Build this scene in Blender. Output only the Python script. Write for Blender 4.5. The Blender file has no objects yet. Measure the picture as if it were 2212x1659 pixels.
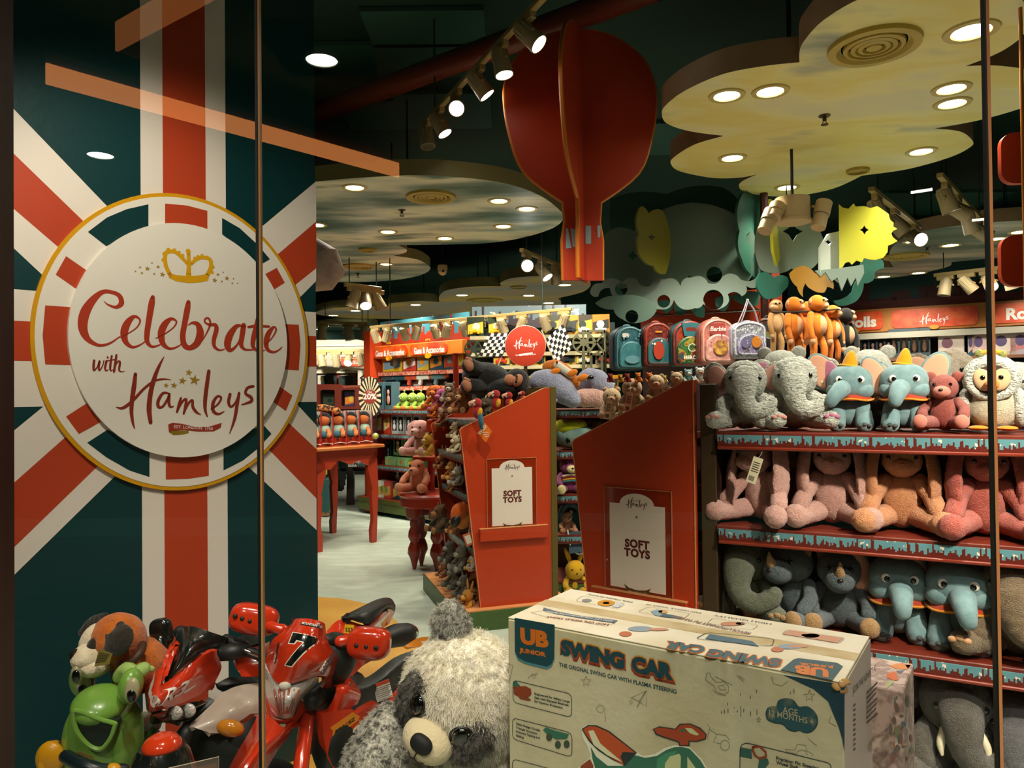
import bpy, math, random, colorsys
from math import sin, cos, pi, sqrt, radians as rad
from mathutils import Vector as V, Matrix, Euler, Quaternion, noise
R = random.Random(11)
S = bpy.context.scene
COL = S.collection

F = 1600.0
CAM = V((0, 0, 1.4))
TILT, ROLL = 0.0128, 0.0107
FW = V((0, cos(TILT), sin(TILT)))
_r0 = V((1, 0, 0)); _u0 = _r0.cross(FW)
RT = _r0 * cos(ROLL) - _u0 * sin(ROLL)
UP = _u0 * cos(ROLL) + _r0 * sin(ROLL)
def ray(px, py):
    return RT * ((px - 1106) / F) + UP * ((829.5 - py) / F) + FW
def P(px, py, Y):
    d = ray(px, py); return CAM + d * (Y / d.y)
def PZ(px, py, Z):
    d = ray(px, py); return CAM + d * ((Z - CAM.z) / d.z)
class Pl:
    """a plane with origin o, in-plane axes ex, ey; n looks out of the surface"""
    def __init__(s, o, ex, ey=V((0, 0, 1))):
        s.o = V(o); s.ex = V(ex).normalized()
        ey = V(ey); s.ey = (ey - s.ex * ey.dot(s.ex)).normalized(); s.n = s.ex.cross(s.ey)
    def uv(s, px, py):
        d = ray(px, py); t = (s.o - CAM).dot(s.n) / d.dot(s.n)
        q = CAM + d * t - s.o
        return (q.dot(s.ex), q.dot(s.ey))
    def M(s, x=0, y=0, z=0):
        m = Matrix((s.ex, s.ey, s.n)).transposed().to_4x4()
        m.translation = s.o + s.ex * x + s.ey * y + s.n * z
        return m
    def uvs(s, pts): return [s.uv(*p) for p in pts]
    def at(s, x, y, z=0): return s.o + s.ex * x + s.ey * y + s.n * z

class G:
    def __init__(s): s.v = []; s.f = []; s.m = []
    def add(s, o, M=None, mi=None):
        b = len(s.v)
        s.v += [tuple(M @ V(p)) for p in o.v] if M is not None else o.v
        flip = M is not None and M.determinant() < 0
        s.f += [tuple(b + i for i in (reversed(f) if flip else f)) for f in o.f]
        s.m += o.m if mi is None else [mi] * len(o.f)
        return s
    def xf(s, M): return G().add(s, M)
    def mi(s, k): s.m = [k] * len(s.f); return s
    def done(s): s.m += [0] * (len(s.f) - len(s.m)); return s
def cat(*gs):
    g = G()
    for o in gs: g.add(o)
    return g
def T(x=0, y=0, z=0): return Matrix.Translation((x, y, z))
def TV(v): return Matrix.Translation(v)
def RX(a): return Matrix.Rotation(rad(a), 4, 'X')
def RY(a): return Matrix.Rotation(rad(a), 4, 'Y')
def RZ(a): return Matrix.Rotation(rad(a), 4, 'Z')
def SC(x, y=None, z=None):
    return Matrix.Diagonal((x, x if y is None else y, x if z is None else z, 1))
def grid(g, rows, n, closed=True):
    for i in range(rows - 1):
        for j in range(n if closed else n - 1):
            a = i * n + j; b = i * n + (j + 1) % n
            g.f.append((a, b, b + n, a + n))
def fuzz(g, amp, fr, seed=0):
    o = V((seed * 3.1, seed * 1.7, seed))
    out = []
    for p in g.v:
        p = V(p)
        d = noise.noise_vector(p * fr + o) + noise.noise_vector(p * fr * 2.7 + o) * 0.5
        out.append(tuple(p + d * amp))
    g.v = out
    return g
def ell(c, r, rot=None, seg=20, ring=12, n=0, fr=8, k=2.0):
    """ellipsoid (k > 2: boxier)"""
    g = G()
    if isinstance(r, (int, float)): r = (r, r, r)
    def pw(x): return math.copysign(abs(x) ** (2 / k), x)
    g.v.append((0, 0, -1))
    for i in range(1, ring):
        a = -pi / 2 + pi * i / ring
        for j in range(seg):
            b = 2 * pi * j / seg
            g.v.append((pw(cos(a)) * pw(cos(b)), pw(cos(a)) * pw(sin(b)), pw(sin(a))))
    g.v.append((0, 0, 1))
    for j in range(seg):
        g.f.append((0, 1 + (j + 1) % seg, 1 + j))
    for i in range(ring - 2):
        for j in range(seg):
            a = 1 + i * seg + j; b = 1 + i * seg + (j + 1) % seg
            g.f.append((a, b, b + seg, a + seg))
    t = len(g.v) - 1; b0 = 1 + (ring - 2) * seg
    for j in range(seg): g.f.append((b0 + j, b0 + (j + 1) % seg, t))
    g.done()
    M = T(*c)
    if rot is not None: M = M @ Euler([rad(a) for a in rot]).to_matrix().to_4x4()
    g = g.xf(M @ SC(*r))
    if n: fuzz(g, n, fr, R.random() * 9)
    return g
def cr(pts, per=6):
    """Catmull-Rom through the points (any tuple length)"""
    n = len(pts)
    if n < 3: return [tuple(p) for p in pts]
    out = []
    for i in range(n - 1):
        p0 = pts[max(i - 1, 0)]; p1 = pts[i]; p2 = pts[i + 1]; p3 = pts[min(i + 2, n - 1)]
        for k in range(per):
            t = k / per
            out.append(tuple(0.5 * (2 * b + (c - a) * t + (2 * a - 5 * b + 4 * c - d) * t * t + (3 * b - a - 3 * c + d) * t ** 3)
                             for a, b, c, d in zip(p0, p1, p2, p3)))
    out.append(tuple(pts[-1]))
    return out
def tube(pts, rs, seg=10, per=4, cap=True, flat=1.0, n=0, fr=10, up=None):
    """swept round bar; rs one radius or one per point; flat < 1 squashes it along the frame's second axis"""
    if isinstance(rs, (int, float)): rs = [rs] * len(pts)
    q = [tuple(p) + (r,) for p, r in zip(pts, rs)]
    if per > 1 and len(q) > 2: q = cr(q, per)
    if cap:
        def ends(a, b):
            d = (V(a[:3]) - V(b[:3])).normalized(); r = a[3]
            return [tuple(V(a[:3]) + d * r * sin(t)) + (r * cos(t),) for t in (0.55, 1.05, 1.4)]
        q = ends(q[0], q[1])[::-1] + q + ends(q[-1], q[-2])
    pts = [V(p[:3]) for p in q]; g = G()
    t = (pts[1] - pts[0]).normalized()
    a = V(up) if up else (V((0, 0, 1)) if abs(t.z) < 0.9 else V((1, 0, 0)))
    x = (a - t * a.dot(t)).normalized()
    for i, p in enumerate(pts):
        t = (pts[min(i + 1, len(pts) - 1)] - pts[max(i - 1, 0)]).normalized()
        x = (x - t * x.dot(t)).normalized(); y = t.cross(x)
        for j in range(seg):
            b = 2 * pi * j / seg
            g.v.append(tuple(p + (x * cos(b) + y * sin(b) * flat) * q[i][3]))
    grid(g, len(pts), seg)
    g.f.append(tuple(range(seg))[::-1]); g.f.append(tuple(range(len(g.v) - seg, len(g.v))))
    g.done()
    if n: fuzz(g, n, fr, R.random() * 9)
    return g
def bar(a, b, r, seg=10): return tube([a, b], r, seg, 1, False)
def lathe(prof, seg=24, cap=True):
    g = G()
    for r, z in prof:
        for j in range(seg):
            g.v.append((r * cos(2 * pi * j / seg), r * sin(2 * pi * j / seg), z))
    grid(g, len(prof), seg)
    if cap: g.f.append(tuple(range(seg))[::-1]); g.f.append(tuple(range(len(g.v) - seg, len(g.v))))
    return g.done()
def box(c, s, bev=0.0, M=None):
    """axis box with chamfered edges"""
    x, y, z = s[0] / 2, s[1] / 2, s[2] / 2
    b = min(bev, x * .9, y * .9, z * .9)
    g = G()
    if b <= 0:
        g.v = [(i * x, j * y, k * z) for i in (-1, 1) for j in (-1, 1) for k in (-1, 1)]
        g.f = [(0, 1, 3, 2), (4, 6, 7, 5), (0, 4, 5, 1), (2, 3, 7, 6), (0, 2, 6, 4), (1, 5, 7, 3)]
    else:
        idx = {}
        for i in (-1, 1):
            for j in (-1, 1):
                for k in (-1, 1):
                    for a in range(3):
                        idx[(i, j, k, a)] = len(g.v)
                        g.v.append((i * (x if a == 0 else x - b), j * (y if a == 1 else y - b), k * (z if a == 2 else z - b)))
        for a in range(3):
            o = [q for q in range(3) if q != a]
            for s_ in (-1, 1):
                f = []
                for u, w in ((-1, -1), (1, -1), (1, 1), (-1, 1)):
                    c_ = [0, 0, 0]; c_[a] = s_; c_[o[0]] = u; c_[o[1]] = w
                    f.append(idx[(*c_, a)])
                if (s_ > 0) == (a == 1): f.reverse()
                g.f.append(tuple(f))
            for u in (-1, 1):
                for w in (-1, 1):
                    def k_(t, ax):
                        c_ = [0, 0, 0]; c_[a] = t; c_[o[0]] = u; c_[o[1]] = w
                        return idx[(*c_, ax)]
                    f = [k_(-1, o[0]), k_(1, o[0]), k_(1, o[1]), k_(-1, o[1])]
                    if (u * w > 0) == (a == 1): f.reverse()
                    g.f.append(tuple(f))
        for i in (-1, 1):
            for j in (-1, 1):
                for k in (-1, 1):
                    f = [idx[(i, j, k, a)] for a in range(3)]
                    if i * j * k < 0: f.reverse()
                    g.f.append(tuple(f))
    g.done()
    m = T(*c)
    return g.xf(M @ m if M is not None else m)
def poly(pts, z=0.0):
    g = G(); a = sum(p[0] * q[1] - q[0] * p[1] for p, q in zip(pts, pts[1:] + pts[:1]))
    if a < 0: pts = pts[::-1]
    g.v = [(p[0], p[1], z) for p in pts]; g.f = [tuple(range(len(pts)))]
    return g.done()
def slab(pts, z0, z1):
    """outline in XY extruded from z0 to z1"""
    pts = [tuple(p[:2]) for p in pts]
    a = sum(p[0] * q[1] - q[0] * p[1] for p, q in zip(pts, pts[1:] + pts[:1]))
    if a < 0: pts = pts[::-1]
    n = len(pts); g = G()
    g.v = [(x, y, z0) for x, y in pts] + [(x, y, z1) for x, y in pts]
    g.f = [tuple(range(n))[::-1], tuple(range(n, 2 * n))]
    for i in range(n):
        j = (i + 1) % n; g.f.append((i, j, n + j, n + i))
    return g.done()
def circ(cx, cy, r, n=48, ry=None, a0=0, a1=360):
    ry = r if ry is None else ry; m = n if a1 - a0 >= 360 else n + 1
    return [(cx + r * cos(rad(a0 + (a1 - a0) * i / n)), cy + ry * sin(rad(a0 + (a1 - a0) * i / n))) for i in range(m)]
def rrect(cx, cy, w, h, r, n=5):
    out = []
    for sx, sy, a in ((1, 1, 0), (-1, 1, 90), (-1, -1, 180), (1, -1, 270)):
        for k in range(n + 1):
            t = rad(a + 90 * k / n)
            out.append((cx + sx * (w / 2 - r) + r * cos(t), cy + sy * (h / 2 - r) + r * sin(t)))
    return out
def star(cx, cy, r, n=5, q=.4, a=90):
    return [(cx + (r if i % 2 == 0 else r * q) * cos(rad(a + 180 * i / n)), cy + (r if i % 2 == 0 else r * q) * sin(rad(a + 180 * i / n))) for i in range(2 * n)]
def _from_curve(cu):
    o = bpy.data.objects.new('tmp', cu)
    me = o.to_mesh()
    g = G(); g.v = [tuple(v.co) for v in me.vertices]; g.f = [tuple(p.vertices) for p in me.polygons]
    o.to_mesh_clear(); bpy.data.objects.remove(o); bpy.data.curves.remove(cu)
    return g.done()
def holes(outs, z0, z1, bev=0):
    """outlines (outer rings and holes) filled even-odd, from z0 to z1"""
    cu = bpy.data.curves.new('c', 'CURVE'); cu.dimensions = '2D'; cu.fill_mode = 'BOTH'
    for o in outs:
        s = cu.splines.new('POLY'); s.points.add(len(o) - 1); s.use_cyclic_u = True
        for p, q in zip(s.points, o): p.co = (q[0], q[1], 0, 1)
    cu.extrude = abs(z1 - z0) / 2 - bev; cu.bevel_depth = bev
    return _from_curve(cu).xf(T(0, 0, (z0 + z1) / 2))
_TX = {}
def text(s, size=1.0, bold=0.0, ext=0.0, shear=0.0, sp=1.0, align='CENTER', line=1.0):
    k = (s, bold, shear, sp, align, line, ext / size if size else 0)
    if k not in _TX:
        cu = bpy.data.curves.new('t', 'FONT'); cu.body = s; cu.size = 1; cu.offset = bold; cu.shear = shear
        cu.space_character = sp; cu.align_x = align; cu.align_y = 'CENTER'; cu.space_line = line; cu.extrude = ext / size
        cu.resolution_u = 3
        _TX[k] = _from_curve(cu)
    return _TX[k].xf(SC(size))
def bounds(g):
    xs = [p[0] for p in g.v]; ys = [p[1] for p in g.v]
    return min(xs), max(xs), min(ys), max(ys)
def fit_m(s, a, b, h, **kw):
    """text whose baseline runs from a to b (2-D points) with capitals h high"""
    g = text(s, 1.0, **kw); x0, x1, y0, y1 = bounds(text(s.replace('g', 'o').replace('y', 'o').replace('p', 'o').replace('Q', 'O') or s, 1.0, **kw))
    x0, x1 = bounds(g)[:2]
    d = V((b[0] - a[0], b[1] - a[1])); sx = d.length / (x1 - x0); sy = h / (y1 - y0)
    m = T(a[0], a[1]) @ Matrix.Rotation(math.atan2(d.y, d.x), 4, 'Z') @ SC(sx, sy, 1) @ T(-x0, -y0)
    return m
def text_fit(s, a, b, h, **kw): return text(s, 1.0, **kw).xf(fit_m(s, a, b, h, **kw))
def stroke(pts, z=0.0, per=5, wscale=1.0):
    """brush stroke: (x, y, width) points -> flat ribbon"""
    q = cr([tuple(p) for p in pts], per)
    g = G(); n = len(q)
    for i, p in enumerate(q):
        a = q[max(i - 1, 0)]; b = q[min(i + 1, n - 1)]
        d = V((b[0] - a[0], b[1] - a[1]))
        d = d.normalized() if d.length else V((1, 0)); w = p[2] * wscale / 2
        g.v += [(p[0] + d.y * w, p[1] - d.x * w, z), (p[0] - d.y * w, p[1] + d.x * w, z)]
    for i in range(n - 1): g.f.append((2 * i, 2 * i + 2, 2 * i + 3, 2 * i + 1))
    for e, s_ in ((0, 1), (n - 1, -1)):
        p = q[e]; b = len(g.v)
        g.v += [(x, y, z) for x, y in circ(p[0], p[1], p[2] * wscale / 2, 8)]; g.f.append(tuple(range(b, b + 8)))
    return up_faces(g.done())
def up_faces(g):
    out = []
    for f in g.f:
        p = [g.v[i] for i in f]; a = sum(u[0] * w[1] - w[0] * u[1] for u, w in zip(p, p[1:] + p[:1]))
        out.append(f if a >= 0 else tuple(reversed(f)))
    g.f = out
    return g
def line2(pts, w, z=0.0, closed=False):
    pts = list(pts) + ([pts[0]] if closed else [])
    return stroke([(x, y, w) for x, y in pts], z, 1)

def lin(h):
    h = h.lstrip('#'); c = [int(h[i:i + 2], 16) / 255 for i in (0, 2, 4)]
    return tuple(x / 12.92 if x <= .04045 else ((x + .055) / 1.055) ** 2.4 for x in c) + (1,)
_MT = {}
def mat(col, rough=.55, metal=0, bump=0, bs=60, var=None, vs=6, emit=0, alpha=1, sheen=0, spec=.5, coat=0, contrast=(.4, .6), det=3, stretch=None, nm=None):
    k = (col, rough, metal, bump, bs, var, vs, emit, alpha, sheen, spec, coat, contrast, det, stretch)
    if k in _MT: return _MT[k]
    m = bpy.data.materials.new(nm or 'm_' + col.strip('#')); m.use_nodes = True
    nt = m.node_tree; N = nt.nodes; L = nt.links; b = N['Principled BSDF']
    b.inputs['Base Color'].default_value = lin(col); b.inputs['Roughness'].default_value = rough
    b.inputs['Metallic'].default_value = metal; b.inputs['Specular IOR Level'].default_value = spec
    b.inputs['Coat Weight'].default_value = coat
    if sheen: b.inputs['Sheen Weight'].default_value = sheen; b.inputs['Sheen Roughness'].default_value = .6
    if emit: b.inputs['Emission Color'].default_value = lin(col); b.inputs['Emission Strength'].default_value = emit
    if alpha < 1: b.inputs['Alpha'].default_value = alpha
    tc = None
    def coord():
        nonlocal tc
        if tc is None:
            t = N.new('ShaderNodeTexCoord'); tc = t.outputs['Object']
            if stretch:
                mp = N.new('ShaderNodeMapping'); mp.inputs['Scale'].default_value = stretch; L.new(tc, mp.inputs[0]); tc = mp.outputs[0]
        return tc
    if var:
        no = N.new('ShaderNodeTexNoise'); no.inputs['Scale'].default_value = vs; no.inputs['Detail'].default_value = det; L.new(coord(), no.inputs['Vector'])
        ra = N.new('ShaderNodeValToRGB'); cs = [col] + ([var] if isinstance(var, str) else list(var))
        ra.color_ramp.elements[0].position = contrast[0]; ra.color_ramp.elements[1].position = contrast[1]
        for i in range(len(cs) - 2): ra.color_ramp.elements.new(contrast[0] + (contrast[1] - contrast[0]) * (i + 1) / (len(cs) - 1))
        for e, c in zip(ra.color_ramp.elements, cs): e.color = lin(c)
        L.new(no.outputs['Fac'], ra.inputs[0]); L.new(ra.outputs[0], b.inputs['Base Color'])
    if bump:
        no = N.new('ShaderNodeTexNoise'); no.inputs['Scale'].default_value = bs; no.inputs['Detail'].default_value = 4; L.new(coord(), no.inputs['Vector'])
        bp = N.new('ShaderNodeBump'); bp.inputs['Strength'].default_value = bump; bp.inputs['Distance'].default_value = .02
        L.new(no.outputs['Fac'], bp.inputs['Height']); L.new(bp.outputs[0], b.inputs['Normal'])
    _MT[k] = m
    return m
def fur(col, var=None, s=1.0, b=.7):
    """soft plush pile"""
    return mat(col, .95, bump=b, bs=90 * s, var=var, vs=30 * s, sheen=.25, spec=.1, contrast=(.35, .65))
def plush_m(col, var=None): return mat(col, .9, bump=.25, bs=120, var=var, vs=12, sheen=.2, spec=.12)
def gloss(col, rough=.22, coat=.4): return mat(col, rough, coat=coat)
def lamp_mat(col, st):
    k = ('lamp', col, st)
    if k not in _MT:
        m = bpy.data.materials.new('lamp_face'); m.use_nodes = True; N = m.node_tree.nodes
        N.remove(N['Principled BSDF']); e = N.new('ShaderNodeEmission'); e.inputs[0].default_value = lin(col); e.inputs[1].default_value = st
        m.node_tree.links.new(e.outputs[0], N['Material Output'].inputs[0]); _MT[k] = m
    return _MT[k]

def _mesh(name, g, m, smooth=True, ang=38):
    me = bpy.data.meshes.new(name); me.from_pydata(g.v, [], g.f)
    for x in (m if isinstance(m, (list, tuple)) else [m]): me.materials.append(x)
    if isinstance(m, (list, tuple)) and len(m) > 1:
        g.done(); me.polygons.foreach_set('material_index', g.m)
    if smooth:
        me.polygons.foreach_set('use_smooth', [True] * len(me.polygons))
        try: me.set_sharp_from_angle(angle=rad(ang))
        except Exception: pass
    me.validate(); me.update()
    return me
def tag(o, label=None, cat=None, group=None, kind=None):
    if label: o['label'] = label
    if cat: o['category'] = cat
    if group: o['group'] = group
    if kind: o['kind'] = kind
    return o
def thing(name, label, cat, loc=(0, 0, 0), rot=(0, 0, 0), group=None, scale=1.0):
    o = bpy.data.objects.new(name, None); COL.objects.link(o)
    M = loc if isinstance(loc, Matrix) else T(*loc) @ Euler([rad(a) for a in rot]).to_matrix().to_4x4() @ SC(scale)
    o.matrix_basis = M; o['_m'] = [list(r) for r in M]; o.empty_display_size = .05
    return tag(o, label, cat, group)
def wm(o):
    M = o.matrix_basis.copy()
    return M if o.parent is None else wm(o.parent) @ M
def part(name, g, m, root, world=False, smooth=True, label=None, ang=38):
    """a mesh under its thing; g in the root's coordinates, or in world ones"""
    if world: g = g.xf(wm(root).inverted())
    o = bpy.data.objects.new(name, _mesh(name, g, m, smooth, ang)); COL.objects.link(o); o.parent = root
    if label: o['label'] = label
    return o
def single(name, g, m, label, cat, group=None, kind=None, M=None, smooth=True):
    o = bpy.data.objects.new(name, _mesh(name, g, m, smooth)); COL.objects.link(o)
    if M is not None: o.matrix_basis = M
    return tag(o, label, cat, group, kind)
def struct(name, g, m, M=None, smooth=True):
    o = bpy.data.objects.new(name, _mesh(name, g, m, smooth)); COL.objects.link(o); o['kind'] = 'structure'
    if M is not None: o.matrix_basis = M
    return o
def copy_tree(o, M=None, label=None, group=None, parent=None):
    c = o.copy(); COL.objects.link(c); c.parent = parent
    if M is not None: c.matrix_basis = M
    if label: c['label'] = label
    if group: c['group'] = group
    for ch in list(o.children): copy_tree(ch, parent=c)
    return c
def pose(loc, rz=0, s=1.0, rx=0, ry=0): return TV(V(loc)) @ RZ(rz) @ RX(rx) @ RY(ry) @ SC(s)
def spot(loc, aim, power, size=70, blend=.6, r=.04, col=(1, .93, .8)):
    l = bpy.data.lights.new('spot', 'SPOT'); l.energy = power; l.spot_size = rad(size); l.spot_blend = blend; l.shadow_soft_size = r; l.color = col
    o = bpy.data.objects.new('spot_light', l); COL.objects.link(o); o.location = loc
    o.rotation_euler = (V(aim) - V(loc)).to_track_quat('-Z', 'Y').to_euler(); return o
EXPOSURE = 1.15
M_FLOOR = mat('#c3ccbb', .42, var=('#b4bfae', '#cfd6c6'), vs=2.2, contrast=(.3, .7), bump=.05, bs=9, stretch=(1, 3, 1))
M_CEIL = mat('#10362a', .8); M_WALL = mat('#1c4038', .8); M_DARK = mat('#06160f', .8)
struct('floor', box((0, 7.5, -.05), (24, 26, .1)), M_FLOOR)
struct('ceiling', box((0, 9.2, 3.95), (24, 16, .1)), M_CEIL)
struct('wall_back', box((0, 17.1, 1.95), (24, .1, 4)), M_WALL)
struct('wall_left', box((-9.05, 8, 1.95), (.1, 18.2, 4)), M_WALL)
struct('wall_right', box((9.05, 8, 1.95), (.1, 18.2, 4)), M_WALL)
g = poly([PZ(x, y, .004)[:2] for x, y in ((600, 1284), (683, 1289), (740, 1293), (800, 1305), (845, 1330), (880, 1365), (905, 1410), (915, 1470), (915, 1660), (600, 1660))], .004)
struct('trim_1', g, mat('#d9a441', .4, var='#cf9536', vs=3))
gc = cat(*[box((PZ(x, y, 3.88)[0], PZ(x, y, 3.88)[1], 3.88), (w, d, .03)) for x, y, w, d in
           ((860, 130, 1.2, .55), (720, 190, .9, .5), (920, 60, .8, .5), (900, 240, 1.3, .8), (2000, 440, 1.6, 1.2), (1400, 300, 1.5, .9))])
struct('trim_2', gc, mat('#2c5a4c', .7))
def glass_mat():
    m = bpy.data.materials.new('window_glass'); m.use_nodes = True; N = m.node_tree.nodes; L = m.node_tree.links
    N.remove(N['Principled BSDF'])
    t = N.new('ShaderNodeBsdfTransparent'); gl = N.new('ShaderNodeBsdfGlossy'); gl.inputs['Roughness'].default_value = 0
    t.inputs[0].default_value = (.97, .985, .97, 1); gl.inputs[0].default_value = (.92, 1, .96, 1)
    lw = N.new('ShaderNodeLayerWeight'); lw.inputs[0].default_value = .5
    p = N.new('ShaderNodeMath'); p.operation = 'POWER'; p.inputs[1].default_value = 5; L.new(lw.outputs['Facing'], p.inputs[0])
    q = N.new('ShaderNodeMath'); q.operation = 'MULTIPLY_ADD'; q.inputs[1].default_value = .95; q.inputs[2].default_value = .085; L.new(p.outputs[0], q.inputs[0])
    mx = N.new('ShaderNodeMixShader'); L.new(q.outputs[0], mx.inputs[0]); L.new(t.outputs[0], mx.inputs[1]); L.new(gl.outputs[0], mx.inputs[2])
    L.new(mx.outputs[0], N['Material Output'].inputs[0]); return m
GY = 1.0
xl, xm, xr, xe = P(8, 830, GY).x, P(561.5, 830, GY).x, P(2143, 830, GY).x, P(2560, 830, GY).x
M_GLASS = glass_mat()
w = thing('window_1', 'tall frameless glass shop window', 'window', (0, GY, 0)); w['kind'] = 'structure'
for a, b in ((xl, xm - .002), (xm + .002, xr - .002), (xr + .002, xe)):
    g = G(); g.v = [(a, 0, 0.02), (b, 0, 0.02), (b, 0, 3.4), (a, 0, 3.4)]; g.f = [(0, 1, 2, 3)]
    part('pane', g, M_GLASS, w)
M_SEAM = mat('#04120c', .5); M_SEAM2 = mat('#b5854f', .3)
part('edge_seal', box((xm - .0016, 0, 1.7), (.0032, .008, 3.36)), M_SEAM, w)
part('edge_seal', box((xm + .0022, 0, 1.7), (.0026, .008, 3.36)), M_SEAM2, w)
part('edge_seal', box((xr - .0026, 0, 1.7), (.0026, .008, 3.36)), M_SEAM, w)
part('edge_seal', box((xr + .001, 0, 1.7), (.0044, .008, 3.36)), mat('#d08a55', .3), w)
part('frame', box((xl - .045, 0, 1.7), (.09, .05, 3.4), .004), mat('#3a140c', .4), w)
part('frame', box((0, 0, 3.45), (4, .06, .1), .004), mat('#081a12', .4), w)
def mir(px, py, z):
    p = PZ(px, py, z); return V((p.x, 2 * GY - p.y, z))
struct('ceiling_mall', box((0, -3.4, 3.7), (24, 8, .1)), mat('#3d5a50', .8))
struct('wall_front', box((0, -7.0, 1.9), (24, .1, 3.9)), mat('#0a1a14', .8))
def cove(pa, pb, h, z, nm='trim_3', st=5.0):
    a, b = mir(*pa, z), mir(*pb, z)
    d = (b - a).normalized(); n = V((d.y, -d.x, 0))
    if n.dot(V((0, 1, 0))) < 0: n = -n
    pl = Matrix((d, n, V((0, 0, 1)))).transposed().to_4x4(); pl.translation = (a + b) / 2
    L = (b - a).length
    struct(nm, box((0, -.12, .1), (L, .24, .2)).xf(pl), mat('#7a4a30', .6))
    struct(nm, cat(box((0, .008, h / 2), (L, .016, h))).xf(pl), lamp_mat('#ff9450', st))
cove((98, 182), (860, 384), .12, 3.2, 'trim_3', 1.9)
cove((255, 112), (480, -8), .16, 3.3, 'trim_4', .6)
for k, (a_, b_) in enumerate((((1968, 416), (2014, 409)), ((2100, 476), (2132, 473)), ((1404, 573), (1434, 568)), ((1560, 580), (1662, 569)))): struct('trim_%d' % (k + 6), bar(tuple(mir(*a_, 3.3)), tuple(mir(*b_, 3.3)), .014, 8), lamp_mat('#fff2d8', 9 if k < 2 else 4))
M_LED = lamp_mat('#fff6e8', 14)
for px, py in ((217, 335), (695, 129)):
    c0 = mir(px, py, 3.2); r = .062 if px > 400 else .066
    r *= 1.35
    o = thing('mall_downlight', 'round white downlight mirrored high in the glass, ' + ('upper one near the pillar edge' if px > 400 else 'lower one over the flag panel'), 'downlight', c0)
    part('trim_ring', lathe([(r * 1.0, .02), (r * 1.15, 0), (r * 1.15, -.006), (r, -.006)], 32, False), mat('#e8e0d0', .4), o)
    part('diffuser', lathe([(r, 0), (r * .5, -.003), (.001, -.003)], 32), M_LED, o)
    struct('trim_5', box((c0.x, c0.y, c0.z + .06), (.5, .5, .08)), mat('#1f453a', .8))
wd = bpy.data.worlds.new('world'); S.world = wd; wd.use_nodes = True
wd.node_tree.nodes['Background'].inputs[0].default_value = (.25, 1, .75, 1); wd.node_tree.nodes['Background'].inputs[1].default_value = .02
d1 = 2.2
A = P(5, 830, d1); B = P(683.5, 830, d1 * 1.33)
FP = Pl((A.x, A.y, 0), (B.x - A.x, B.y - A.y, 0))
FWD = (V((B.x, B.y)) - V((A.x, A.y))).length
M_NAVY = mat('#083638', .38, bump=.03, bs=40); M_WHT = mat('#e6dcd0', .42); M_RED = mat('#b8401f', .42); M_GOLD = mat('#d69a10', .35)
fl = thing('flag_panel', 'tall pillar panel printed with a British flag and a round celebration emblem', 'panel', FP.M())
part('board', box((FWD / 2, 1.7, -.03), (FWD, 3.4, .06)), M_NAVY, fl)
def fp(pts, z): 
    return poly(FP.uvs(pts), z)
def clipx(g): return g
def ext(p, q, t): return (p[0] + (q[0] - p[0]) * t, p[1] + (q[1] - p[1]) * t)
def band(e1, e2, z, t=1.9):
    """stripe between two edges, run on under the emblem"""
    return fp([e1[0], ext(*e1, t), ext(*e2, t), e2[0]], z)
def vband(x0, x1, z, yb=1659):
    u0 = FP.uv(x0, 500)[0]; u1 = FP.uv(x1, 500)[0]
    return poly([(u0, 0), (u1, 0), (u1, 3.4), (u0, 3.4)], z)
TLw = ((6, 211), (225, 439)), ((6, 514), (86, 589)); TLr = ((6, 309), (174, 472)), ((6, 431), (120, 529))
BLw = ((6, 950), (67, 900)), ((6, 1266), (244, 1033)); BLr = ((6, 1064), (138, 947)), ((6, 1206), (207, 1011))
TRw = ((683, 391.5), (565, 490)), ((683, 607), (646, 644)); TRr = ((683, 478.5), (612, 539)), ((683, 579.5), (635, 618))
BRw = ((683.5, 919), (643, 875)), ((683.5, 1145), (537, 1009)); BRr = ((683.5, 970), (623, 913)), ((683.5, 1077), (581, 971.6))
ts = (1.2, 3.5, 1.3, 2.2)
def bandt(pair, z):
    e1, e2 = pair
    c_ = (372, 738)
    def far(e):
        d = V((e[1][0] - e[0][0], e[1][1] - e[0][1])).normalized(); L = (V(c_) - V(e[0])).length * .8
        return (e[0][0] + d.x * L, e[0][1] + d.y * L)
    return fp([e1[0], far(e1), far(e2), e2[0]], z)
whites = cat(*[bandt(b, .0006) for b in (TLw, BLw, TRw, BRw)],
             fp([(5, 620), (370, 634), (683, 677), (683, 870), (370, 873), (5, 877)], .0008).xf(Matrix()), vband(304, 488, .001))
def hband(yl, yr, z):
    v = (FP.uv(6, yl)[1] + FP.uv(683, yr)[1]) / 2; return v
v0, v1 = hband(877, 870, 0), hband(620, 677, 0); r0, r1 = hband(775, 795, 0), hband(688, 729, 0)
whites = cat(*[bandt(b, .0006) for b in (TLw, BLw, TRw, BRw)], poly([(0, v0), (FWD, v0), (FWD, v1), (0, v1)], .0008), vband(304, 488, .001))
reds = cat(*[bandt(b, .0007) for b in (TLr, BLr, TRr, BRr)], poly([(0, r0), (FWD, r0), (FWD, r1), (0, r1)], .0013), vband(352, 444.5, .0014))
part('white_stripes', whites, M_WHT, fl, label='white bars of the flag'); part('red_stripes', reds, M_RED, fl, label='red bars of the flag')
cx = (FP.uv(63, 738)[0] + FP.uv(662, 738)[0]) / 2
rr = (FP.uv(662, 738)[0] - FP.uv(63, 738)[0]) / 2
top, bot = FP.uv(366, 417)[1], FP.uv(366, 1061)[1]; cy = (top + bot) / 2; ry = (top - bot) / 2
part('emblem_rim', slab(circ(cx, cy, rr, 96, ry), 0, .012), M_GOLD, fl, label='gold rim')
q = .975
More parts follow.
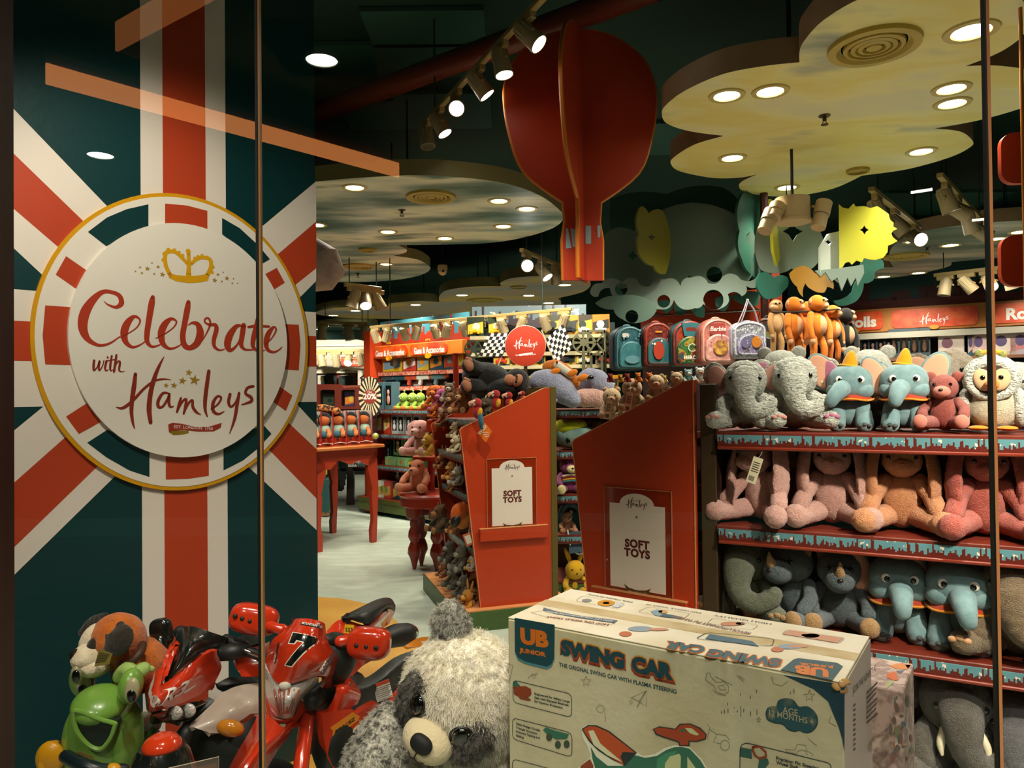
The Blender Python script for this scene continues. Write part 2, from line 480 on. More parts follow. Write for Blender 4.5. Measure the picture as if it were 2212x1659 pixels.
part('emblem_ring', slab(circ(cx, cy, rr * q, 96, ry * q), .004, .0135), mat('#e9e1d4', .42), fl, label='white ring')
def c2(x, y): return (x / 3.072, 400 + y / 3.072)
def c3(x, y): return (x / 3.072, 900 + y / 3.072)
navy = [[c2(*p) for p in ((575, 315), (700, 220), (830, 165), (975, 132), (975, 290), (860, 320), (760, 375), (697, 410))],
        [c2(*p) for p in ((1463, 222), (1580, 290), (1700, 400), (1780, 495), (1735, 520), (1690, 560), (1600, 440), (1463, 330))],
        [c3(*p) for p in ((1640, 90), (1742, 60), (1790, 113), (1700, 210), (1600, 290), (1472, 355), (1472, 190))],
        [c3(*p) for p in ((570, 172), (705, 85), (850, 160), (982, 210), (982, 398), (850, 355), (700, 270))]]
redp = [[c2(*p) for p in ((1085, 127), (1230, 140), (1365, 175), (1365, 310), (1230, 280), (1085, 270))],
        [c2(*p) for p in ((1735, 600), (1825, 552), (1878, 650), (1790, 705))],
        [c2(*p) for p in ((1860, 922), (1970, 928), (1982, 1060), (1970, 1230), (1850, 1222))],
        [c2(*p) for p in ((1835, 1330), (1928, 1395), (1885, 1498), (1790, 1430))],
        [c3(*p) for p in ((1090, 230), (1375, 230), (1375, 390), (1240, 410), (1090, 415))],
        [c2(*p) for p in ((430, 1535), (568, 1446), (660, 1570), (515, 1650))],
        [c2(*p) for p in ((292, 800), (460, 812), (455, 1000), (465, 1195), (292, 1190), (275, 1000))],
        [c2(*p) for p in ((430, 475), (565, 568), (500, 693), (362, 597))]]
for p in navy: part('ring_segment', fp(p, .0142), M_NAVY, fl, label='dark teal ring segment')
for p in redp: part('ring_segment', fp(p, .0142), M_RED, fl, label='red ring segment')
ic = FP.uv(376.5, 736); ir = (FP.uv(612, 736)[0] - FP.uv(141.6, 736)[0]) / 2; ix = (FP.uv(612, 736)[0] + FP.uv(141.6, 736)[0]) / 2
iy = (FP.uv(376, 484)[1] - FP.uv(376, 988)[1]) / 2; icy = (FP.uv(376, 484)[1] + FP.uv(376, 988)[1]) / 2
part('emblem_disc', slab(circ(ix, icy, ir, 96, iy), .006, .03), mat('#ece6da', .42), fl, label='white raised centre disc')
ZL = .0308
def brush(strokes, conv, pl, z):
    """strokes traced as (x, y, width) in photo crops -> ribbons on plane pl"""
    g = G()
    for i, st in enumerate(strokes):
        pts = []
        for x, y, w in st:
            a = conv(x, y); u = pl.uv(*a); b = conv(x + w, y); u2 = pl.uv(*b); c_ = conv(x, y + w); u3 = pl.uv(*c_)
            pts.append((u[0], u[1], (abs(u2[0] - u[0]) + abs(u3[1] - u[1])) / 2))
        g.add(stroke(pts, z + i * .00004))
    return g
CELEB = [
 [(672, 778, 4), (700, 800, 12), (750, 815, 22), (785, 790, 34), (772, 740, 30), (720, 716, 26), (660, 716, 30), (600, 765, 46), (550, 840, 62), (530, 920, 62), (540, 985, 52), (575, 1035, 34), (640, 1066, 20), (710, 1052, 14), (775, 1008, 7)],
 [(775, 1015, 5), (835, 985, 8), (890, 945, 9), (908, 900, 12), (870, 876, 22), (825, 920, 44), (803, 985, 48), (815, 1045, 34), (860, 1078, 18), (910, 1062, 10), (945, 1038, 6)],
 [(993, 748, 26), (985, 790, 40), (970, 880, 38), (955, 980, 36), (955, 1040, 30), (985, 1074, 18), (1030, 1066, 10), (1060, 1046, 6)],
 [(1012, 1020, 6), (1080, 985, 8), (1132, 945, 9), (1148, 908, 12), (1112, 892, 22), (1070, 930, 42), (1048, 990, 46), (1060, 1055, 34), (1105, 1088, 18), (1160, 1072, 10), (1195, 1045, 6)],
 [(1228, 780, 26), (1220, 830, 38), (1203, 920, 36), (1190, 1000, 36), (1200, 1062, 38), (1238, 1082, 34), (1285, 1050, 44), (1305, 985, 48), (1290, 930, 34), (1252, 918, 16), (1225, 935, 5)],
 [(1315, 1040, 6), (1350, 980, 10), (1372, 925, 14), (1362, 890, 14), (1340, 890, 12), (1335, 912, 12), (1365, 930, 16), (1405, 932, 24), (1412, 965, 30), (1395, 1030, 28), (1400, 1075, 22), (1435, 1098, 12), (1465, 1090, 6)],
 [(1585, 938, 10), (1545, 940, 26), (1500, 1000, 44), (1485, 1065, 44), (1505, 1098, 26), (1550, 1060, 12), (1592, 970, 8)],
 [(1592, 935, 34), (1582, 1000, 34), (1575, 1060, 30), (1600, 1092, 16), (1650, 1095, 8)],
 [(1682, 890, 20), (1672, 950, 30), (1655, 1030, 32), (1655, 1075, 26), (1688, 1105, 14), (1730, 1098, 7)],
 [(1622, 945, 14), (1680, 938, 18), (1760, 942, 14)],
 [(1735, 1062, 6), (1780, 1015, 9), (1806, 965, 12), (1790, 946, 16), (1755, 990, 34), (1740, 1050, 34), (1752, 1095, 24), (1790, 1110, 14), (1825, 1096, 9), (1846, 1075, 5)]]
WITH = [
 [(606, 1166, 16), (602, 1200, 16), (604, 1232, 12), (628, 1205, 8), (642, 1168, 14), (636, 1205, 15), (640, 1232, 10), (662, 1200, 7), (670, 1168, 8)],
 [(688, 1168, 14), (678, 1210, 14), (684, 1234, 10), (700, 1224, 4)], [(694, 1143, 12), (697, 1150, 10)],
 [(722, 1135, 12), (712, 1200, 15), (714, 1232, 10), (730, 1226, 5)], [(696, 1168, 8), (738, 1160, 7)],
 [(752, 1130, 14), (744, 1190, 16), (736, 1240, 14)], [(742, 1210, 6), (762, 1172, 10), (776, 1178, 14), (770, 1225, 13), (784, 1240, 8), (806, 1236, 3)]]
HAM = [
 [(878, 1255, 22), (868, 1340, 30), (855, 1430, 28), (852, 1510, 24), (862, 1580, 16), (874, 1615, 5)],
 [(1066, 1142, 5), (1035, 1200, 18), (1000, 1290, 28), (976, 1390, 30), (968, 1490, 32), (978, 1575, 24)],
 [(752, 1472, 6), (795, 1478, 20), (860, 1430, 20), (930, 1355, 17), (1000, 1302, 16), (1060, 1288, 12), (1110, 1293, 4)],
 [(1092, 1380, 12), (1058, 1382, 18), (1028, 1432, 22), (1030, 1470, 20), (1058, 1468, 16), (1092, 1415, 16), (1102, 1380, 14), (1098, 1440, 20), (1108, 1470, 16), (1128, 1468, 8)],
 [(1178, 1412, 14), (1166, 1455, 20), (1152, 1505, 14)], [(1155, 1498, 10), (1185, 1440, 14), (1212, 1420, 16), (1208, 1470, 20), (1196, 1515, 14)],
 [(1200, 1505, 10), (1230, 1445, 14), (1254, 1428, 16), (1256, 1470, 20), (1280, 1505, 18), (1308, 1522, 6)],
 [(1362, 1235, 22), (1350, 1320, 26), (1338, 1420, 26), (1338, 1490, 20), (1352, 1535, 8)],
 [(1378, 1485, 10), (1420, 1455, 12), (1444, 1412, 14), (1418, 1402, 16), (1390, 1445, 22), (1392, 1498, 22), (1425, 1518, 16), (1464, 1500, 5)],
 [(1502, 1388, 20), (1492, 1440, 20), (1508, 1470, 16), (1540, 1440, 14), (1560, 1388, 14)], [(1562, 1380, 18), (1548, 1460, 22), (1532, 1550, 20), (1500, 1645, 6)],
 [(1656, 1335, 16), (1618, 1345, 18), (1604, 1382, 18), (1640, 1408, 22), (1640, 1435, 20), (1580, 1456, 8)]]
HSTAR = [(1080, 1330, 18), (1132, 1330, 22), (1188, 1300, 26), (1230, 1245, 24), (1268, 1295, 36)]
M_LET = mat('#b23a20', .45); M_LET2 = mat('#8c2f1c', .45)
part('lettering', brush(CELEB, c2, FP, ZL), M_LET, fl, label='red brush word Celebrate')
part('lettering', brush(WITH, c2, FP, ZL), M_LET2, fl, label='small dark red word with')
part('lettering', brush(HAM, c2, FP, ZL), M_LET2, fl, label='dark red brush shop name')
g = G()
for x, y, r in HSTAR:
    u = FP.uv(*c2(x, y)); g.add(poly(star(*u, r / 3.072 / 1600 * 2.55 * 1.05, a=80), ZL))
for x, y, r in ((878, 580, 7), (909, 553, 9), (920, 590, 10), (957, 562, 17), (987, 525, 7), (1002, 596, 9), (1027, 550, 13), (1056, 600, 19), (1400, 638, 18), (1422, 600, 12), (1458, 585, 7), (1448, 645, 9), (1482, 625, 17), (1517, 657, 9), (1525, 627, 7), (1551, 657, 6)):
    u = FP.uv(*c2(x, y)); g.add(poly(star(*u, r / 3.072 / 1600 * 2.55 * 1.05, a=80), ZL))
for i in range(len(g.f)): part('star', poly([g.v[k][:2] for k in g.f[i]], ZL), mat('#a9852a', .4), fl, label='small gold star')
g = G()
g.add(fp([c2(*p) for p in ((1098, 590), (1150, 604), (1230, 610), (1300, 606), (1364, 592), (1358, 640), (1300, 652), (1230, 656), (1150, 646), (1098, 622))], ZL))
g.add(brush([[(1105, 600, 28), (1078, 540, 26), (1075, 470, 26), (1095, 450, 26), (1140, 452, 24), (1185, 490, 24), (1222, 530, 22)],
             [(1352, 605, 28), (1376, 550, 26), (1368, 500, 26), (1320, 488, 24), (1280, 500, 22), (1245, 530, 20)],
             [(1228, 605, 34), (1230, 540, 26), (1228, 460, 24)]], c2, FP, ZL))
for x, y, r in ((1226, 447, 16), (1095, 438, 13), (1068, 465, 12), (1062, 505, 12), (1075, 545, 11), (1135, 440, 12), (1165, 455, 11), (1190, 475, 11), (1268, 492, 10), (1290, 482, 11), (1318, 475, 11), (1350, 488, 12), (1378, 515, 12), (1388, 550, 12), (1384, 585, 11)):
    u = FP.uv(*c2(x, y)); g.add(poly(circ(*u, r / 3.072 / 1600 * 2.55 * 1.05, 12), ZL + .0001))
part('crown', g, mat('#dfa516', .35), fl, label='gold printed crown')
g = fp([c3(*p) for p in ((1094, 50), (1120, 40), (1180, 45), (1280, 68), (1360, 66), (1447, 40), (1440, 72), (1395, 96), (1300, 98), (1200, 88), (1130, 92), (1098, 100))], ZL)
part('ribbon', g, mat('#9c3620', .45), fl, label='red ribbon under the name')
part('ribbon_tail', fp([c3(*p) for p in ((1100, 103), (1130, 93), (1228, 92), (1230, 106), (1190, 116), (1130, 120))], ZL), mat('#8a7418', .4), fl, label='gold curled end of the ribbon')
part('lettering', text_fit('EST. LONDON  1760', FP.uv(*c3(1132, 75)), FP.uv(*c3(1388, 88)), .0105, bold=.01).xf(T(0, 0, ZL + .0004)), M_WHT, fl, label='white EST. LONDON 1760')

def name_logo(w, z=0.0, ws=1.0):
    g = G()
    for i, st in enumerate(HAM):
        g.add(stroke([((x - 1206) / 908 * w, -(y - 1400) / 908 * w, q / 908 * w * ws) for x, y, q in st], z + i * .00003))
    return g
def name_stars(w, z=0.0):
    return cat(*[poly(star((x - 1206) / 908 * w, -(y - 1400) / 908 * w, r / 908 * w), z) for x, y, r in HSTAR])
def cloud_mat(cols, scale, con, stretch):
    return mat(cols[0], .5, var=tuple(cols[1:]), vs=scale, contrast=con, det=5, stretch=stretch, bump=.03, bs=20)
M_CL1 = cloud_mat(('#4a6a62', '#c4c4a8', '#fff2a8', '#fae688', '#fff4b4', '#f4ecc4'), 1.05, (.28, .62), (.7, 1.5, 1))
M_CL2 = cloud_mat(('#1d5044', '#3a6c5e', '#8ea494', '#dce2ca', '#f8f8d6', '#4a7868'), 1.0, (.32, .66), (.6, 1.7, 1))
M_CL3 = cloud_mat(('#6a8880', '#b0ada6', '#c8aa8c', '#e0c060', '#d8ac70'), .7, (.3, .7), (.8, 1.6, 1))
M_CL4 = cloud_mat(('#235a50', '#5f8276', '#a8ae9c', '#dcd8ba'), 1.1, (.32, .66), (.6, 1.8, 1))
M_RIM = mat('#a98a64', .6, var='#9a7a58', vs=3)
M_RIM2 = mat('#a8a070', .6, var='#9a925f', vs=3)
M_LEDS = lamp_mat('#fffaf0', 9)
M_TRIMW = mat('#d9c47a', .4)
M_VENT = mat('#c4a94c', .45)
LIGHTS = []
def downlight(root, px, py, z, r, pw=22, size=120):
    c = PZ(px, py, z)
    t = part('downlight', lathe([(r * 1.55, 0), (r * 1.5, -.008), (r * 1.1, -.008), (r * 1.0, .0)], 24, False), M_TRIMW, root)
    M = wm(root).inverted() @ T(c.x, c.y, z - .001); t.matrix_basis = M
    d = part('lens', lathe([(r * 1.05, -.002), (r * .5, -.004), (.001, -.004)], 20), M_LEDS, t)
    if pw: LIGHTS.append((c, pw, size))
def vent(root, px, py, z, r):
    c = PZ(px, py, z)
    g = lathe([(r, 0), (r * .98, -.02), (r * .8, -.022), (r * .72, -.006)], 40, False)
    for k in (.66, .5, .35): g.add(lathe([(r * k, -.004), (r * k * .98, -.016), (r * (k - .1), -.02), (r * (k - .14), -.004)], 40, False))
    g.add(lathe([(r * .18, -.004), (r * .16, -.018), (.001, -.02)], 30))
    o = part('air_vent', g, M_VENT, root); o.matrix_basis = wm(root).inverted() @ T(c.x, c.y, z)
    part('vent_duct', lathe([(r * .7, -.003), (.001, -.003)], 30), mat('#3a3414', .8), o)
def sprinkler(root, px, py, z):
    c = PZ(px, py, z)
    o = part('sprinkler', cat(lathe([(.032, 0), (.03, -.006), (.012, -.008), (.01, -.03), (.006, -.032)], 16), lathe([(.02, -.05), (.02, -.053), (.001, -.053)], 12), bar((.008, 0, -.03), (.012, 0, -.05), .002, 6), bar((-.008, 0, -.03), (-.012, 0, -.05), .002, 6)), mat('#4a3c22', .4), root)
    o.matrix_basis = wm(root).inverted() @ T(c.x, c.y, z)
def smooth2(pts, corners):
    """closed outline through px points, smoothed except at the notches listed in corners"""
    n = len(pts); i0 = corners[0]; out = []
    cs = sorted(corners)
    for a, b in zip(cs, cs[1:] + [cs[0] + n]):
        seg = [pts[i % n] for i in range(a, b + 1)]
        out += cr(seg, 5)[:-1]
    return out
def cloud(px, corners, z, th, m, rim, label, lights, vents, sprs, dl=.06, pw=22, px_extra=()):
    out = [tuple(PZ(x, y, z)[:2]) for x, y in smooth2(px, corners)]
    cx = sum(p[0] for p in out) / len(out); cy = sum(p[1] for p in out) / len(out)
    o = thing('ceiling_cloud', label, 'ceiling panel', (cx, cy, z), group='cloud shaped ceiling panels')
    loc = [(x - cx, y - cy) for x, y in out]
    part('panel', slab(loc, 0, th).done(), rim, o, ang=50)
    part('painted_underside', poly(loc, -.0015), m, o, label='underside painted as a cloudy sky')
    g = poly(loc, -.0015); g.f = [tuple(reversed(f)) for f in g.f]
    zt = 3.9 - z
    for i in (0, len(loc) // 3, 2 * len(loc) // 3): part('hanger', bar((loc[i][0] * .5, loc[i][1] * .5, th), (loc[i][0] * .5, loc[i][1] * .5, zt), .008, 6), mat('#1a1a14', .6), o)
    for l in lights: downlight(o, l[0], l[1], z, l[2] if len(l) > 2 else dl, pw)
    for v in vents: vent(o, v[0], v[1], z, v[2])
    for s in sprs: sprinkler(o, s[0], s[1], z)
    return o
C1 = [(1727, 134), (1650, 142), (1560, 160), (1480, 195), (1437, 228), (1430, 248), (1442, 267), (1490, 283), (1563, 293),
      (1500, 312), (1455, 340), (1450, 355), (1470, 370), (1540, 384), (1600, 383), (1636, 376),
      (1605, 390), (1596, 402), (1610, 415), (1660, 423), (1720, 423), (1800, 407), (1862, 379),
      (1960, 365), (2050, 340), (2095, 318), (2101, 304), (2075, 284), (2019, 277),
      (2120, 258), (2220, 228), (2280, 195), (2270, 160), (2212, 148), (2150, 141), (2086, 142),
      (2160, 112), (2210, 75), (2222, 35), (2200, -10), (2120, -50), (1980, -50), (1860, -5), (1780, 42), (1737, 88), (1727, 112)]
cloud(C1, [0, 8, 15, 22, 28, 35], 2.9, .12, M_CL1, M_RIM, 'large yellow cloud panel overhead nearest the window with a big round air vent',
      [(1570, 205), (1664, 196), (2055, 190), (2057, 222), (1582, 340), (1990, 326), (1700, 404), (2098, 66, .07)], [(1888, 96, .19), (1853, 366, .075)], [(1781, 249)], pw=30)
C2 = [(845, 528), (820, 520), (600, 535), (400, 500), (330, 440), (450, 402), (640, 394), (760, 385), (900, 378), (1010, 384), (1100, 398), (1170, 424), (1213, 458), (1217, 472), (1195, 492), (1130, 513), (1050, 525), (950, 528),
      (848, 528), (880, 534), (900, 540), (876, 548), (850, 552), (900, 560), (925, 574), (928, 583), (905, 595), (850, 605), (770, 609), (640, 606), (500, 590), (480, 560), (600, 545), (760, 532)]
C2 = [(860, 529), (950, 528), (1050, 525), (1130, 513), (1195, 492), (1217, 472), (1213, 458), (1170, 424), (1100, 398), (1010, 384), (900, 378), (760, 385), (640, 396), (450, 410), (330, 450), (400, 510), (520, 540), (480, 565), (520, 595), (640, 608), (770, 609), (850, 605), (905, 595), (928, 583), (925, 573), (900, 560), (849, 552), (874, 546), (878, 539)]
cloud(C2, [0, 16, 26], 2.9, .11, M_CL2, M_RIM2, 'grey and teal cloud panel hanging beyond the flag pillar, with six downlights round its vent',
      [(766, 404), (1078, 433), (1138, 450), (1087, 488), (838, 500), (961, 514), (684, 485), (834, 570)], [(931, 423, .19), (794, 538, .09), (775, 574, .19)], [(868, 453), (773, 590)], pw=26)
C3 = [(841, 655), (900, 650), (949, 652), (949, 640), (965, 627), (1020, 619), (1083, 618), (1082, 610), (1110, 600), (1180, 596), (1250, 600), (1276, 612), (1260, 630), (1205, 644), (1212, 656), (1190, 668), (1080, 676), (1060, 682), (980, 690), (900, 689), (780, 688), (700, 682), (683, 674), (720, 666), (780, 662), (838, 662)]
cloud(C3, [0, 2, 6, 13, 16, 25], 2.9, .13, M_CL3, M_RIM2, 'long pinkish yellow cloud panel far back over the toy gun shelves',
      [(998, 637), (1142, 638), (1185, 654), (1220, 615), (1172, 666), (1160, 672), (898, 658), (998, 677), (973, 690), (768, 671), (720, 681), (1050, 682)], [(1047, 648, .3), (945, 687, .25), (1120, 619, .12)], [(1072, 668)], dl=.08, pw=20)
C4 = [(690, 745), (760, 738), (812, 742), (816, 728), (790, 722), (740, 722), (690, 728), (640, 735)]
cloud([(x, y - 26) for x, y in C4], [0, 3], 2.9, .1, M_CL4, M_RIM2, 'small far cloud panel low behind the flag pillar edge', [(700, 704), (693, 711)], [], [], dl=.1, pw=0)
C5 = [(1880, 592), (1884, 583), (1905, 577), (1930, 577), (1920, 555), (1935, 525), (1990, 500), (2100, 484), (2250, 476), (2340, 500), (2330, 545), (2212, 553), (2120, 560), (2055, 566), (2050, 575), (2000, 588), (1940, 598), (1890, 602)]
cloud(C5, [3, 13], 2.9, .12, M_CL4, M_RIM, 'grey cloud panel at the back right behind the track lights',
      [(1974, 521), (2053, 529), (2152, 515), (1909, 597), (1984, 589), (2204, 500)], [(1957, 552, .24)], [(2003, 534)], dl=.07, pw=22)
for c, pw, size in LIGHTS:
    spot((c.x, c.y, 2.87), (c.x, c.y, 0), pw, 125, .8, .05, (1, .92, .76))
for x, y, z, ax_, ay_, az_, pw, size in ((-1.0, 1.3, 2.7, -1.1, 2.5, 1.55, 40, 74), (-.5, 1.3, 2.7, -.5, 2.15, .5, 50, 62), (.35, 1.35, 2.7, .4, 1.75, .6, 34, 58), (1.55, 1.12, 2.35, 1.6, 2.55, .85, 130, 60), (2.1, 1.1, 2.7, 2.0, 2.3, 1.0, 70, 50), (1.25, 2.05, 2.8, 1.35, 2.7, 1.3, 34, 48)):
    spot((x, y, z), (ax_, ay_, az_), pw, size, .8, .06, (1, .9, .74))  # unseen spots added over the window to brighten panel, bikes, carton and toys
for x, y in ((-1.2, -.8), (.1, -.8), (1.3, -.8)): spot((x, y, 3.2), (x, y + 1.6, .3), 78, 66, .9, .06, (1, .92, .8))  # unseen mall-side spots added to brighten the carton front
a, b = PZ(600, 276, 3.55), PZ(1420, -30, 3.55)
single('ceiling_pipe', bar((0, 0, 0), tuple(b - a), .075, 16), mat('#7a2c14', .4), 'thick dark red pipe running under the dark ceiling', 'pipe', M=TV(a))
b2 = PZ(1240, -40, 3.7); 
M_TRK = mat('#b49a62', .45); M_HEAD = mat('#b8a47c', .5); M_HOT = lamp_mat('#fffaf0', 12); M_WARM = lamp_mat('#fff2d8', 3)
def head_mesh(L=.15, r=.05):
    g = lathe([(.001, L), (.012, L), (r * .72, L), (r * .8, L * .9), (r * .95, L * .35), (r, .012), (r, 0), (r * .9, 0), (r * .88, .012)], 20, False)
    for k in range(12):
        a = 2 * pi * k / 12
        g.add(box((0, 0, L * .62), (.004, .006, L * .5)).xf(RZ(k * 30) @ T(r * .9, 0, 0)))
    return g
HM, LM = {}, {}
def track(p0, p1, heads, label, hang=3.9, sz=1.0, pw=0, lit=M_HOT):
    """p0, p1 world ends; heads: (t, aim vector, lit)"""
    o = thing('track_light', label, 'track light', p0, group='ceiling track lights')
    d = V(p1) - V(p0); u = d.normalized(); side = V((u.y, -u.x, 0)).normalized()
    M = Matrix((u, side.cross(u) * -1, side.cross(u).cross(u) if 0 else V((0, 0, 1)))).transposed().to_4x4()
    M = Matrix((u, V((0, 0, 1)).cross(u).normalized(), V((0, 0, 1)))).transposed().to_4x4()
    part('rail', box((d.length / 2, 0, 0), (d.length, .035 * sz, .03 * sz), .004).xf(M), M_TRK, o)
    for t in (.12, .88): part('hanger', bar(tuple(d * t), tuple(d * t + V((0, 0, hang - p0[2]))), .006, 6), mat('#1c2a20', .6), o)
    for t, aim, on in heads:
        q = d * t
        part('adapter', box((0, 0, -.03 * sz), (.13 * sz, .034 * sz, .035 * sz), .004).xf(TV(q) @ M), M_TRK, o)
        aim = V(aim).normalized()
        L, r = .15 * sz, .05 * sz
        piv = q + V((0, 0, -.1 * sz))
        mz = (-aim).to_track_quat('Z', 'Y').to_matrix().to_4x4()
        h = part('spot_head', head_mesh(L, r).xf(TV(piv + aim * L * .55) @ mz), M_HEAD, o)
        part('bracket', cat(bar(tuple(q + V((0, 0, -.045 * sz))), tuple(piv), .012 * sz, 8), tube([tuple(piv + u * .06 * sz), tuple(piv + V((0, 0, .02 * sz))), tuple(piv - u * .06 * sz)], .008 * sz, 6, 2)), M_TRK, o)
        part('lens', lathe([(r * .88, .006), (r * .5, .004), (.001, .003)], 16).xf(TV(piv + aim * L * .55) @ mz), lit if on else mat('#6e6450', .3), h)
    return o
a, b = PZ(915, 268, 3.25), PZ(1215, -50, 3.25)
track(a, b, [(.03, (.15, -.2, -1), 0), (.16, (.55, -.1, -1), 1), (.32, (.1, -1, -.62), 1), (.5, (.75, .1, -1), 1), (.66, (.2, -.1, -1), 1), (.82, (.75, -.25, -.8), 1)],
      'long cream track with ridged spotlights hung near the dark red pipe')
def sp(loc, aim, pw, size=60, r=.05, col=(1, .94, .82)): spot(loc, aim, pw, size, .7, r, col)
a2, b2_ = PZ(1882, 408, 2.85), PZ(1985, 490, 2.85)
track(a2, b2_, [(.1, (.35, -.1, -1), 0), (.45, (.7, -.15, -.8), 1), (.9, (-.02, -1, -.38), 1)], 'short track with a glaring spotlight beside the yellow leaf board', sz=1.25)
a3, b3 = PZ(2030, 378, 2.85), PZ(2125, 480, 2.85)
track(a3, b3, [(.12, (.3, -.1, -1), 0), (.34, (.8, -.3, -.6), 1), (.6, (.35, .1, -1), 0), (.86, (.8, -.2, -.6), 1)], 'short track of four spotlights high on the right behind the glass seam', sz=1.2)
a4, b4 = PZ(1126, 540, 2.75), PZ(1212, 574, 2.75)
track(a4, b4, [(.12, (.05, -1, -.3), 1), (.5, (.5, -.3, -.8), 1), (.85, (.1, .1, -1), 0)], 'short track behind the red balloon basket', sz=1.2)
a5, b5 = PZ(745, 614, 2.6), PZ(822, 624, 2.6)
track(a5, b5, [(.25, (-.3, 0, -1), 0), (.55, (.2, -.6, -.8), 1), (.9, (.5, 0, -1), 0)], 'short track of three spotlights under the teal cloud panel', sz=1.35)
a6, b6 = P(800, 706, 8.3), P(1235, 674, 6.7)
b6.z = a6.z = 2.16
track(a6, b6, [(t, ((-1) ** k * .25, .35 + .1 * (k % 3), -.8), k in (2, 4, 6, 7, 9)) for k, t in enumerate((.03, .1, .2, .27, .37, .43, .52, .6, .7, .79, .89, .97))], 'long track of spotlights along the top of the toy gun shelves', sz=.95)
a7, b7 = P(655, 760, 12.5), P(815, 745, 12.2); b7.z = a7.z
track(a7, b7, [(.06, (0, -.6, -.8), 1), (.25, (.2, 0, -1), 0), (.45, (.1, .2, -1), 0), (.62, (0, -.7, -.6), 1), (.78, (.2, 0, -1), 0), (.93, (.1, 0, -1), 0)], 'far track of spotlights over the sports department', sz=1.4)
a8, b8 = P(690, 697, 11), P(795, 699, 11)
track(a8, b8, [(.05, (0, 0, -1), 0), (.6, (.2, 0, -1), 0), (.92, (-.2, 0, -1), 0)], 'far plain track above the sunburst price sign', sz=1.4)
a9, b9 = P(2018, 595, 8.2), P(2200, 578, 7.6); b9.z = a9.z
track(a9, b9, [(.14, (-.2, 0, -1), 0), (.4, (.6, -.2, -.8), 1), (.66, (-.1, -.5, -.5), 1), (.9, (.3, 0, -1), 0)], 'track lights in front of the dark skyline mural', sz=1.3)
M_REDP = mat('#b83a14', .4, bump=.02, bs=14); M_EDGE = mat('#d8925a', .4); M_OLIVE = mat('#5a4a14', .5); M_GREEN = mat('#3f5a26', .45, bump=.5, bs=35)
M_BROWN = mat('#5c1c10', .5); M_SHELF = mat('#6a2414', .45); M_BACK = mat('#3c120c', .6)
def skyline_mat(ca='#5a8a90', cb='#5c1e14'):
    """shelf strip print: pale sky over a dark red roof line"""
    m = bpy.data.materials.new('skyline_print'); m.use_nodes = True; nt = m.node_tree; N = nt.nodes; L = nt.links; b = N['Principled BSDF']; b.inputs['Roughness'].default_value = .35
    tc = N.new('ShaderNodeUVMap'); sp_ = N.new('ShaderNodeSeparateXYZ'); L.new(tc.outputs[0], sp_.inputs[0])
    def mth(op, a, c=None, v=None):
        n = N.new('ShaderNodeMath'); n.operation = op
        for i, q in enumerate((a, c)):
            if q is None: continue
            if isinstance(q, (int, float)): n.inputs[i].default_value = q
            else: L.new(q, n.inputs[i])
        return n.outputs[0]
    no = N.new('ShaderNodeTexNoise'); no.noise_dimensions = '1D'; no.inputs['Scale'].default_value = 1.0; no.inputs['Detail'].default_value = 0
    L.new(mth('MULTIPLY', mth('SNAP', sp_.outputs['X'], .11), 3.7), no.inputs['W'])
    h = mth('ADD', mth('MULTIPLY', mth('POWER', no.outputs['Fac'], 3.0), 1.9), .22)
    mask = mth('LESS_THAN', sp_.outputs['Y'], h)
    n2 = N.new('ShaderNodeTexNoise'); n2.inputs['Scale'].default_value = 2.2; L.new(tc.outputs[0], n2.inputs['Vector'])
    cl = mth('GREATER_THAN', n2.outputs['Fac'], .64)
    m1 = N.new('ShaderNodeMix'); m1.data_type = 'RGBA'; m1.inputs[6].default_value = lin(ca); m1.inputs[7].default_value = lin('#d8d0b8'); L.new(cl, m1.inputs[0])
    m2 = N.new('ShaderNodeMix'); m2.data_type = 'RGBA'; L.new(mask, m2.inputs[0]); L.new(m1.outputs[2], m2.inputs[6]); m2.inputs[7].default_value = lin(cb)
    L.new(m2.outputs[2], b.inputs['Base Color']); return m
M_SKY = skyline_mat()
def strip(name, p, d, n, L, h, root, m=None, th=.006):
    """printed price strip; p lower left corner (world), d along, n outwards"""
    M = Matrix((V(d).normalized(), V((0, 0, 1)), V(n).normalized())).transposed().to_4x4(); M.translation = V(p)
    g = slab([(0, 0), (L, 0), (L, h), (0, h)], 0, th)
    o = part(name, g.xf(M), m or M_SKY, root, world=True)
    uv = o.data.uv_layers.new(name='uv'); inv = (wm(root).inverted() @ M).inverted()
    for l in o.data.loops:
        q = inv @ o.data.vertices[l.vertex_index].co; uv.data[l.index].uv = (q.x / h, q.y / h)
    return o
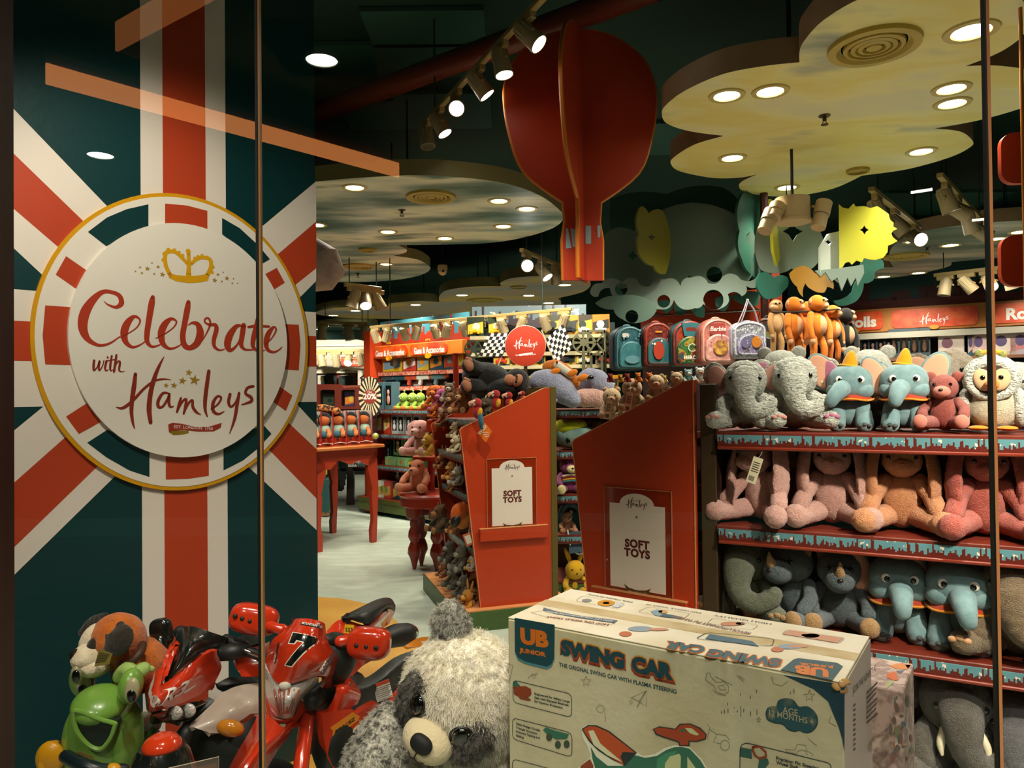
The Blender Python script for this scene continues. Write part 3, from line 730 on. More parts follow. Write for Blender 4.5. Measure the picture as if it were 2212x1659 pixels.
def holder(pl, px_frame, px_paper, arch, nm_px, star_px, txt, foot, label, root_z=.004):
    """clear sign holder standing on a ledge: frame sheet, paper, lettering"""
    fr = pl.uvs(px_frame); pp = pl.uvs(px_paper)
    o = thing('sign_holder', label, 'sign', pl.M())
    x0, x1 = sum(p[0] for p in (fr[0], fr[3])) / 2, sum(p[0] for p in (fr[1], fr[2])) / 2
    y0, y1 = sum(p[1] for p in (fr[2], fr[3])) / 2, sum(p[1] for p in (fr[0], fr[1])) / 2
    part('back_sheet', slab([(x0, y0), (x1, y0), (x1, y1), (x0, y1)], .002, .005), mat('#8c2a10', .12, coat=.6), o, label='clear acrylic sheet')
    part('edge_rim', cat(*[box(((a + c) / 2, (b + d) / 2, .005), (abs(a - c) + .003, abs(b - d) + .003, .006)) for a, b, c, d in ((x0, y1, x1, y1), (x0, y0, x0, y1), (x1, y0, x1, y1))]), mat('#c07a50', .25), o)
    a0, a1 = (pp[0][0] + pp[3][0]) / 2, (pp[1][0] + pp[2][0]) / 2
    b0, b1 = (pp[2][1] + pp[3][1]) / 2, (pp[0][1] + pp[1][1]) / 2
    w = a1 - a0; top = pl.uv(*arch)[1]; r = w * .31; cx_ = (a0 + a1) / 2
    out = [(a0, b0), (a1, b0), (a1, b1)] + [(cx_ + r * cos(rad(t)), b1 - .0 + (top - b1) * sin(rad(t))) for t in range(0, 181, 12)] + [(a0, b1)]
    part('paper', slab(out, .006, .007), mat('#e4d6c6', .5), o, label='cream paper with arched top')
    part('lettering', name_logo(w * .38, .0072, 1.25).xf(T(cx_, b1 + (top - b1) * .1)), mat('#2c1208', .5), o, label='brush lettered shop name')
    part('star_print', cat(poly(star(cx_, b1 - w * .2, w * .035), .0072), name_stars(w * .38, .0074).xf(T(cx_, b1 + (top - b1) * .1))), mat('#7a5a1a', .5), o)
    t = text('SOFT\nTOYS', 1, bold=.055, line=.85, sp=1.08); q = bounds(t); k = w * .47 / (q[1] - q[0])
    ty = pl.uv(*txt)[1]
    part('lettering', t.xf(T(cx_, ty, .0073) @ SC(k) @ T(0, -(q[2] + q[3]) / 2)), mat('#5a1c10', .5), o, label='dark red words SOFT TOYS')
    rb = [(-.5, .25), (-.42, .05), (0, -.22), (.42, .05), (.5, .25), (.44, -.02), (.5, -.25), (.4, -.2), (0, -.5), (-.4, -.2), (-.5, -.25), (-.44, -.02)]
    rb = [(-.46, .3), (-.3, .02), (0, -.12), (.3, .02), (.46, .3), (.4, -.05), (.46, -.22), (.3, -.3), (0, -.42), (-.3, -.3), (-.46, -.22), (-.4, -.05)]
    part('ribbon', slab([(cx_ + x * w * .52, b0 + .004 + y * w * .16) for x, y in rb], .0075, .0082), mat('#5a3a14', .5), o, label='brown ribbon with tiny white words')
    part('lettering', text_fit('Making smiles since 1760', (cx_ - w * .17, b0 - w * .05), (cx_ + w * .17, b0 - w * .05), w * .03).xf(T(0, 0, .0084)), mat('#e0d0b8', .5), o)
    return o
def ledge(pl, pa, pb, h, root):
    a, b = pl.uv(*pa), pl.uv(*pb); y = (a[1] + b[1]) / 2
    part('ledge', box(((a[0] + b[0]) / 2, y - h / 2, .012), (b[0] - a[0], h, .024), .003).xf(pl.M()), M_REDP, root, world=True)
    part('ledge_edge', box(((a[0] + b[0]) / 2, y + .001, .013), (b[0] - a[0], .004, .024)).xf(pl.M()), M_EDGE, root, world=True, label='paler top edge')
a, b = P(1020, 1000, 4.43), P(1195, 1000, 4.59)
G1 = Pl((a.x, a.y, 0), (b.x - a.x, b.y - a.y, 0))
run1 = -G1.n
def fin(name, pl, pts, root, th=.03, z=0, m=None):
    part(name, slab(pts, -th, 0).xf(pl.M(0, 0, z)), m or M_REDP, root, world=True)
    e = pts + [pts[0]]
    rim = G()
    for p, q in zip(pts, pts[1:]):
        if (q[1] < .15 and p[1] < .15): continue
        d = V(q) - V(p); L = d.length
        if L < 1e-4: continue
        rim.add(box((L / 2, 0, 0), (L, .004, .004)).xf(T(p[0], p[1], .0) @ Matrix.Rotation(math.atan2(d.y, d.x), 4, 'Z')))
    part('edge_strip', rim.xf(pl.M(0, 0, z)), M_EDGE, root, world=True, label='pale edge of the panel')
f1 = G1.uvs([(1040, 1326), (996, 945), (993, 931), (996, 925), (1176, 838), (1187, 838)])
f1.append((f1[-1][0], f1[0][1]))
f1 = [f1[0]] + f1[1:]
g1 = thing('toy_gondola', 'red soft toy shelf unit with a bright red end panel beside the aisle', 'shelf unit', (a.x, a.y, 0))
fin('end_panel', G1, f1, g1)
fin('end_panel', G1, f1, g1, z=-.82)
ux0, ux1 = f1[2][0], f1[5][0]
def lean(z): return f1[0][0] + (f1[1][0] - f1[0][0]) * (z - f1[0][1]) / (f1[1][1] - f1[0][1])
part('back_post', box((ux1 + .02, .73, -.44), (.04, 1.42, .9), .003).xf(G1.M()), M_OLIVE, g1, world=True)
part('back_panel', box((ux1 - .03, .75, -.44), (.02, 1.3, .84)).xf(G1.M()), M_BACK, g1, world=True)
SH1 = (.12, .45, .78, 1.02, 1.235)
for z in SH1:
    u0 = lean(z) + (.03 if z < 1.2 else .1)
    part('shelf', box(((u0 + ux1) / 2, z - .012, -.425), (ux1 - u0, .024, .79)).xf(G1.M()), M_SHELF, g1, world=True)
    if z > .2: strip('price_strip', G1.at(u0 - .004, z - .045, -.82), -run1, -G1.ex, .79, .045, g1)
pb_ = [(-.5, -.06), (.62, -.06), (.62, -1.0), (-.12, -1.0)]
q = [G1.at(f1[0][0] - .16, 0, .06), G1.at(ux1 + .12, 0, .06), G1.at(ux1 + .12, 0, -.98), G1.at(f1[0][0] - .16, 0, -.98)]
part('plinth', slab([(p.x, p.y) for p in q], .0, .115), M_GREEN, g1, world=True, label='olive green textured plinth')
part('plinth_edge', slab([(p.x, p.y) for p in [V((sum(v.x for v in q) / 4, sum(v.y for v in q) / 4, 0)) + (v - V((sum(v.x for v in q) / 4, sum(v.y for v in q) / 4, 0))) * .985 for v in q]], .115, .121), M_EDGE, g1, world=True)
ledge(G1, (1034.6, 1141), (1181, 1134), .075, g1)
holder(G1, [(1051, 992), (1158, 988), (1158, 1137), (1052, 1138)], [(1062, 1012), (1149, 1008), (1149, 1131), (1062, 1137)], (1106, 994), None, None, (1106, 1072), 0,
       'cream SOFT TOYS sign in a clear holder on the bright red end panel')
a = P(1236, 955, 3.26); yaw2 = 38
G2 = Pl((a.x, a.y, 0), (cos(rad(yaw2)), -sin(rad(yaw2)), 0))
f2 = G2.uvs([(1268, 1274), (1237, 962), (1237, 955), (1241, 949), (1464, 831), (1476, 824), (1497, 821)])
bl = (f2[0][0] + (f2[0][0] - f2[1][0]) * (f2[0][1] - .1) / (f2[1][1] - f2[0][1]), .1)
f2 = [bl] + f2[1:]; f2.append((f2[-1][0], .1))
g2 = thing('toy_gondola', 'darker red soft toy shelf unit behind the white cardboard box', 'shelf unit', (a.x, a.y, 0))
fin('end_panel', G2, f2, g2)
w2 = f2[-1][0]
part('back_panel', box((w2 - .06, .75, -.45), (.02, 1.3, .8)).xf(G2.M()), M_BACK, g2, world=True)
for z in (.45, .78, 1.02, 1.235):
    u0 = .04 + (bl[0]) * max(0, (1.1 - z)) + (.08 if z > 1.2 else 0)
    part('shelf', box(((u0 + w2) / 2, z - .012, -.45), (w2 - u0 - .06, .024, .84)).xf(G2.M()), M_SHELF, g2, world=True)
    strip('price_strip', G2.at(u0 - .004, z - .045, -.86), G2.n, -G2.ex, .83, .045, g2)
ledge(G2, (1283, 1265), (1487, 1300), .06, g2)
holder(G2, [(1306, 1050), (1451, 1063), (1455, 1292), (1310, 1266)], [(1318, 1084), (1437, 1096), (1441, 1284), (1321, 1265)], (1375, 1066), None, None, (1379, 1185), 0,
       'pinkish SOFT TOYS sign in a clear holder on the darker panel behind the carton')
a = P(1512, 900, 2.9)
G3 = Pl((a.x, a.y, 0), (cos(rad(28)), -sin(rad(28)), 0))
W3 = 1.3
part('side_post', box((.03, .72, -.03), (.06, 1.42, .06), .004).xf(G3.M()), mat('#3a2a10', .5), g2, world=True)
part('side_panel', box((.05, .62, -.22), (.02, 1.22, .42)).xf(G3.M()), M_BACK, g2, world=True)
part('back_panel', box((.05 + W3 / 2, .62, -.42), (W3, 1.22, .02)).xf(G3.M()), M_BACK, g2, world=True)
SH3 = (1.245, .885, .49, .03)
for z in SH3:
    part('shelf', box((.06 + W3 / 2, z - .015, -.2), (W3, .03, .42), .003).xf(G3.M()), M_SHELF, g2, world=True)
    if z > .2:
        strip('price_strip', G3.at(.07, z - .058, .012), G3.ex, G3.n, W3, .046, g2)
        part('shelf_lip', box((.07 + W3 / 2, z - .062, .012), (W3, .012, .03), .003).xf(G3.M()), mat('#7a2a16', .35), g2, world=True)
part('base_plinth', box((.06 + W3 / 2, .04, -.2), (W3, .08, .4)).xf(G3.M()), M_BROWN, g2, world=True)
BX0, BX1, BY = .3, 1.25, 5.15
g3 = thing('toy_gondola', 'shelf unit of pillow toys seen in the gap between the two red end panels', 'shelf unit', ((BX0 + BX1) / 2, BY, 0))
SHB = (1.285, 1.0, .695, .415, .1)
for z in SHB:
    part('shelf', box(((BX0 + BX1) / 2, BY + .2, z - .012), (BX1 - BX0, .4, .024)), M_SHELF, g3, world=True)
    if z > .2: strip('price_strip', (BX0, BY - .006, z - .06), (1, 0, 0), (0, -1, 0), BX1 - BX0, .048, g3, M_SKY)
part('back_panel', box(((BX0 + BX1) / 2, BY + .41, .66), (BX1 - BX0, .02, 1.25)), M_BACK, g3, world=True)
part('side_panel', box((BX1, BY + .2, .66), (.03, .42, 1.3)), M_REDP, g3, world=True)
part('plinth', box(((BX0 + BX1) / 2, BY + .2, .04), (BX1 - BX0, .4, .08)), M_GREEN, g3, world=True)
def hairy(o, count, length, rad_=.0011, kids=8, rough=.006, seed=1):
    md = o.modifiers.new('pile', 'PARTICLE_SYSTEM'); ps = md.particle_system; st_ = ps.settings; ps.seed = seed
    st_.type = 'HAIR'; st_.count = count; st_.hair_length = length; st_.hair_step = 3; st_.child_type = 'SIMPLE'; st_.child_percent = 2
    st_.rendered_child_count = kids; st_.child_radius = .012; st_.roughness_2 = rough; st_.roughness_endpoint = rough * .6; st_.radius_scale = 1; st_.root_radius = rad_; st_.tip_radius = rad_ * .3
    st_.brownian_factor = .004; st_.tangent_factor = .0; st_.object_align_factor = (0, 0, -.004)
    return o
M_EYE = mat('#060605', .08, coat=1); M_EYEW = mat('#efe9dc', .3); M_NOSE = mat('#1a120e', .4)
def eyes(root, x, y, z, r, white=0, m=None, dx=0):
    for s in (-1, 1):
        if white:
            e = part('eye', ell((s * x + dx, y, z), (white, white * .4, white * 1.15), seg=14, ring=8), M_EYEW, root)
            part('pupil', ell((s * x * .92 + dx, y - white * .3, z - white * .15), (r, r * .5, r * 1.1), seg=12, ring=8), m or M_EYE, e)
        else:
            part('eye', ell((s * x + dx, y, z), (r, r * .6, r), seg=12, ring=8), m or M_EYE, root)
def sized(px, pyb, Y, hpx, rz=0, rx=0, ry=0):
    return pose(P(px, pyb, Y), rz, hpx * Y / F, rx, ry)
def fluffy_elephant(M, label, fm, pink, spots=None, group=None, trunk=1, n=.014, tusk=None, earup=0, name='elephant_plush'):
    o = thing(name, label, 'soft toy', M, group=group)
    part('body', ell((0, .04, .28), (.27, .25, .3), seg=40, ring=26, n=n, fr=22), fm, o)
    part('head', ell((0, -.08, .68), (.29, .25, .28), seg=72, ring=46, n=n * 1.2, fr=16, k=2.2), fm, o)
    tp = [(0, -.22, .7), (-.01, -.36, .58), (0, -.42, .42), (.06 * trunk, -.43, .3), (.18 * trunk, -.42, .25), (.3 * trunk, -.4, .31), (.34 * trunk, -.39, .37)]
    part('trunk', tube(tp, [.2, .17, .135, .12, .11, .1, .085], 20, 9, n=n, fr=20), fm, o)
    part('trunk_creases', cat(*[tube([(-.09, -.395 - .02 * k, .6 - .06 * k), (0, -.475 - .012 * k, .575 - .06 * k), (.09, -.395 - .02 * k, .6 - .06 * k)], .016, 6, 4) for k in range(4)]), fm, o)
    for s in (-1, 1):
        e = part('ear', ell((s * .4, .04, .72 + earup), (.19, .055, .23), rot=(0, s * 22, s * -24), seg=28, ring=18, n=n, fr=22), fm, o)
        part('inner_ear', ell((s * .39, -.005, .71 + earup), (.15, .03, .19), rot=(0, s * 22, s * -24), seg=20, ring=12), pink, e, label='pink lining')
        if spots: part('ear_spots', cat(*[ell((s * (.39 + a), -.033, .71 + earup + b), (.026, .012, .026), seg=10, ring=6) for a, b in ((-.05, .09), (.03, -.02), (-.04, -.1), (.06, .1))]), spots, e)
        part('arm', tube([(s * .2, -.05, .42), (s * .3, -.2, .33), (s * .3, -.3, .2)], [.1, .11, .1], 16, 6, n=n, fr=22), fm, o)
        f = part('foot', tube([(s * .18, -.1, .12), (s * .3, -.26, .12), (s * .42, -.4, .12)], [.12, .13, .12], 18, 6, n=n, fr=22), fm, o)
        part('toe_pads', cat(*[ell((s * .44 + d, -.49, .18 - abs(d) * .3), (.04, .03, .03), seg=10, ring=8) for d in (-.06, 0, .06)]), pink, f, label='pink toes')
        if tusk: part('tusk', tube([(s * .14, -.3, .5), (s * .18, -.36, .4), (s * .18, -.4, .32)], [.035, .035, .015], 10, 4), tusk, o)
    eyes(o, .19, -.29, .7, .034)
    return o
def blue_elephant(M, label, cap=True, group=None, look=0, name='elephant_plush', legs=1, earL=1, earR=1):
    """plain blue-grey elephant with cap and neckerchief"""
    bm = plush_m('#6f8f94', '#7d9a9c'); pk = plush_m('#dca384'); o = thing(name, label, 'soft toy', M, group=group)
    part('body', ell((0, .08, .24), (.24, .2, .24), seg=24, ring=16), bm, o)
    hd = cat(ell((0, -.02, .64), (.3, .25, .25), seg=32, ring=20, k=2.3), ell((-.15, -.1, .53), (.16, .15, .13), seg=20, ring=12), ell((.15, -.1, .53), (.16, .15, .13), seg=20, ring=12))
    part('head', hd, bm, o)
    part('trunk', tube([(look * .1, -.2, .56), (look * .14, -.36, .52), (look * .2, -.44, .45), (look * .24, -.46, .38)], [.13, .115, .1, .085], 16, 6), bm, o)
    eyes(o, .14, -.25, .68, .03, .044)
    for s, k in ((-1, earL), (1, earR)):
        e = part('ear', ell((s * .36, .06, .6 + .12 * k), (.13 + .04 * k, .045, .3), rot=(0, s * (14 + 8 * k), s * -14), seg=24, ring=16), bm, o)
        part('inner_ear', ell((s * .36, .025, .6 + .12 * k), (.11 + .035 * k, .03, .27), rot=(0, s * (14 + 8 * k), s * -14), seg=20, ring=12), pk, e, label='peach lining')
        part('leg', tube([(s * .15, -.02, .3), (s * .17, -.1, .14), (s * .18, -.14, .06)], [.11, .115, .12], 16, 5), bm, o)
        part('toe_patch', cat(*[ell((s * .18 + d, -.255, .06 - abs(d) * .25), (.035, .02, .028), seg=8, ring=6) for d in (-.06, 0, .06)]), mat('#4a5452', .8), o)
    n = part('neckerchief', lathe([(.18, .06), (.24, .04), (.3, -.01), (.31, -.03), (.28, -.02), (.2, .02)], 28).xf(T(0, -.03, .42) @ SC(1, .9, 1)), plush_m('#a83414'), o)
    part('trim', tube([(.305 * cos(rad(t)), -.03 + .275 * sin(rad(t)), .4 + .012 * cos(rad(t * 4))) for t in range(0, 361, 20)], .014, 8, 2, False), plush_m('#d88a18'), n, label='orange braid')
    if cap:
        c = part('cap', cat(lathe([(.12, 0), (.125, .02), (.105, .03), (.09, .1), (.05, .2), (.02, .235), (.001, .24)], 24).xf(T(0, 0, .86) @ RY(8))), plush_m('#d89a12'), o, label='mustard felt cap')
        part('cap_brim', lathe([(.1, -.01), (.14, 0), (.145, .02), (.13, .035), (.1, .03)], 24).xf(T(0, 0, .86) @ RY(8)), plush_m('#d89a12'), c)
    return o
def bunny(M, label, col, col2, group=None, n=.01, turn=0, legs=1, hd=1, name='rabbit_plush'):
    fm = fur(col, col2); o = thing(name, label, 'soft toy', M, group=group)
    part('body', ell((0, .05, .3), (.21, .18, .31), seg=36, ring=24, n=n, fr=22), fm, o)
    part('head', ell((turn * .05, -.05, .74), (.2, .19, .19), seg=36, ring=24, n=n, fr=22), fm, o)
    part('muzzle', ell((turn * .09, -.19, .69), (.12, .09, .09), seg=24, ring=16, n=n, fr=22), fm, o)
    part('nose', ell((turn * .11, -.28, .71), (.022, .014, .016), seg=10, ring=6), mat('#b06a58', .6), o)
    eyes(o, .13, -.2, .77, .024, dx=turn * .06)
    for s in (-1, 1):
        part('ear', tube([(s * .1, 0, .9), (s * .24, -.03, .88), (s * .3, -.1, .66), (s * .31, -.14, .42), (s * .29, -.15, .26)], [.06, .1, .115, .12, .07], 18, 7, flat=.5, n=n, fr=20, up=(0, -1, 0)), fm, o)
        part('arm', tube([(s * .17, 0, .5), (s * .27, -.12, .36), (s * .33, -.24, .22)], [.09, .09, .1], 16, 6, n=n, fr=22), fm, o)
        part('leg', tube([(s * .14, -.02, .14), (s * .26, -.2, .11), (s * .34, -.36, .1)], [.12, .11, .1], 16, 6, n=n, fr=22), fm, o)
        part('foot', ell((s * .37, -.42, .12), (.13, .12, .13), seg=28, ring=18, n=n, fr=22), fm, o)
    return o
def sitter(M, label, fm, lit, name='bear_plush', ears='round', snout=None, horn=None, group=None, n=.008, feet=None, eye=.03, white=0, belly=None, tail=None, earm=None, hz=.7, hs=1.0):
    """seated plush animal with arms and feet"""
    lit = lit or fm; o = thing(name, label, 'soft toy', M, group=group); dn = dict(n=n, fr=20)
    part('body', ell((0, .04, .28), (.24, .22, .3), seg=26, ring=18, **dn), fm, o)
    if belly: part('belly', ell((0, -.05, .28), (.18, .16, .22), seg=20, ring=14), belly, o)
    part('head', ell((0, -.06, hz), (.25 * hs, .22 * hs, .24 * hs), seg=28, ring=20, **dn), fm, o)
    sn = snout or (.13, .12, .1)
    part('muzzle', ell((0, -.06 - .2 * hs - sn[1] * .3, hz - .07), sn, seg=20, ring=14), lit, o)
    part('nose', ell((0, -.06 - .2 * hs - sn[1] * 1.25, hz - .04), (.035, .025, .025), seg=10, ring=8), M_NOSE, o)
    eyes(o, .12, -.06 - .19 * hs, hz + .05, eye, white)
    for s in (-1, 1):
        if ears == 'round': part('ear', ell((s * .2, -.02, hz + .2 * hs), (.09, .05, .09), rot=(0, s * 20, 0), seg=16, ring=10), earm or fm, o)
        elif ears == 'point': part('ear', tube([(s * .15, -.03, hz + .13), (s * .2, -.03, hz + .28), (s * .22, -.03, hz + .36)], [.09, .06, .02], 12, 3, flat=.5), earm or fm, o)
        elif ears == 'long': part('ear', tube([(s * .1, 0, hz + .15), (s * .2, .03, hz + .42), (s * .26, .05, hz + .6)], [.05, .07, .03], 12, 4, flat=.6), earm or fm, o)
        elif ears == 'flop': part('ear', tube([(s * .2, -.02, hz + .17), (s * .3, -.08, hz + .05), (s * .3, -.12, hz - .14)], [.06, .09, .07], 12, 4, flat=.4), earm or fm, o)
        part('arm', tube([(s * .2, -.02, .46), (s * .3, -.14, .34), (s * .3, -.26, .24)], [.08, .085, .085], 14, 4, **dn), fm, o)
        f = part('leg', tube([(s * .14, -.05, .12), (s * .25, -.26, .12), (s * .3, -.4, .13)], [.11, .11, .1], 14, 4, **dn), fm, o)
        part('sole', ell((s * .3, -.45, .14), (.11, .07, .12), seg=16, ring=10), feet or lit, f)
    if horn: part('horn', tube([(0, -.38, hz - .02), (0, -.44, hz + .06), (0, -.46, hz + .16)], [.07, .05, .012], 12, 4), horn, o)
    if tail: part('tail', tube([(.1, .2, .15), (.35, .2, .12), (.5, .1, .16)], [.05, .05, .04], 10, 4), tail, o)
    return o

def on3(px, z, back=.16):
    """world point on a window-side shelf under pixel column px, set back from the lip"""
    d = ray(px, 850); o_ = G3.o - G3.n * back; t = (o_ - CAM).dot(G3.n) / d.dot(G3.n); q = CAM + d * t
    return V((q.x, q.y, z))
def s3(px, z, hpx, back=.16, rz=0, rx=0, ry=0, dz=0):
    p = on3(px, z, back); p.z += dz + .012
    return pose(p, rz - 28, hpx * p.y / F, rx, ry)
F_GREY = mat('#9aa096', .95, bump=1, bs=24, var=('#dadccd', '#b4b8ac', '#e2e2d4'), vs=11, sheen=.3, spec=.1, contrast=(.3, .7), stretch=(1, 1, 1.8), det=6); M_PINKEAR = plush_m('#b8708c'); M_PINKT = plush_m('#d69a8c'); M_CREAM = plush_m('#dac8a0')
Z1, Z2, Z3, Z4 = SH3
fluffy_elephant(s3(1610, Z1, 150, .1, rz=10), 'small fluffy grey elephant at the left end of the top shelf, trunk curled right', F_GREY, M_PINKT)
fluffy_elephant(s3(1716, Z1, 158, .16, rz=8), 'larger fluffy grey elephant with pink spotted ears on the top shelf', F_GREY, M_PINKEAR, M_CREAM)
blue_elephant(s3(1836, Z1, 152, .17, rz=4), 'blue elephant in a mustard cap, trunk swung left, beside the fluffy grey elephants', look=-1.0, earL=1.6, earR=.2)
blue_elephant(s3(1893, Z1, 150, .33, rz=30), 'blue elephant half hidden behind, only its mustard cap and back showing', look=0, earL=.2, earR=.2)
blue_elephant(s3(1953, Z1, 158, .16, rz=2), 'blue elephant with a very large raised peach ear on the top shelf', look=-.5, earL=1.0, earR=1.3)
o = fluffy_elephant(s3(2058, Z1, 172, .34, rz=-20), 'big brownish grey elephant behind the top row, head turned away', fur('#776a58', '#8f816a'), plush_m('#b98d74'))
o = sitter(s3(2040, Z1, 128, .15, rz=-10), 'rose pink plush slumped on the top shelf beside the penguin', fur('#b0574a', '#9c4438'), plush_m('#c47a68'), 'bear_plush', hs=.9)
PG = thing('penguin_plush', 'penguin plush in a fluffy grey hood with an orange beak', 'soft toy', s3(2142, Z1, 162, .15, rz=-4))
part('body', ell((0, .02, .28), (.3, .26, .3), seg=36, ring=24, n=.01, fr=22), fur('#b9b39a', '#d2c8a8'), PG)
part('wing', ell((-.3, .02, .3), (.09, .18, .26), seg=24, ring=16, n=.01, fr=20), F_GREY, PG); part('wing', ell((.3, .02, .3), (.09, .18, .26), seg=24, ring=16, n=.01, fr=20), F_GREY, PG)
hood = cat(ell((0, .06, .68), (.34, .3, .33), seg=44, ring=28, n=.008, fr=18))
part('hood', hood, F_GREY, PG)
part('hood_rim', tube([(.25 * cos(rad(t)), -.2, .66 + .23 * sin(rad(t))) for t in range(0, 361, 20)], .055, 12, 2, False, n=.006, fr=20), F_GREY, PG)
part('face', ell((0, -.2, .66), (.23, .07, .21), seg=28, ring=18), plush_m('#3a2a1e'), PG, label='dark brown face')
for s in (-1, 1):
    part('cheek', ell((s * .095, -.245, .66), (.11, .045, .15), rot=(0, s * 18, 0), seg=20, ring=12), plush_m('#cbab80'), PG)
    part('eye', ell((s * .1, -.29, .69), (.03, .015, .032), seg=12, ring=8), M_EYE, PG)
    part('foot', ell((s * .16, -.26, .03), (.12, .13, .035), seg=16, ring=8), plush_m('#d8820e'), PG)
part('beak', ell((0, -.32, .6), (.085, .09, .065), seg=16, ring=10), plush_m('#dc7a12'), PG)
part('pompom', ell((-.13, -.02, 1.02), .055, seg=14, ring=10, n=.012, fr=40), fur('#8a9a58', '#b9a83c'), PG); part('pompom', ell((.13, -.02, 1.0), .055, seg=14, ring=10, n=.012, fr=40), fur('#8a9a58', '#b9a83c'), PG)
part('headband', tube([(-.1, -.03, 1.02), (0, -.04, 1.05), (.1, -.03, 1.02)], .025, 8, 3), plush_m('#d8a012'), PG)
for px, hp, lab in ((1690, 172, 'white fluffy toy peeping out behind the spotted-ear elephant'), (1880, 176, 'white fluffy toy standing behind the capped blue elephants'), (2200, 150, 'pale fluffy toy at the right edge behind the penguin')):
    sitter(s3(px, Z1, hp, .33), lab, fur('#cfd0c4', '#b4b6aa'), None, 'bear_plush', ears='round')
bunny(s3(1640, Z2, 180, .12, rz=-16), 'pale pink long eared rabbit with a price tag, first on the middle shelf', '#d6a193', '#e2b0a2', turn=-1)
bunny(s3(1795, Z2, 190, .15, rz=4), 'blush pink rabbit with round feet, second on the middle shelf', '#cc988a', '#daa898')
bunny(s3(1945, Z2, 198, .15, rz=2), 'peach rabbit between the blush and rose rabbits', '#d28a58', '#e09a68')
bunny(s3(2125, Z2, 207, .13, rz=6), 'rose red rabbit at the right end of the middle shelf', '#b55444', '#c46252')
bunny(s3(1700, Z2, 170, .32), 'shadowed pink rabbit sitting behind the first two rabbits', '#c08c80', '#cc988a')
tg = on3(1628, Z2, .03); tg.z = 1.13
def price_tag(pl_M, w, h, label, col='#d8cfae', root=None):
    o = thing('price_tag', label, 'tag', pl_M)
    part('card', box((0, 0, 0), (w, .002, h)), mat(col, .5), o)
    part('print', cat(*[box((0, -.0014, h * (.3 - k * .085)), (w * .7, .0006, h * .03)) for k in range(5)], *[box((-w * .3 + w * .07 * k, -.0014, h * -.32), (w * (.03 if k % 3 else .045), .0006, h * .18)) for k in range(8)]), mat('#2a261c', .6), o)
    part('string', tube([(0, 0, h / 2), (.004, .01, h / 2 + .02), (0, .03, h / 2 + .035)], .0008, 5, 3), mat('#c9c0a8', .7), o)
    return o
price_tag(TV(P(1630, 1016, tg.y - .06)) @ RZ(-28) @ RY(18), .036, .1, 'long cream price tag hanging on the first pink rabbit')
F_OLV = fur('#58604c', '#6c7058'); F_BLG = fur('#46545a', ('#5f6c70', '#525f62')); M_BEIGE = fur('#a8804e', '#b8905c')
o = fluffy_elephant(s3(1612, Z3, 186, .18, rz=-6), 'olive grey elephant with a thick curled trunk on the lower shelf', F_OLV, M_BEIGE, trunk=1.15, n=.006)
for px, hp, lab, rz in ((1712, 182, 'blue grey rhinoceros plush turned aside next to the olive elephant', -30), (1806, 178, 'blue grey rhinoceros plush facing the window with a beige nose horn', 6)):
    sitter(s3(px, Z3, hp, .17, rz=rz), lab, F_BLG, F_BLG, 'rhinoceros_plush', ears='point', horn=M_BEIGE, feet=M_BEIGE, snout=(.17, .17, .15), earm=M_BEIGE)
blue_elephant(s3(1932, Z3, 192, .16, rz=6), 'blue elephant with a flattened mustard cap on the lower shelf', cap=True, earL=.3, earR=.3)
blue_elephant(s3(2062, Z3, 206, .13, rz=-2), 'bareheaded blue elephant with outstretched feet on the lower shelf', cap=False, earL=.2, earR=.3, look=.3)
fluffy_elephant(s3(2188, Z3, 222, .14, rz=-8), 'tan elephant with a big drooping beige ear behind the right glass seam', fur('#6e5a40', '#7e6a4c'), plush_m('#c8966c'), earup=-.02)
F_DK = fur('#4d4840', '#5d574c')
fluffy_elephant(s3(2046, Z4, 232, .16, rz=10), 'large dark grey elephant with white tusks on the bottom shelf', F_DK, F_DK, tusk=mat('#d9cfae', .5), n=.007)
fluffy_elephant(s3(2190, Z4, 205, .16, rz=-14), 'smaller grey elephant beside the tusked one on the bottom shelf', fur('#59585a', '#6a6a6a'), F_DK, n=.007)
def shell(rows, th=.012, per=4, closed=False):
    """curved sheet through rows of (px, py, Y) photo points carried to their real distance; th thick, away from the viewer"""
    W = [[tuple(P(*p)) for p in r] for r in rows]
    W = [cr(r, per) for r in W]
    cols = list(zip(*W)); cols = [cr(list(c_), per) for c_ in cols]
    nr, nc = len(cols[0]), len(cols); g = G()
    for i in range(nr):
        for j in range(nc): g.v.append(cols[j][i])
    def nrm(i, j):
        a = V(cols[min(j + 1, nc - 1)][i]) - V(cols[max(j - 1, 0)][i]); b = V(cols[j][min(i + 1, nr - 1)]) - V(cols[j][max(i - 1, 0)])
        n = a.cross(b)
        if n.length < 1e-9: return V((0, -1, 0))
        n.normalize(); return n if n.dot(CAM - V(cols[j][i])) > 0 else -n
    for i in range(nr):
        for j in range(nc): g.v.append(tuple(V(cols[j][i]) - nrm(i, j) * th))
    k = nr * nc; id_ = lambda i, j: i * nc + j
    for i in range(nr - 1):
        for j in range(nc - 1):
            g.f.append((id_(i, j), id_(i + 1, j), id_(i + 1, j + 1), id_(i, j + 1)))
            g.f.append((k + id_(i, j), k + id_(i, j + 1), k + id_(i + 1, j + 1), k + id_(i + 1, j)))
    rim = [id_(0, j) for j in range(nc)] + [id_(i, nc - 1) for i in range(1, nr)] + [id_(nr - 1, j) for j in range(nc - 2, -1, -1)] + [id_(i, 0) for i in range(nr - 2, 0, -1)]
    for a, b in zip(rim, rim[1:] + rim[:1]): g.f.append((a, b, k + b, k + a))
    return g.done()
def o5(x, y, Y): return (400 + x / 3.95, 1259 + y / 3.95, Y)
def o4(x, y, Y): return (x / 3.95, 1259 + y / 3.95, Y)
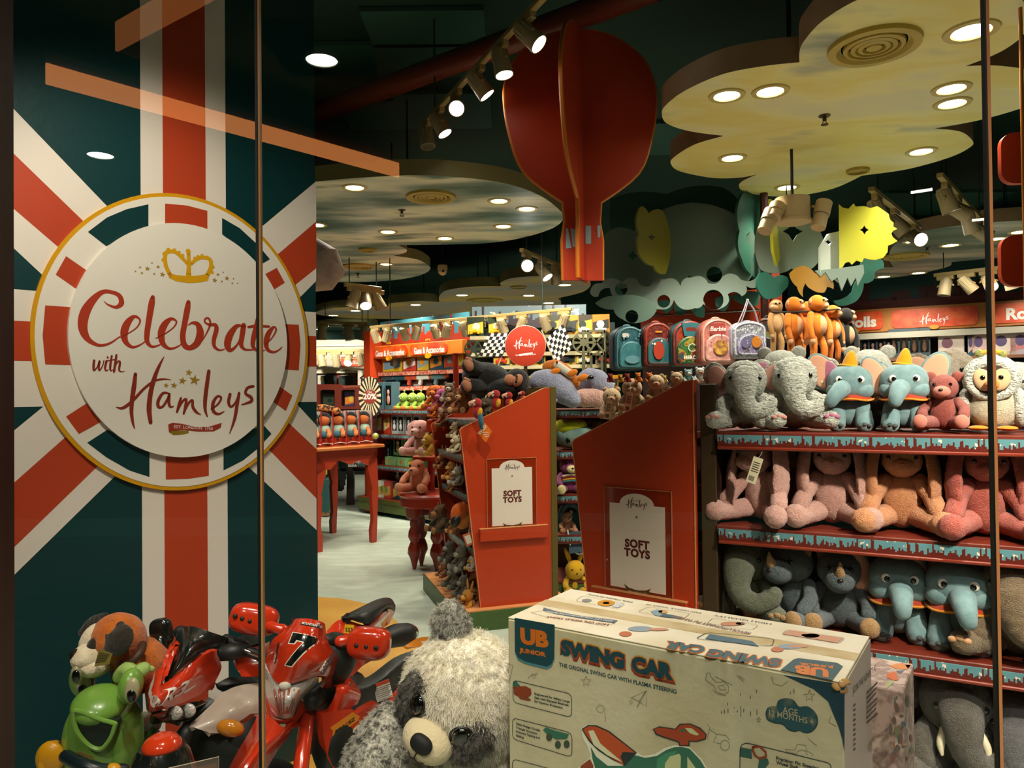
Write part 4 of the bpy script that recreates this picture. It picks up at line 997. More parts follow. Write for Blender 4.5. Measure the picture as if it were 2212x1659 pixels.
def rows5(*rs): return [[o5(*p) for p in r] for r in rs]
def rows4(*rs): return [[o4(*p) for p in r] for r in rs]
def tubep(pts, rs, conv, **kw): return tube([tuple(P(*conv(*p))) for p in pts], rs, **kw)
def decal(pl, pts, z): return poly(pl.uvs(pts), z).xf(pl.M())
M_RPL = gloss('#c43212', .18, .6); M_BPL = gloss('#0c120f', .2, .5); M_GPL = gloss('#a89a8c', .3, .3); M_BLK = mat('#101512', .5); M_RUB = mat('#0b0e0c', .7)
M_CHR = mat('#b9bcb8', .15, metal=1); M_LENS = mat('#d8d4cc', .12, metal=.15, bump=.5, bs=160, coat=1); M_STK = mat('#e8e2d6', .45); M_ORG = mat('#d8821c', .4)
b7 = thing('toy_motorbike', 'red ride-on motorbike with a black number 7 and red hand guards', 'toy motorbike', P(650, 1560, 2.2) * 1 if 0 else (P(650, 1560, 2.2).x, 2.3, 0))
W = dict(world=True)
part('front_fairing', shell(rows5([(930, 320, 2.2), (950, 306, 2.17), (1060, 306, 2.16), (1160, 330, 2.18), (1195, 352, 2.21)],
    [(835, 415, 2.2), (920, 400, 2.13), (1040, 410, 2.11), (1150, 440, 2.14), (1205, 440, 2.21)],
    [(745, 485, 2.21), (860, 520, 2.11), (1010, 540, 2.08), (1150, 560, 2.12), (1235, 540, 2.22)],
    [(705, 600, 2.22), (830, 650, 2.1), (990, 670, 2.07), (1160, 690, 2.11), (1296, 620, 2.24)],
    [(685, 650, 2.22), (800, 760, 2.11), (930, 800, 2.08), (1110, 770, 2.12), (1300, 680, 2.25)],
    [(690, 690, 2.21), (765, 835, 2.12), (885, 866, 2.09), (1150, 792, 2.14), (1250, 830, 2.26)]), .012), M_RPL, b7, **W)
FA = Pl(P(*o5(985, 560, 2.066)), (P(*o5(1150, 575, 2.1)) - P(*o5(830, 550, 2.1))), (P(*o5(1000, 420, 2.105)) - P(*o5(980, 700, 2.07))))
def d5(pts): return [o5(x, y, 0)[:2] for x, y in pts]
seven = [(862, 505), (893, 412), (1105, 455), (1090, 505), (885, 706), (823, 692), (1010, 500), (935, 480), (915, 510)]
seven_in = [(874, 497), (900, 422), (1092, 462), (1080, 500), (882, 694), (838, 685), (1032, 490), (928, 468), (908, 500)]
def wrap(g, root_sh):  # lay a flat sticker onto the nearest curved shell by pushing along the view-independent plane normal
    return g
import mathutils
def drape(pl, pts, shell_g, off=.0012, sub=.012):
    """sticker outline pressed onto a shell along the sticker plane's normal"""
    from mathutils.bvhtree import BVHTree
    bv = BVHTree.FromPolygons([V(p) for p in shell_g.v], shell_g.f)
    uv = pl.uvs(pts); bm_ = __import__('bmesh').new()
    vs_ = [bm_.verts.new((x, y, 0)) for x, y in uv]; f = bm_.faces.new(vs_); bm = __import__('bmesh')
    bm.ops.triangulate(bm_, faces=[f])
    for _ in range(4):
        long = [e for e in bm_.edges if e.calc_length() > sub]
        if not long: break
        bm.ops.subdivide_edges(bm_, edges=long, cuts=1); bm.ops.triangulate(bm_, faces=[f for f in bm_.faces if len(f.verts) > 3])
    g = G(); bm_.verts.index_update()
    for v in bm_.verts:
        p = pl.at(v.co.x, v.co.y, .15); h = bv.ray_cast(p, -pl.n)
        q = h[0] + pl.n * off if h[0] else pl.at(v.co.x, v.co.y, 0)
        g.v.append(tuple(q))
    g.f = [tuple(v.index for v in f.verts) for f in bm_.faces]; bm_.free()
    return g.done()
SH7 = shell(rows5([(930, 320, 2.2), (950, 306, 2.17), (1060, 306, 2.16), (1160, 330, 2.18), (1195, 352, 2.21)],
    [(835, 415, 2.2), (920, 400, 2.13), (1040, 410, 2.11), (1150, 440, 2.14), (1205, 440, 2.21)],
    [(745, 485, 2.21), (860, 520, 2.11), (1010, 540, 2.08), (1150, 560, 2.12), (1235, 540, 2.22)],
    [(705, 600, 2.22), (830, 650, 2.1), (990, 670, 2.07), (1160, 690, 2.11), (1296, 620, 2.24)],
    [(685, 650, 2.22), (800, 760, 2.11), (930, 800, 2.08), (1110, 770, 2.12), (1300, 680, 2.25)],
    [(690, 690, 2.21), (765, 835, 2.12), (885, 866, 2.09), (1150, 792, 2.14), (1250, 830, 2.26)]), .012)
part('number_print', drape(FA, d5(seven), SH7, .0012), M_BPL, b7, label='black number seven', **W)
part('number_print', drape(FA, d5([(850, 510), (886, 404), (1118, 450), (1100, 510), (890, 716), (808, 696), (995, 506), (944, 494), (922, 520)]), SH7, .0006), M_STK, b7, label='white outline of the seven', **W)
part('sticker', drape(FA, d5([(955, 318), (1160, 352), (1150, 376), (948, 340)]), SH7), M_BPL, b7, label='black strip reading MOUNTAINBIKES', **W)
part('sticker', drape(FA, d5([(1258, 590), (1288, 604), (1180, 790), (1145, 772)]), SH7), mat('#3a0f0a', .4), b7, label='dark strip reading SPORT', **W)
part('sticker', drape(FA, d5([(716, 490), (745, 482), (698, 668), (672, 664)]), SH7), mat('#3a0f0a', .4), b7, label='dark strip reading SPORT at the other side', **W)
def drape_text(pl, s, a, b, h, shell_g, m, root, conv=o5, bold=.02, shear=0, off=.002, lab=None):
    ua, ub = pl.uv(*conv(*a, 0)[:2]), pl.uv(*conv(*b, 0)[:2])
    g = text_fit(s, ua, ub, h, bold=bold, shear=shear)
    from mathutils.bvhtree import BVHTree
    bv = BVHTree.FromPolygons([V(p) for p in shell_g.v], shell_g.f); out = G(); out.f = g.f; out.m = g.m
    for x, y, z in g.v:
        hh = bv.ray_cast(pl.at(x, y, .15), -pl.n); out.v.append(tuple(hh[0] + pl.n * off if hh[0] else pl.at(x, y, 0)))
    part('lettering', out, m, root, label=lab, **W)
drape_text(FA, 'MOUNTAINBIKES', (962, 334), (1146, 367), .007, SH7, M_STK, b7)
drape_text(FA, 'SPORT', (1172, 765), (1225, 682), .011, SH7, M_STK, b7)
drape_text(FA, 'SPORT', (688, 655), (712, 575), .009, SH7, M_STK, b7)
part('headlight', shell(rows5([(668, 690, 2.22), (765, 845, 2.13), (885, 880, 2.1), (1030, 835, 2.12), (1148, 792, 2.17)],
    [(670, 800, 2.22), (760, 900, 2.12), (880, 930, 2.07), (1010, 900, 2.11), (1105, 870, 2.18)],
    [(685, 930, 2.22), (760, 970, 2.11), (870, 1000, 2.05), (970, 980, 2.1), (1010, 985, 2.18)],
    [(720, 1060, 2.2), (780, 1080, 2.11), (850, 1090, 2.07), (920, 1080, 2.1), (960, 1060, 2.17)],
    [(745, 1130, 2.2), (790, 1150, 2.13), (850, 1160, 2.1), (905, 1150, 2.12), (930, 1140, 2.16)]), .03), M_LENS, b7, label='clear ribbed headlamp', **W)
part('reflector', cat(*[tubep([(760 + 42 * k, 905 + 6 * abs(k - 2.5), 2.075 + .006 * abs(k - 2.5)), (775 + 34 * k, 990, 2.052 + .008 * abs(k - 2.5)), (800 + 22 * k, 1110, 2.075 + .004 * abs(k - 2.5))], .0032, o5, per=3) for k in range(6)]), mat('#8c4a34', .15, coat=1), b7, label='reddish reflector ribs', **W)
part('bulb', ell(tuple(P(*o5(850, 880, 2.085))), (.018, .01, .012), seg=14, ring=8), mat('#c8c4b4', .1, coat=1), b7, **W)
part('lamp_surround', shell(rows5([(1250, 780, 2.26), (1285, 720, 2.27), (1298, 690, 2.28)], [(1120, 960, 2.22), (1190, 950, 2.25), (1240, 900, 2.28)], [(1000, 1020, 2.17), (1040, 1070, 2.2), (1090, 1050, 2.26)],
    [(940, 1130, 2.15), (935, 1195, 2.16), (990, 1140, 2.24)], [(840, 1165, 2.11), (820, 1195, 2.12), (850, 1230, 2.18)], [(740, 1125, 2.2), (715, 1140, 2.21), (720, 1170, 2.24)], [(690, 960, 2.23), (668, 950, 2.24), (660, 960, 2.26)]), .014), M_RPL, b7, **W)
part('front_mudguard', shell(rows5([(640, 1080, 2.2), (760, 1170, 2.1), (860, 1230, 2.1), (990, 1090, 2.2)], [(570, 1230, 2.16), (690, 1280, 2.04), (800, 1310, 2.05), (890, 1300, 2.14)],
    [(470, 1400, 2.1), (580, 1420, 1.97), (690, 1430, 1.99), (790, 1430, 2.08)], [(370, 1590, 2.05), (460, 1600, 1.92), (560, 1620, 1.93), (690, 1600, 2.04)], [(330, 1720, 2.02), (400, 1740, 1.9), (500, 1760, 1.92), (610, 1740, 2.02)]), .012), M_RPL, b7, **W)
part('fork', cat(tubep([(1060, 1060, 2.25), (1010, 1400, 2.14), (960, 1800, 2.05)], .022, o5), tubep([(700, 1000, 2.28), (640, 1400, 2.2), (600, 1800, 2.12)], .02, o5)), M_RPL, b7, **W)
wc = P(*o5(560, 2350, 2.03)); wc.z = .155
def wheel(c, r, w, axis_rz, m_t, m_h, root):
    t = part('wheel', lathe([(r * .62, -w * .5), (r * .9, -w * .5), (r * .99, -w * .3), (r, 0), (r * .99, w * .3), (r * .9, w * .5), (r * .62, w * .5)], 32, False).xf(TV(c) @ RZ(axis_rz) @ RY(90)), m_t, root, world=True)
    part('hub', cat(lathe([(.001, -w * .3), (r * .2, -w * .35), (r * .2, w * .35), (.001, w * .3)], 16), *[box((r * .42, 0, 0), (r * .5, .018, w * .3)).xf(RZ(k * 60)) for k in range(6)]).xf(TV(c) @ RZ(axis_rz) @ RY(90)), m_h, t, world=True)
wheel(wc, .155, .07, 15, M_RUB, M_BLK, b7)
wr = V((-.5, 2.72, .15)); wheel(wr, .15, .08, 15, M_RUB, M_BLK, b7)
def guard(pts, cen, hole_px, lab, r0, mount):
    c0 = P(*o5(*cen)); 
    g = ell(tuple(c0), (r0[0], r0[1], r0[2]), rot=r0[3], seg=32, ring=20, k=3.0)
    o = part('hand_guard', g, M_RPL, b7, label=lab, **W)
    M = TV(c0) @ Euler([rad(a) for a in r0[3]]).to_matrix().to_4x4()
    for hx in hole_px:
        part('vent_hole', ell((hx[0] * r0[0], -r0[1] * .93, hx[1] * r0[2]), (r0[2] * .16, .006, r0[2] * .16), seg=14, ring=8).xf(M), M_BLK, o, **W)
    part('clamp', tubep(mount, [.018, .016, .018], o5), M_RPL, o, **W)
guard(None, (590, 310, 2.3), [(-.72, .1), (-.42, .02), (-.1, -.06)], 'hand guard beside the flag panel', (.074, .045, .047, (-10, 14, 10)), [(700, 360, 2.28), (770, 385, 2.27), (830, 400, 2.27)])
guard(None, (1570, 515, 2.25), [(-.4, -.05), (.05, -.08), (.5, -.1)], 'hand guard next to the panda', (.066, .045, .048, (-10, 3, -6)), [(1440, 490, 2.25), (1380, 490, 2.25), (1325, 500, 2.25)])
part('handlebar', cat(tubep([(860, 400, 2.3), (790, 400, 2.29), (700, 380, 2.31)], .014, o5), tubep([(1200, 470, 2.28), (1260, 500, 2.27), (1340, 490, 2.26), (1600, 500, 2.27)], .014, o5), tubep([(1000, 520, 2.3), (860, 420, 2.3)], .016, o5)), M_BLK, b7, **W)
part('bar_pad', cat(tubep([(1280, 560, 2.3), (1310, 660, 2.3), (1270, 800, 2.32)], [.05, .055, .04], o5)), M_BLK, b7, **W)
part('tank', shell(rows5([(1240, 870, 2.3), (1310, 820, 2.34), (1400, 800, 2.42)], [(1290, 900, 2.24), (1380, 885, 2.27), (1500, 940, 2.36)], [(1250, 1020, 2.24), (1340, 1010, 2.24), (1440, 1080, 2.33)], [(1170, 1120, 2.26), (1290, 1150, 2.24), (1430, 1090, 2.33)]), .014), M_RPL, b7, **W)
SP = Pl(P(*o5(1380, 1230, 2.26)), P(*o5(1530, 1130, 2.34)) - P(*o5(1250, 1300, 2.24)), (0, .05, 1))
part('side_shroud', slab(SP.uvs(d5([(1170, 1115), (1300, 1085), (1430, 1080), (1470, 1112), (1635, 1020), (1665, 1050), (1560, 1250), (1430, 1400), (1330, 1470), (1270, 1590), (1215, 1500), (1180, 1300)])), -.03, 0).xf(SP.M()), M_RPL, b7, **W)
for pts, m_, z, lab in ((((1235, 1235), (1430, 1100), (1490, 1140), (1470, 1180), (1270, 1322), (1252, 1300), (1262, 1270)), M_ORG, .0008, 'orange name sticker'), (((1340, 1330), (1500, 1175), (1545, 1150), (1532, 1262), (1350, 1445), (1322, 1425)), M_ORG, .0008, None), (((1348, 1335), (1500, 1185), (1538, 1160), (1526, 1256), (1352, 1432), (1330, 1418)), M_BPL, .0012, 'black edged number 62 sticker')):
    part('sticker', poly(SP.uvs(d5(pts)), z).xf(SP.M()), m_, b7, label=lab, **W)
for t, a_, b_, h_, m_ in (('FORCEZ', (1278, 1292), (1452, 1168), .011, M_BPL), ('62', (1362, 1405), (1512, 1262), .03, M_STK)): part('lettering', text_fit(t, SP.uv(*o5(*a_, 0)[:2]), SP.uv(*o5(*b_, 0)[:2]), h_, bold=.03, shear=.15).xf(SP.M(0, 0, .0016)), m_, b7, **W)
part('seat', shell(rows5([(1260, 790, 2.38), (1400, 830, 2.42), (1560, 800, 2.5), (1780, 640, 2.62), (1960, 570, 2.7)], [(1300, 850, 2.33), (1420, 900, 2.37), (1600, 870, 2.45), (1800, 730, 2.57), (1930, 650, 2.66)], [(1400, 960, 2.36), (1480, 1000, 2.38), (1620, 980, 2.46), (1780, 880, 2.56), (1890, 800, 2.62)], [(1480, 1060, 2.4), (1560, 1080, 2.42), (1680, 1060, 2.5), (1780, 1000, 2.56), (1880, 900, 2.62)]), .02), mat('#1c2420', .42, bump=.1, bs=120), b7, **W)
SL = Pl(P(*o5(1680, 910, 2.48)), P(*o5(1760, 880, 2.5)) - P(*o5(1600, 930, 2.46)), (0, .12, 1))
part('warning_sticker', cat(decal(SL, d5([(1595, 865), (1730, 815), (1768, 965), (1632, 1015)]), .006)), M_STK, b7, label='white instruction sticker on the seat', **W)
part('warning_sticker', decal(SL, d5([(1595, 865), (1730, 815), (1738, 842), (1602, 892)]), .007), mat('#c4452a', .5), b7, label='red heading of the sticker', **W)
part('print', cat(*[decal(SL, d5([(1606 + k * 4, 905 + k * 16), (1742 + k * 3.6 - 12 * (k % 3), 855 + k * 16 + 4 * (k % 3)), (1743 + k * 3.6 - 12 * (k % 3), 860 + k * 16 + 4 * (k % 3)), (1607 + k * 4, 910 + k * 16)]), .0075) for k in range(7)]), mat('#5a5648', .6), b7, **W)
part('tail_fairing', shell(rows5([(1210, 410, 2.5), (1330, 310, 2.56), (1560, 360, 2.6), (1720, 230, 2.74), (1790, 250, 2.82)], [(1215, 440, 2.48), (1330, 420, 2.5), (1480, 420, 2.55), (1640, 370, 2.66), (1770, 290, 2.8)], [(1240, 500, 2.47), (1340, 520, 2.49), (1460, 520, 2.53), (1600, 440, 2.63), (1740, 350, 2.76)]), .015), M_RPL, b7, **W)
part('tail_pad', shell(rows5([(1330, 290, 2.56), (1460, 225, 2.62), (1640, 140, 2.76), (1750, 130, 2.86), (1795, 190, 2.88)], [(1345, 300, 2.54), (1500, 260, 2.57), (1680, 190, 2.7), (1770, 180, 2.8), (1790, 240, 2.84)], [(1400, 310, 2.55), (1560, 350, 2.57), (1650, 280, 2.66), (1735, 200, 2.76), (1770, 280, 2.82)]), .02), mat('#161d1a', .4, bump=.1, bs=120), b7, **W)
SLT = Pl(P(*o5(1650, 340, 2.63)), P(*o5(1720, 260, 2.72)) - P(*o5(1590, 380, 2.58)), (0, .2, 1))
part('sticker', decal(SLT, d5([(1575, 375), (1725, 248), (1660, 395)]), .012), M_STK, b7, label='white and orange shard sticker', **W)
part('sticker', decal(SLT, d5([(1640, 350), (1720, 262), (1665, 388)]), .013), M_ORG, b7, **W)
SLY = Pl(P(*o5(1390, 385, 2.49)), P(*o5(1430, 390, 2.5)) - P(*o5(1350, 380, 2.49)), (0, .1, 1))
part('warning_sticker', decal(SLY, d5([(1355, 343), (1433, 350), (1424, 432), (1347, 414)]), .022), mat('#e0b81c', .45), b7, label='small yellow warning label', **W)
part('print', cat(*[decal(SLY, d5([(1362 + 22 * i, 372 + 20 * j), (1376 + 22 * i, 374 + 20 * j), (1375 + 22 * i, 386 + 20 * j), (1361 + 22 * i, 384 + 20 * j)]), .023) for i in range(3) for j in range(2)]), mat('#5a3410', .5), b7, **W)
part('exhaust', tubep([(1700, 480, 2.7), (1800, 450, 2.76), (1880, 440, 2.8)], [.035, .042, .042], o5, seg=18), M_BLK, b7, **W)
part('exhaust_tip', tubep([(1880, 425, 2.82), (1915, 430, 2.84)], [.036, .035], o5, seg=18, per=1), M_CHR, b7, **W)
part('rear_mudguard', shell(rows5([(1340, 800, 2.4), (1460, 650, 2.45), (1560, 640, 2.5)], [(1400, 830, 2.42), (1500, 720, 2.47), (1600, 660, 2.54)]), .012), M_RPL, b7, **W)
part('side_plate', shell(rows5([(1890, 830, 2.62), (1960, 800, 2.68), (2100, 760, 2.8)], [(1735, 1000, 2.52), (1850, 950, 2.58), (2000, 900, 2.7)], [(1760, 1020, 2.52), (1870, 1060, 2.58), (2000, 1050, 2.68)]), .012), M_RPL, b7, **W)
part('rear_flash', shell(rows5([(1870, 540, 2.72), (1990, 470, 2.8), (2080, 460, 2.86)], [(1900, 550, 2.72), (1990, 550, 2.78), (2080, 540, 2.84)]), .008), M_ORG, b7, label='orange edge flash', **W)
part('radiator_grille', cat(*[tubep([(1360 + 14 * k, 1580 - 40 * k, 2.3), (1440 + 14 * k, 1430 - 22 * k, 2.33)], .006, o5, per=1) for k in range(7)]), mat('#5a4a34', .3, metal=.7), b7, **W)
part('chassis', cat(ell((-.56, 2.42, .34), (.09, .22, .15), seg=20, ring=12), tube([(-.6, 2.2, .5), (-.56, 2.45, .45), (-.5, 2.72, .2)], .03)), M_BLK, b7, **W)
b3 = thing('toy_motorbike', 'red ride-on motorbike with a black windscreen and pearl grey side fairing', 'toy motorbike', (-.95, 2.15, 0))
SR3 = shell(rows4([(1510, 490, 2.16), (1500, 520, 2.15), (1440, 640, 2.1), (1390, 860, 2.03), (1620, 690, 2.13), (1800, 585, 2.2), (1850, 600, 2.22)],
    [(1440, 580, 2.14), (1430, 640, 2.12), (1380, 800, 2.03), (1390, 900, 1.99), (1600, 780, 2.1), (1770, 700, 2.2), (1890, 710, 2.26)],
    [(1330, 690, 2.12), (1320, 760, 2.08), (1330, 860, 2.0), (1370, 950, 1.95), (1560, 870, 2.06), (1720, 800, 2.17), (1870, 780, 2.26)],
    [(1245, 860, 2.08), (1255, 900, 2.04), (1280, 960, 1.96), (1340, 1020, 1.92), (1520, 960, 2.04), (1700, 890, 2.16), (1840, 840, 2.24)],
    [(1235, 930, 2.07), (1240, 960, 2.03), (1262, 1040, 1.95), (1310, 1075, 1.92), (1500, 1030, 2.03), (1690, 950, 2.15), (1830, 890, 2.24)],
    [(1250, 1080, 2.06), (1255, 1090, 2.03), (1268, 1108, 1.96), (1300, 1105, 1.93), (1490, 1050, 2.03), (1690, 965, 2.15), (1828, 895, 2.24)]), .012)
part('front_fairing', SR3, M_RPL, b3, **W)
part('windscreen', shell(rows4([(1500, 440, 2.2), (1560, 385, 2.22), (1650, 372, 2.24), (1800, 420, 2.27), (1950, 470, 2.3)], [(1490, 560, 2.16), (1560, 530, 2.14), (1660, 520, 2.16), (1790, 540, 2.22), (1890, 560, 2.27)],
    [(1440, 700, 2.12), (1520, 680, 2.09), (1600, 660, 2.11), (1700, 640, 2.17), (1820, 590, 2.23)], [(1400, 850, 2.06), (1440, 820, 2.05), (1500, 780, 2.07), (1600, 710, 2.13), (1700, 650, 2.19)]), .008), M_BPL, b3, label='glossy black windscreen', **W)
part('mirror', cat(ell(tuple(P(*o4(1378, 425, 2.16))), (.032, .02, .042), rot=(0, -8, 0), seg=20, ring=14, k=3), tubep([(1372, 480, 2.15), (1385, 580, 2.14), (1395, 690, 2.13)], [.017, .018, .014], o4)), M_BPL, b3, **W)
part('grip', tubep([(1540, 420, 2.26), (1600, 440, 2.27)], .02, o4, per=1), M_RUB, b3, **W)
RP = Pl(P(*o4(1510, 980, 2.03)), P(*o4(1680, 880, 2.16)) - P(*o4(1370, 1040, 1.95)), (0, .1, 1))
drape_text(RP, 'R3', (1350, 1060), (1600, 925), .032, SR3, M_STK, b3, conv=o4, bold=.02, shear=.45, lab='white slanted letters')
part('sticker', drape(RP, [o4(x, y, 0)[:2] for x, y in ((1560, 930), (1665, 868), (1655, 885), (1575, 945))], SR3), M_STK, b3, **W)
RP2 = Pl(P(*o4(1300, 850, 2.02)), P(*o4(1340, 780, 2.0)) - P(*o4(1270, 990, 1.96)), (-.5, 0, .1))
part('sticker', drape(RP, [o4(x, y, 0)[:2] for x, y in ((1275, 990), (1265, 940), (1285, 860), (1300, 830), (1325, 745), (1312, 850), (1290, 920), (1300, 935), (1290, 990))], SR3), M_STK, b3, label='white lettering on the far side', **W)
part('round_badge', drape(RP, [o4(x, y, 0)[:2] for x, y in circ(1318, 1012, 38, 20, 55)], SR3, .0015), M_STK, b3, label='round white badge', **W)
part('round_badge', drape(RP, [o4(x, y, 0)[:2] for x, y in ((1295, 1025), (1305, 970), (1328, 970), (1340, 1025))], SR3, .0022), M_ORG, b3, **W)
part('headlight', shell(rows4([(1285, 1125, 2.0), (1450, 1090, 2.05), (1620, 1020, 2.15), (1780, 1010, 2.26)], [(1330, 1150, 1.98), (1480, 1130, 2.03), (1640, 1080, 2.13), (1760, 1040, 2.25)], [(1400, 1185, 2.0), (1520, 1170, 2.06), (1630, 1150, 2.14), (1700, 1080, 2.24)]), .02), M_BPL, b3, label='dark twin headlamp', **W)
for x, y, Y in ((1490, 1110, 2.035), (1605, 1090, 2.1)):
    part('lamp_lens', ell(tuple(P(*o4(x, y, Y))), (.022, .012, .02), seg=18, ring=10), M_LENS, b3, **W)
part('belly_nose', shell(rows4([(1285, 1130, 2.02), (1450, 1170, 2.06), (1640, 1170, 2.15), (1830, 1000, 2.28)], [(1300, 1180, 2.06), (1450, 1200, 2.1), (1600, 1220, 2.17), (1800, 1060, 2.28)]), .02), M_BPL, b3, **W)
SGF = shell(rows4([(1580, 1245, 2.1), (1760, 1080, 2.16), (1930, 920, 2.24), (2120, 860, 2.3), (2260, 860, 2.34)], [(1640, 1230, 2.09), (1840, 1130, 2.13), (2000, 1010, 2.2), (2150, 960, 2.26), (2290, 960, 2.32)],
    [(1700, 1250, 2.09), (1880, 1190, 2.12), (2040, 1120, 2.18), (2180, 1090, 2.23), (2300, 1090, 2.28)], [(1800, 1280, 2.1), (1920, 1290, 2.13), (2060, 1300, 2.18), (2180, 1310, 2.22), (2300, 1320, 2.26)]), .012)
part('side_fairing', SGF, M_GPL, b3, label='pearl grey side fairing', **W)
GP = Pl(P(*o4(2000, 1150, 2.18)), P(*o4(2180, 1140, 2.24)) - P(*o4(1840, 1180, 2.12)), (0, .1, 1))
part('sticker', drape(GP, [o4(x, y, 0)[:2] for x, y in ((1990, 1190), (2110, 1110), (2230, 1105), (2200, 1190))], SGF), mat('#7a2c1c', .4), b3, label='dark red figure patch', **W)
drape_text(GP, '7', (2110, 1180), (2170, 1175), .02, SGF, M_GPL, b3, conv=o4, bold=.03, shear=.4)
drape_text(GP, 'SUPER', (2045, 1270), (2230, 1262), .016, SGF, M_BPL, b3, conv=o4, bold=.02, shear=.25, lab='black word SUPER')
part('indicator', cat(ell(tuple(P(*o4(1965, 1240, 2.1))), (.04, .02, .024), rot=(0, 12, 0), seg=18, ring=12)), mat('#b8741c', .15, coat=.6), b3, label='amber indicator', **W)
part('tank', shell(rows4([(2000, 640, 2.3), (2090, 560, 2.34), (2210, 540, 2.38), (2300, 500, 2.42)], [(2030, 730, 2.28), (2110, 690, 2.3), (2220, 690, 2.33), (2300, 680, 2.37)], [(2060, 800, 2.28), (2140, 800, 2.29), (2230, 800, 2.32), (2300, 800, 2.35)]), .02), M_RPL, b3, **W)
part('handlebar', cat(tubep([(1830, 610, 2.28), (1980, 590, 2.27), (2090, 580, 2.29)], [.022, .026, .02], o4), tubep([(1930, 480, 2.32), (2020, 520, 2.31), (2090, 530, 2.32)], .016, o4), tubep([(2090, 580, 2.29), (2160, 600, 2.29), (2250, 640, 2.3)], .016, o4)), M_BLK, b3, **W)
part('lever', tubep([(2090, 575, 2.26), (2150, 600, 2.26), (2215, 625, 2.27)], .006, o4), M_CHR, b3, **W)
part('dash_cover', shell(rows4([(2010, 470, 2.36), (2120, 430, 2.4), (2240, 400, 2.44)], [(2060, 570, 2.33), (2160, 530, 2.36), (2260, 500, 2.4)]), .015), M_BLK, b3, **W)
part('seat', shell(rows4([(1850, 860, 2.26), (1980, 800, 2.3), (2200, 810, 2.38)], [(1850, 900, 2.26), (2000, 860, 2.28), (2220, 850, 2.36)], [(1900, 930, 2.28), (2020, 900, 2.3), (2220, 880, 2.36)]), .02), M_BLK, b3, **W)
part('chassis', cat(ell((-.86, 2.24, .34), (.13, .1, .14), seg=18, ring=12), tube([(-.93, 2.1, .45), (-.98, 2.04, .3), (-1.02, 2.0, .14)], .025)), M_BLK, b3, **W)
wheel(V((-1.02, 2.02, .14)), .14, .07, -50, M_RUB, M_BLK, b3)
wheel(V((-.78, 2.32, .13)), .13, .07, -50, M_RUB, M_BLK, b3)
def plc(px, py, Y): return tuple(P(px, py, Y))
M_GRN = gloss('#6f9a3c', .3, .3); M_GRN2 = gloss('#4e7a2e', .3, .3); M_YEL = gloss('#d0920c', .35, .2)
fc = thing('frog_ride_on', 'green frog faced ride-on car with a wide open mouth under the puppy', 'toy car', (-1.06, 1.92, 0))
Yf = 1.9; c0 = P(*o4(900, 1260, 1.95)); W = dict(world=True)
part('face', cat(ell(tuple(P(*o4(885, 1330, 1.97))), (.094, .085, .118), seg=40, ring=28, k=2.4)), M_GRN, fc, **W)
part('hood', ell(tuple(P(*o4(850, 1035, 1.93))), (.066, .07, .038), rot=(14, 10, 0), seg=32, ring=18), M_GRN, fc, **W)
mo = [o4(x, y, 0)[:2] for x, y in ((648, 1075), (720, 1090), (850, 1145), (990, 1185), (995, 1210), (960, 1310), (900, 1390), (850, 1405), (770, 1370), (690, 1280), (650, 1180))]
MP = Pl(P(*o4(830, 1240, 1.878)), P(*o4(990, 1250, 1.882)) - P(*o4(660, 1230, 1.876)), (0, .04, 1))
part('mouth', slab(MP.uvs(mo), -.03, .005).xf(MP.M()), mat('#0a1c12', .6), fc, label='dark open mouth', **W)
part('lip', tube([tuple(MP.at(*u, .01)) for u in cr(MP.uvs(mo + [mo[0]]), 3)], .006, 8, 1, False), M_GRN, fc, **W)
for x, y, Y, rot in ((1115, 880, 1.9, 8), (700, 830, 1.98, -10)):
    e = part('eye_pod', ell(tuple(P(*o4(x, y, Y + .03))), (.029, .035, .046), rot=(0, rot, 0), seg=24, ring=16), M_GRN, fc, **W)
    part('eye', ell(tuple(P(*o4(x + 12, y + 40, Y - .005))), (.019, .012, .033), rot=(0, rot, 0), seg=20, ring=14), mat('#a8a07c', .2, coat=.5), e, **W)
    part('pupil', ell(tuple(P(*o4(x + 6, y + 85, Y - .014))), (.012, .007, .017), seg=16, ring=10), M_EYE, e, **W)
ee = P(*o4(650, 790, 1.93))
part('eye', ell(tuple(ee), (.015, .01, .024), rot=(0, -6, 0), seg=18, ring=12), mat('#8a8664', .25), fc, **W)
part('pupil', ell(tuple(P(*o4(648, 800, 1.921))), (.011, .006, .017), seg=14, ring=10), M_EYE, fc, **W)
part('steering_wheel', cat(tubep([(1020, 800, 1.98), (1080, 740, 1.97), (1150, 780, 1.96), (1220, 740, 1.98)], [.018, .02, .021, .02], o4), tubep([(1195, 715, 1.98), (1290, 735, 1.99)], .009, o4, per=1)), gloss('#94b060', .3, .3), fc, label='pale green handlebar', **W)
part('bumper', tubep([(560, 1480, 1.86), (700, 1550, 1.82), (860, 1600, 1.82), (1050, 1600, 1.86)], .016, o4), mat('#0e2024', .35), fc, **W)
wheel(P(*o4(430, 1510, 1.93)), .046, .035, 20, M_YEL, M_YEL, fc)
part('wheel_cap', ell(tuple(P(*o4(430, 1500, 1.905))), (.037, .02, .044), seg=24, ring=16), M_YEL, fc, **W)
part('wheel_cap', ell(tuple(P(*o4(960, 1590, 1.83))), (.02, .015, .014), seg=20, ring=12), M_YEL, fc, **W)
part('price_label', slab(MP.uvs([o4(x, y, 0)[:2] for x, y in ((682, 1415), (818, 1460), (816, 1555), (684, 1505))]), .012, .0135).xf(MP.M()), mat('#6a5a20', .5), fc, **W)
fb = P(*o4(885, 1330, 2.02))
part('seat', ell((fb.x + .01, fb.y + .12, fb.z - .03), (.08, .1, .03), seg=24, ring=12), M_GRN2, fc, **W)
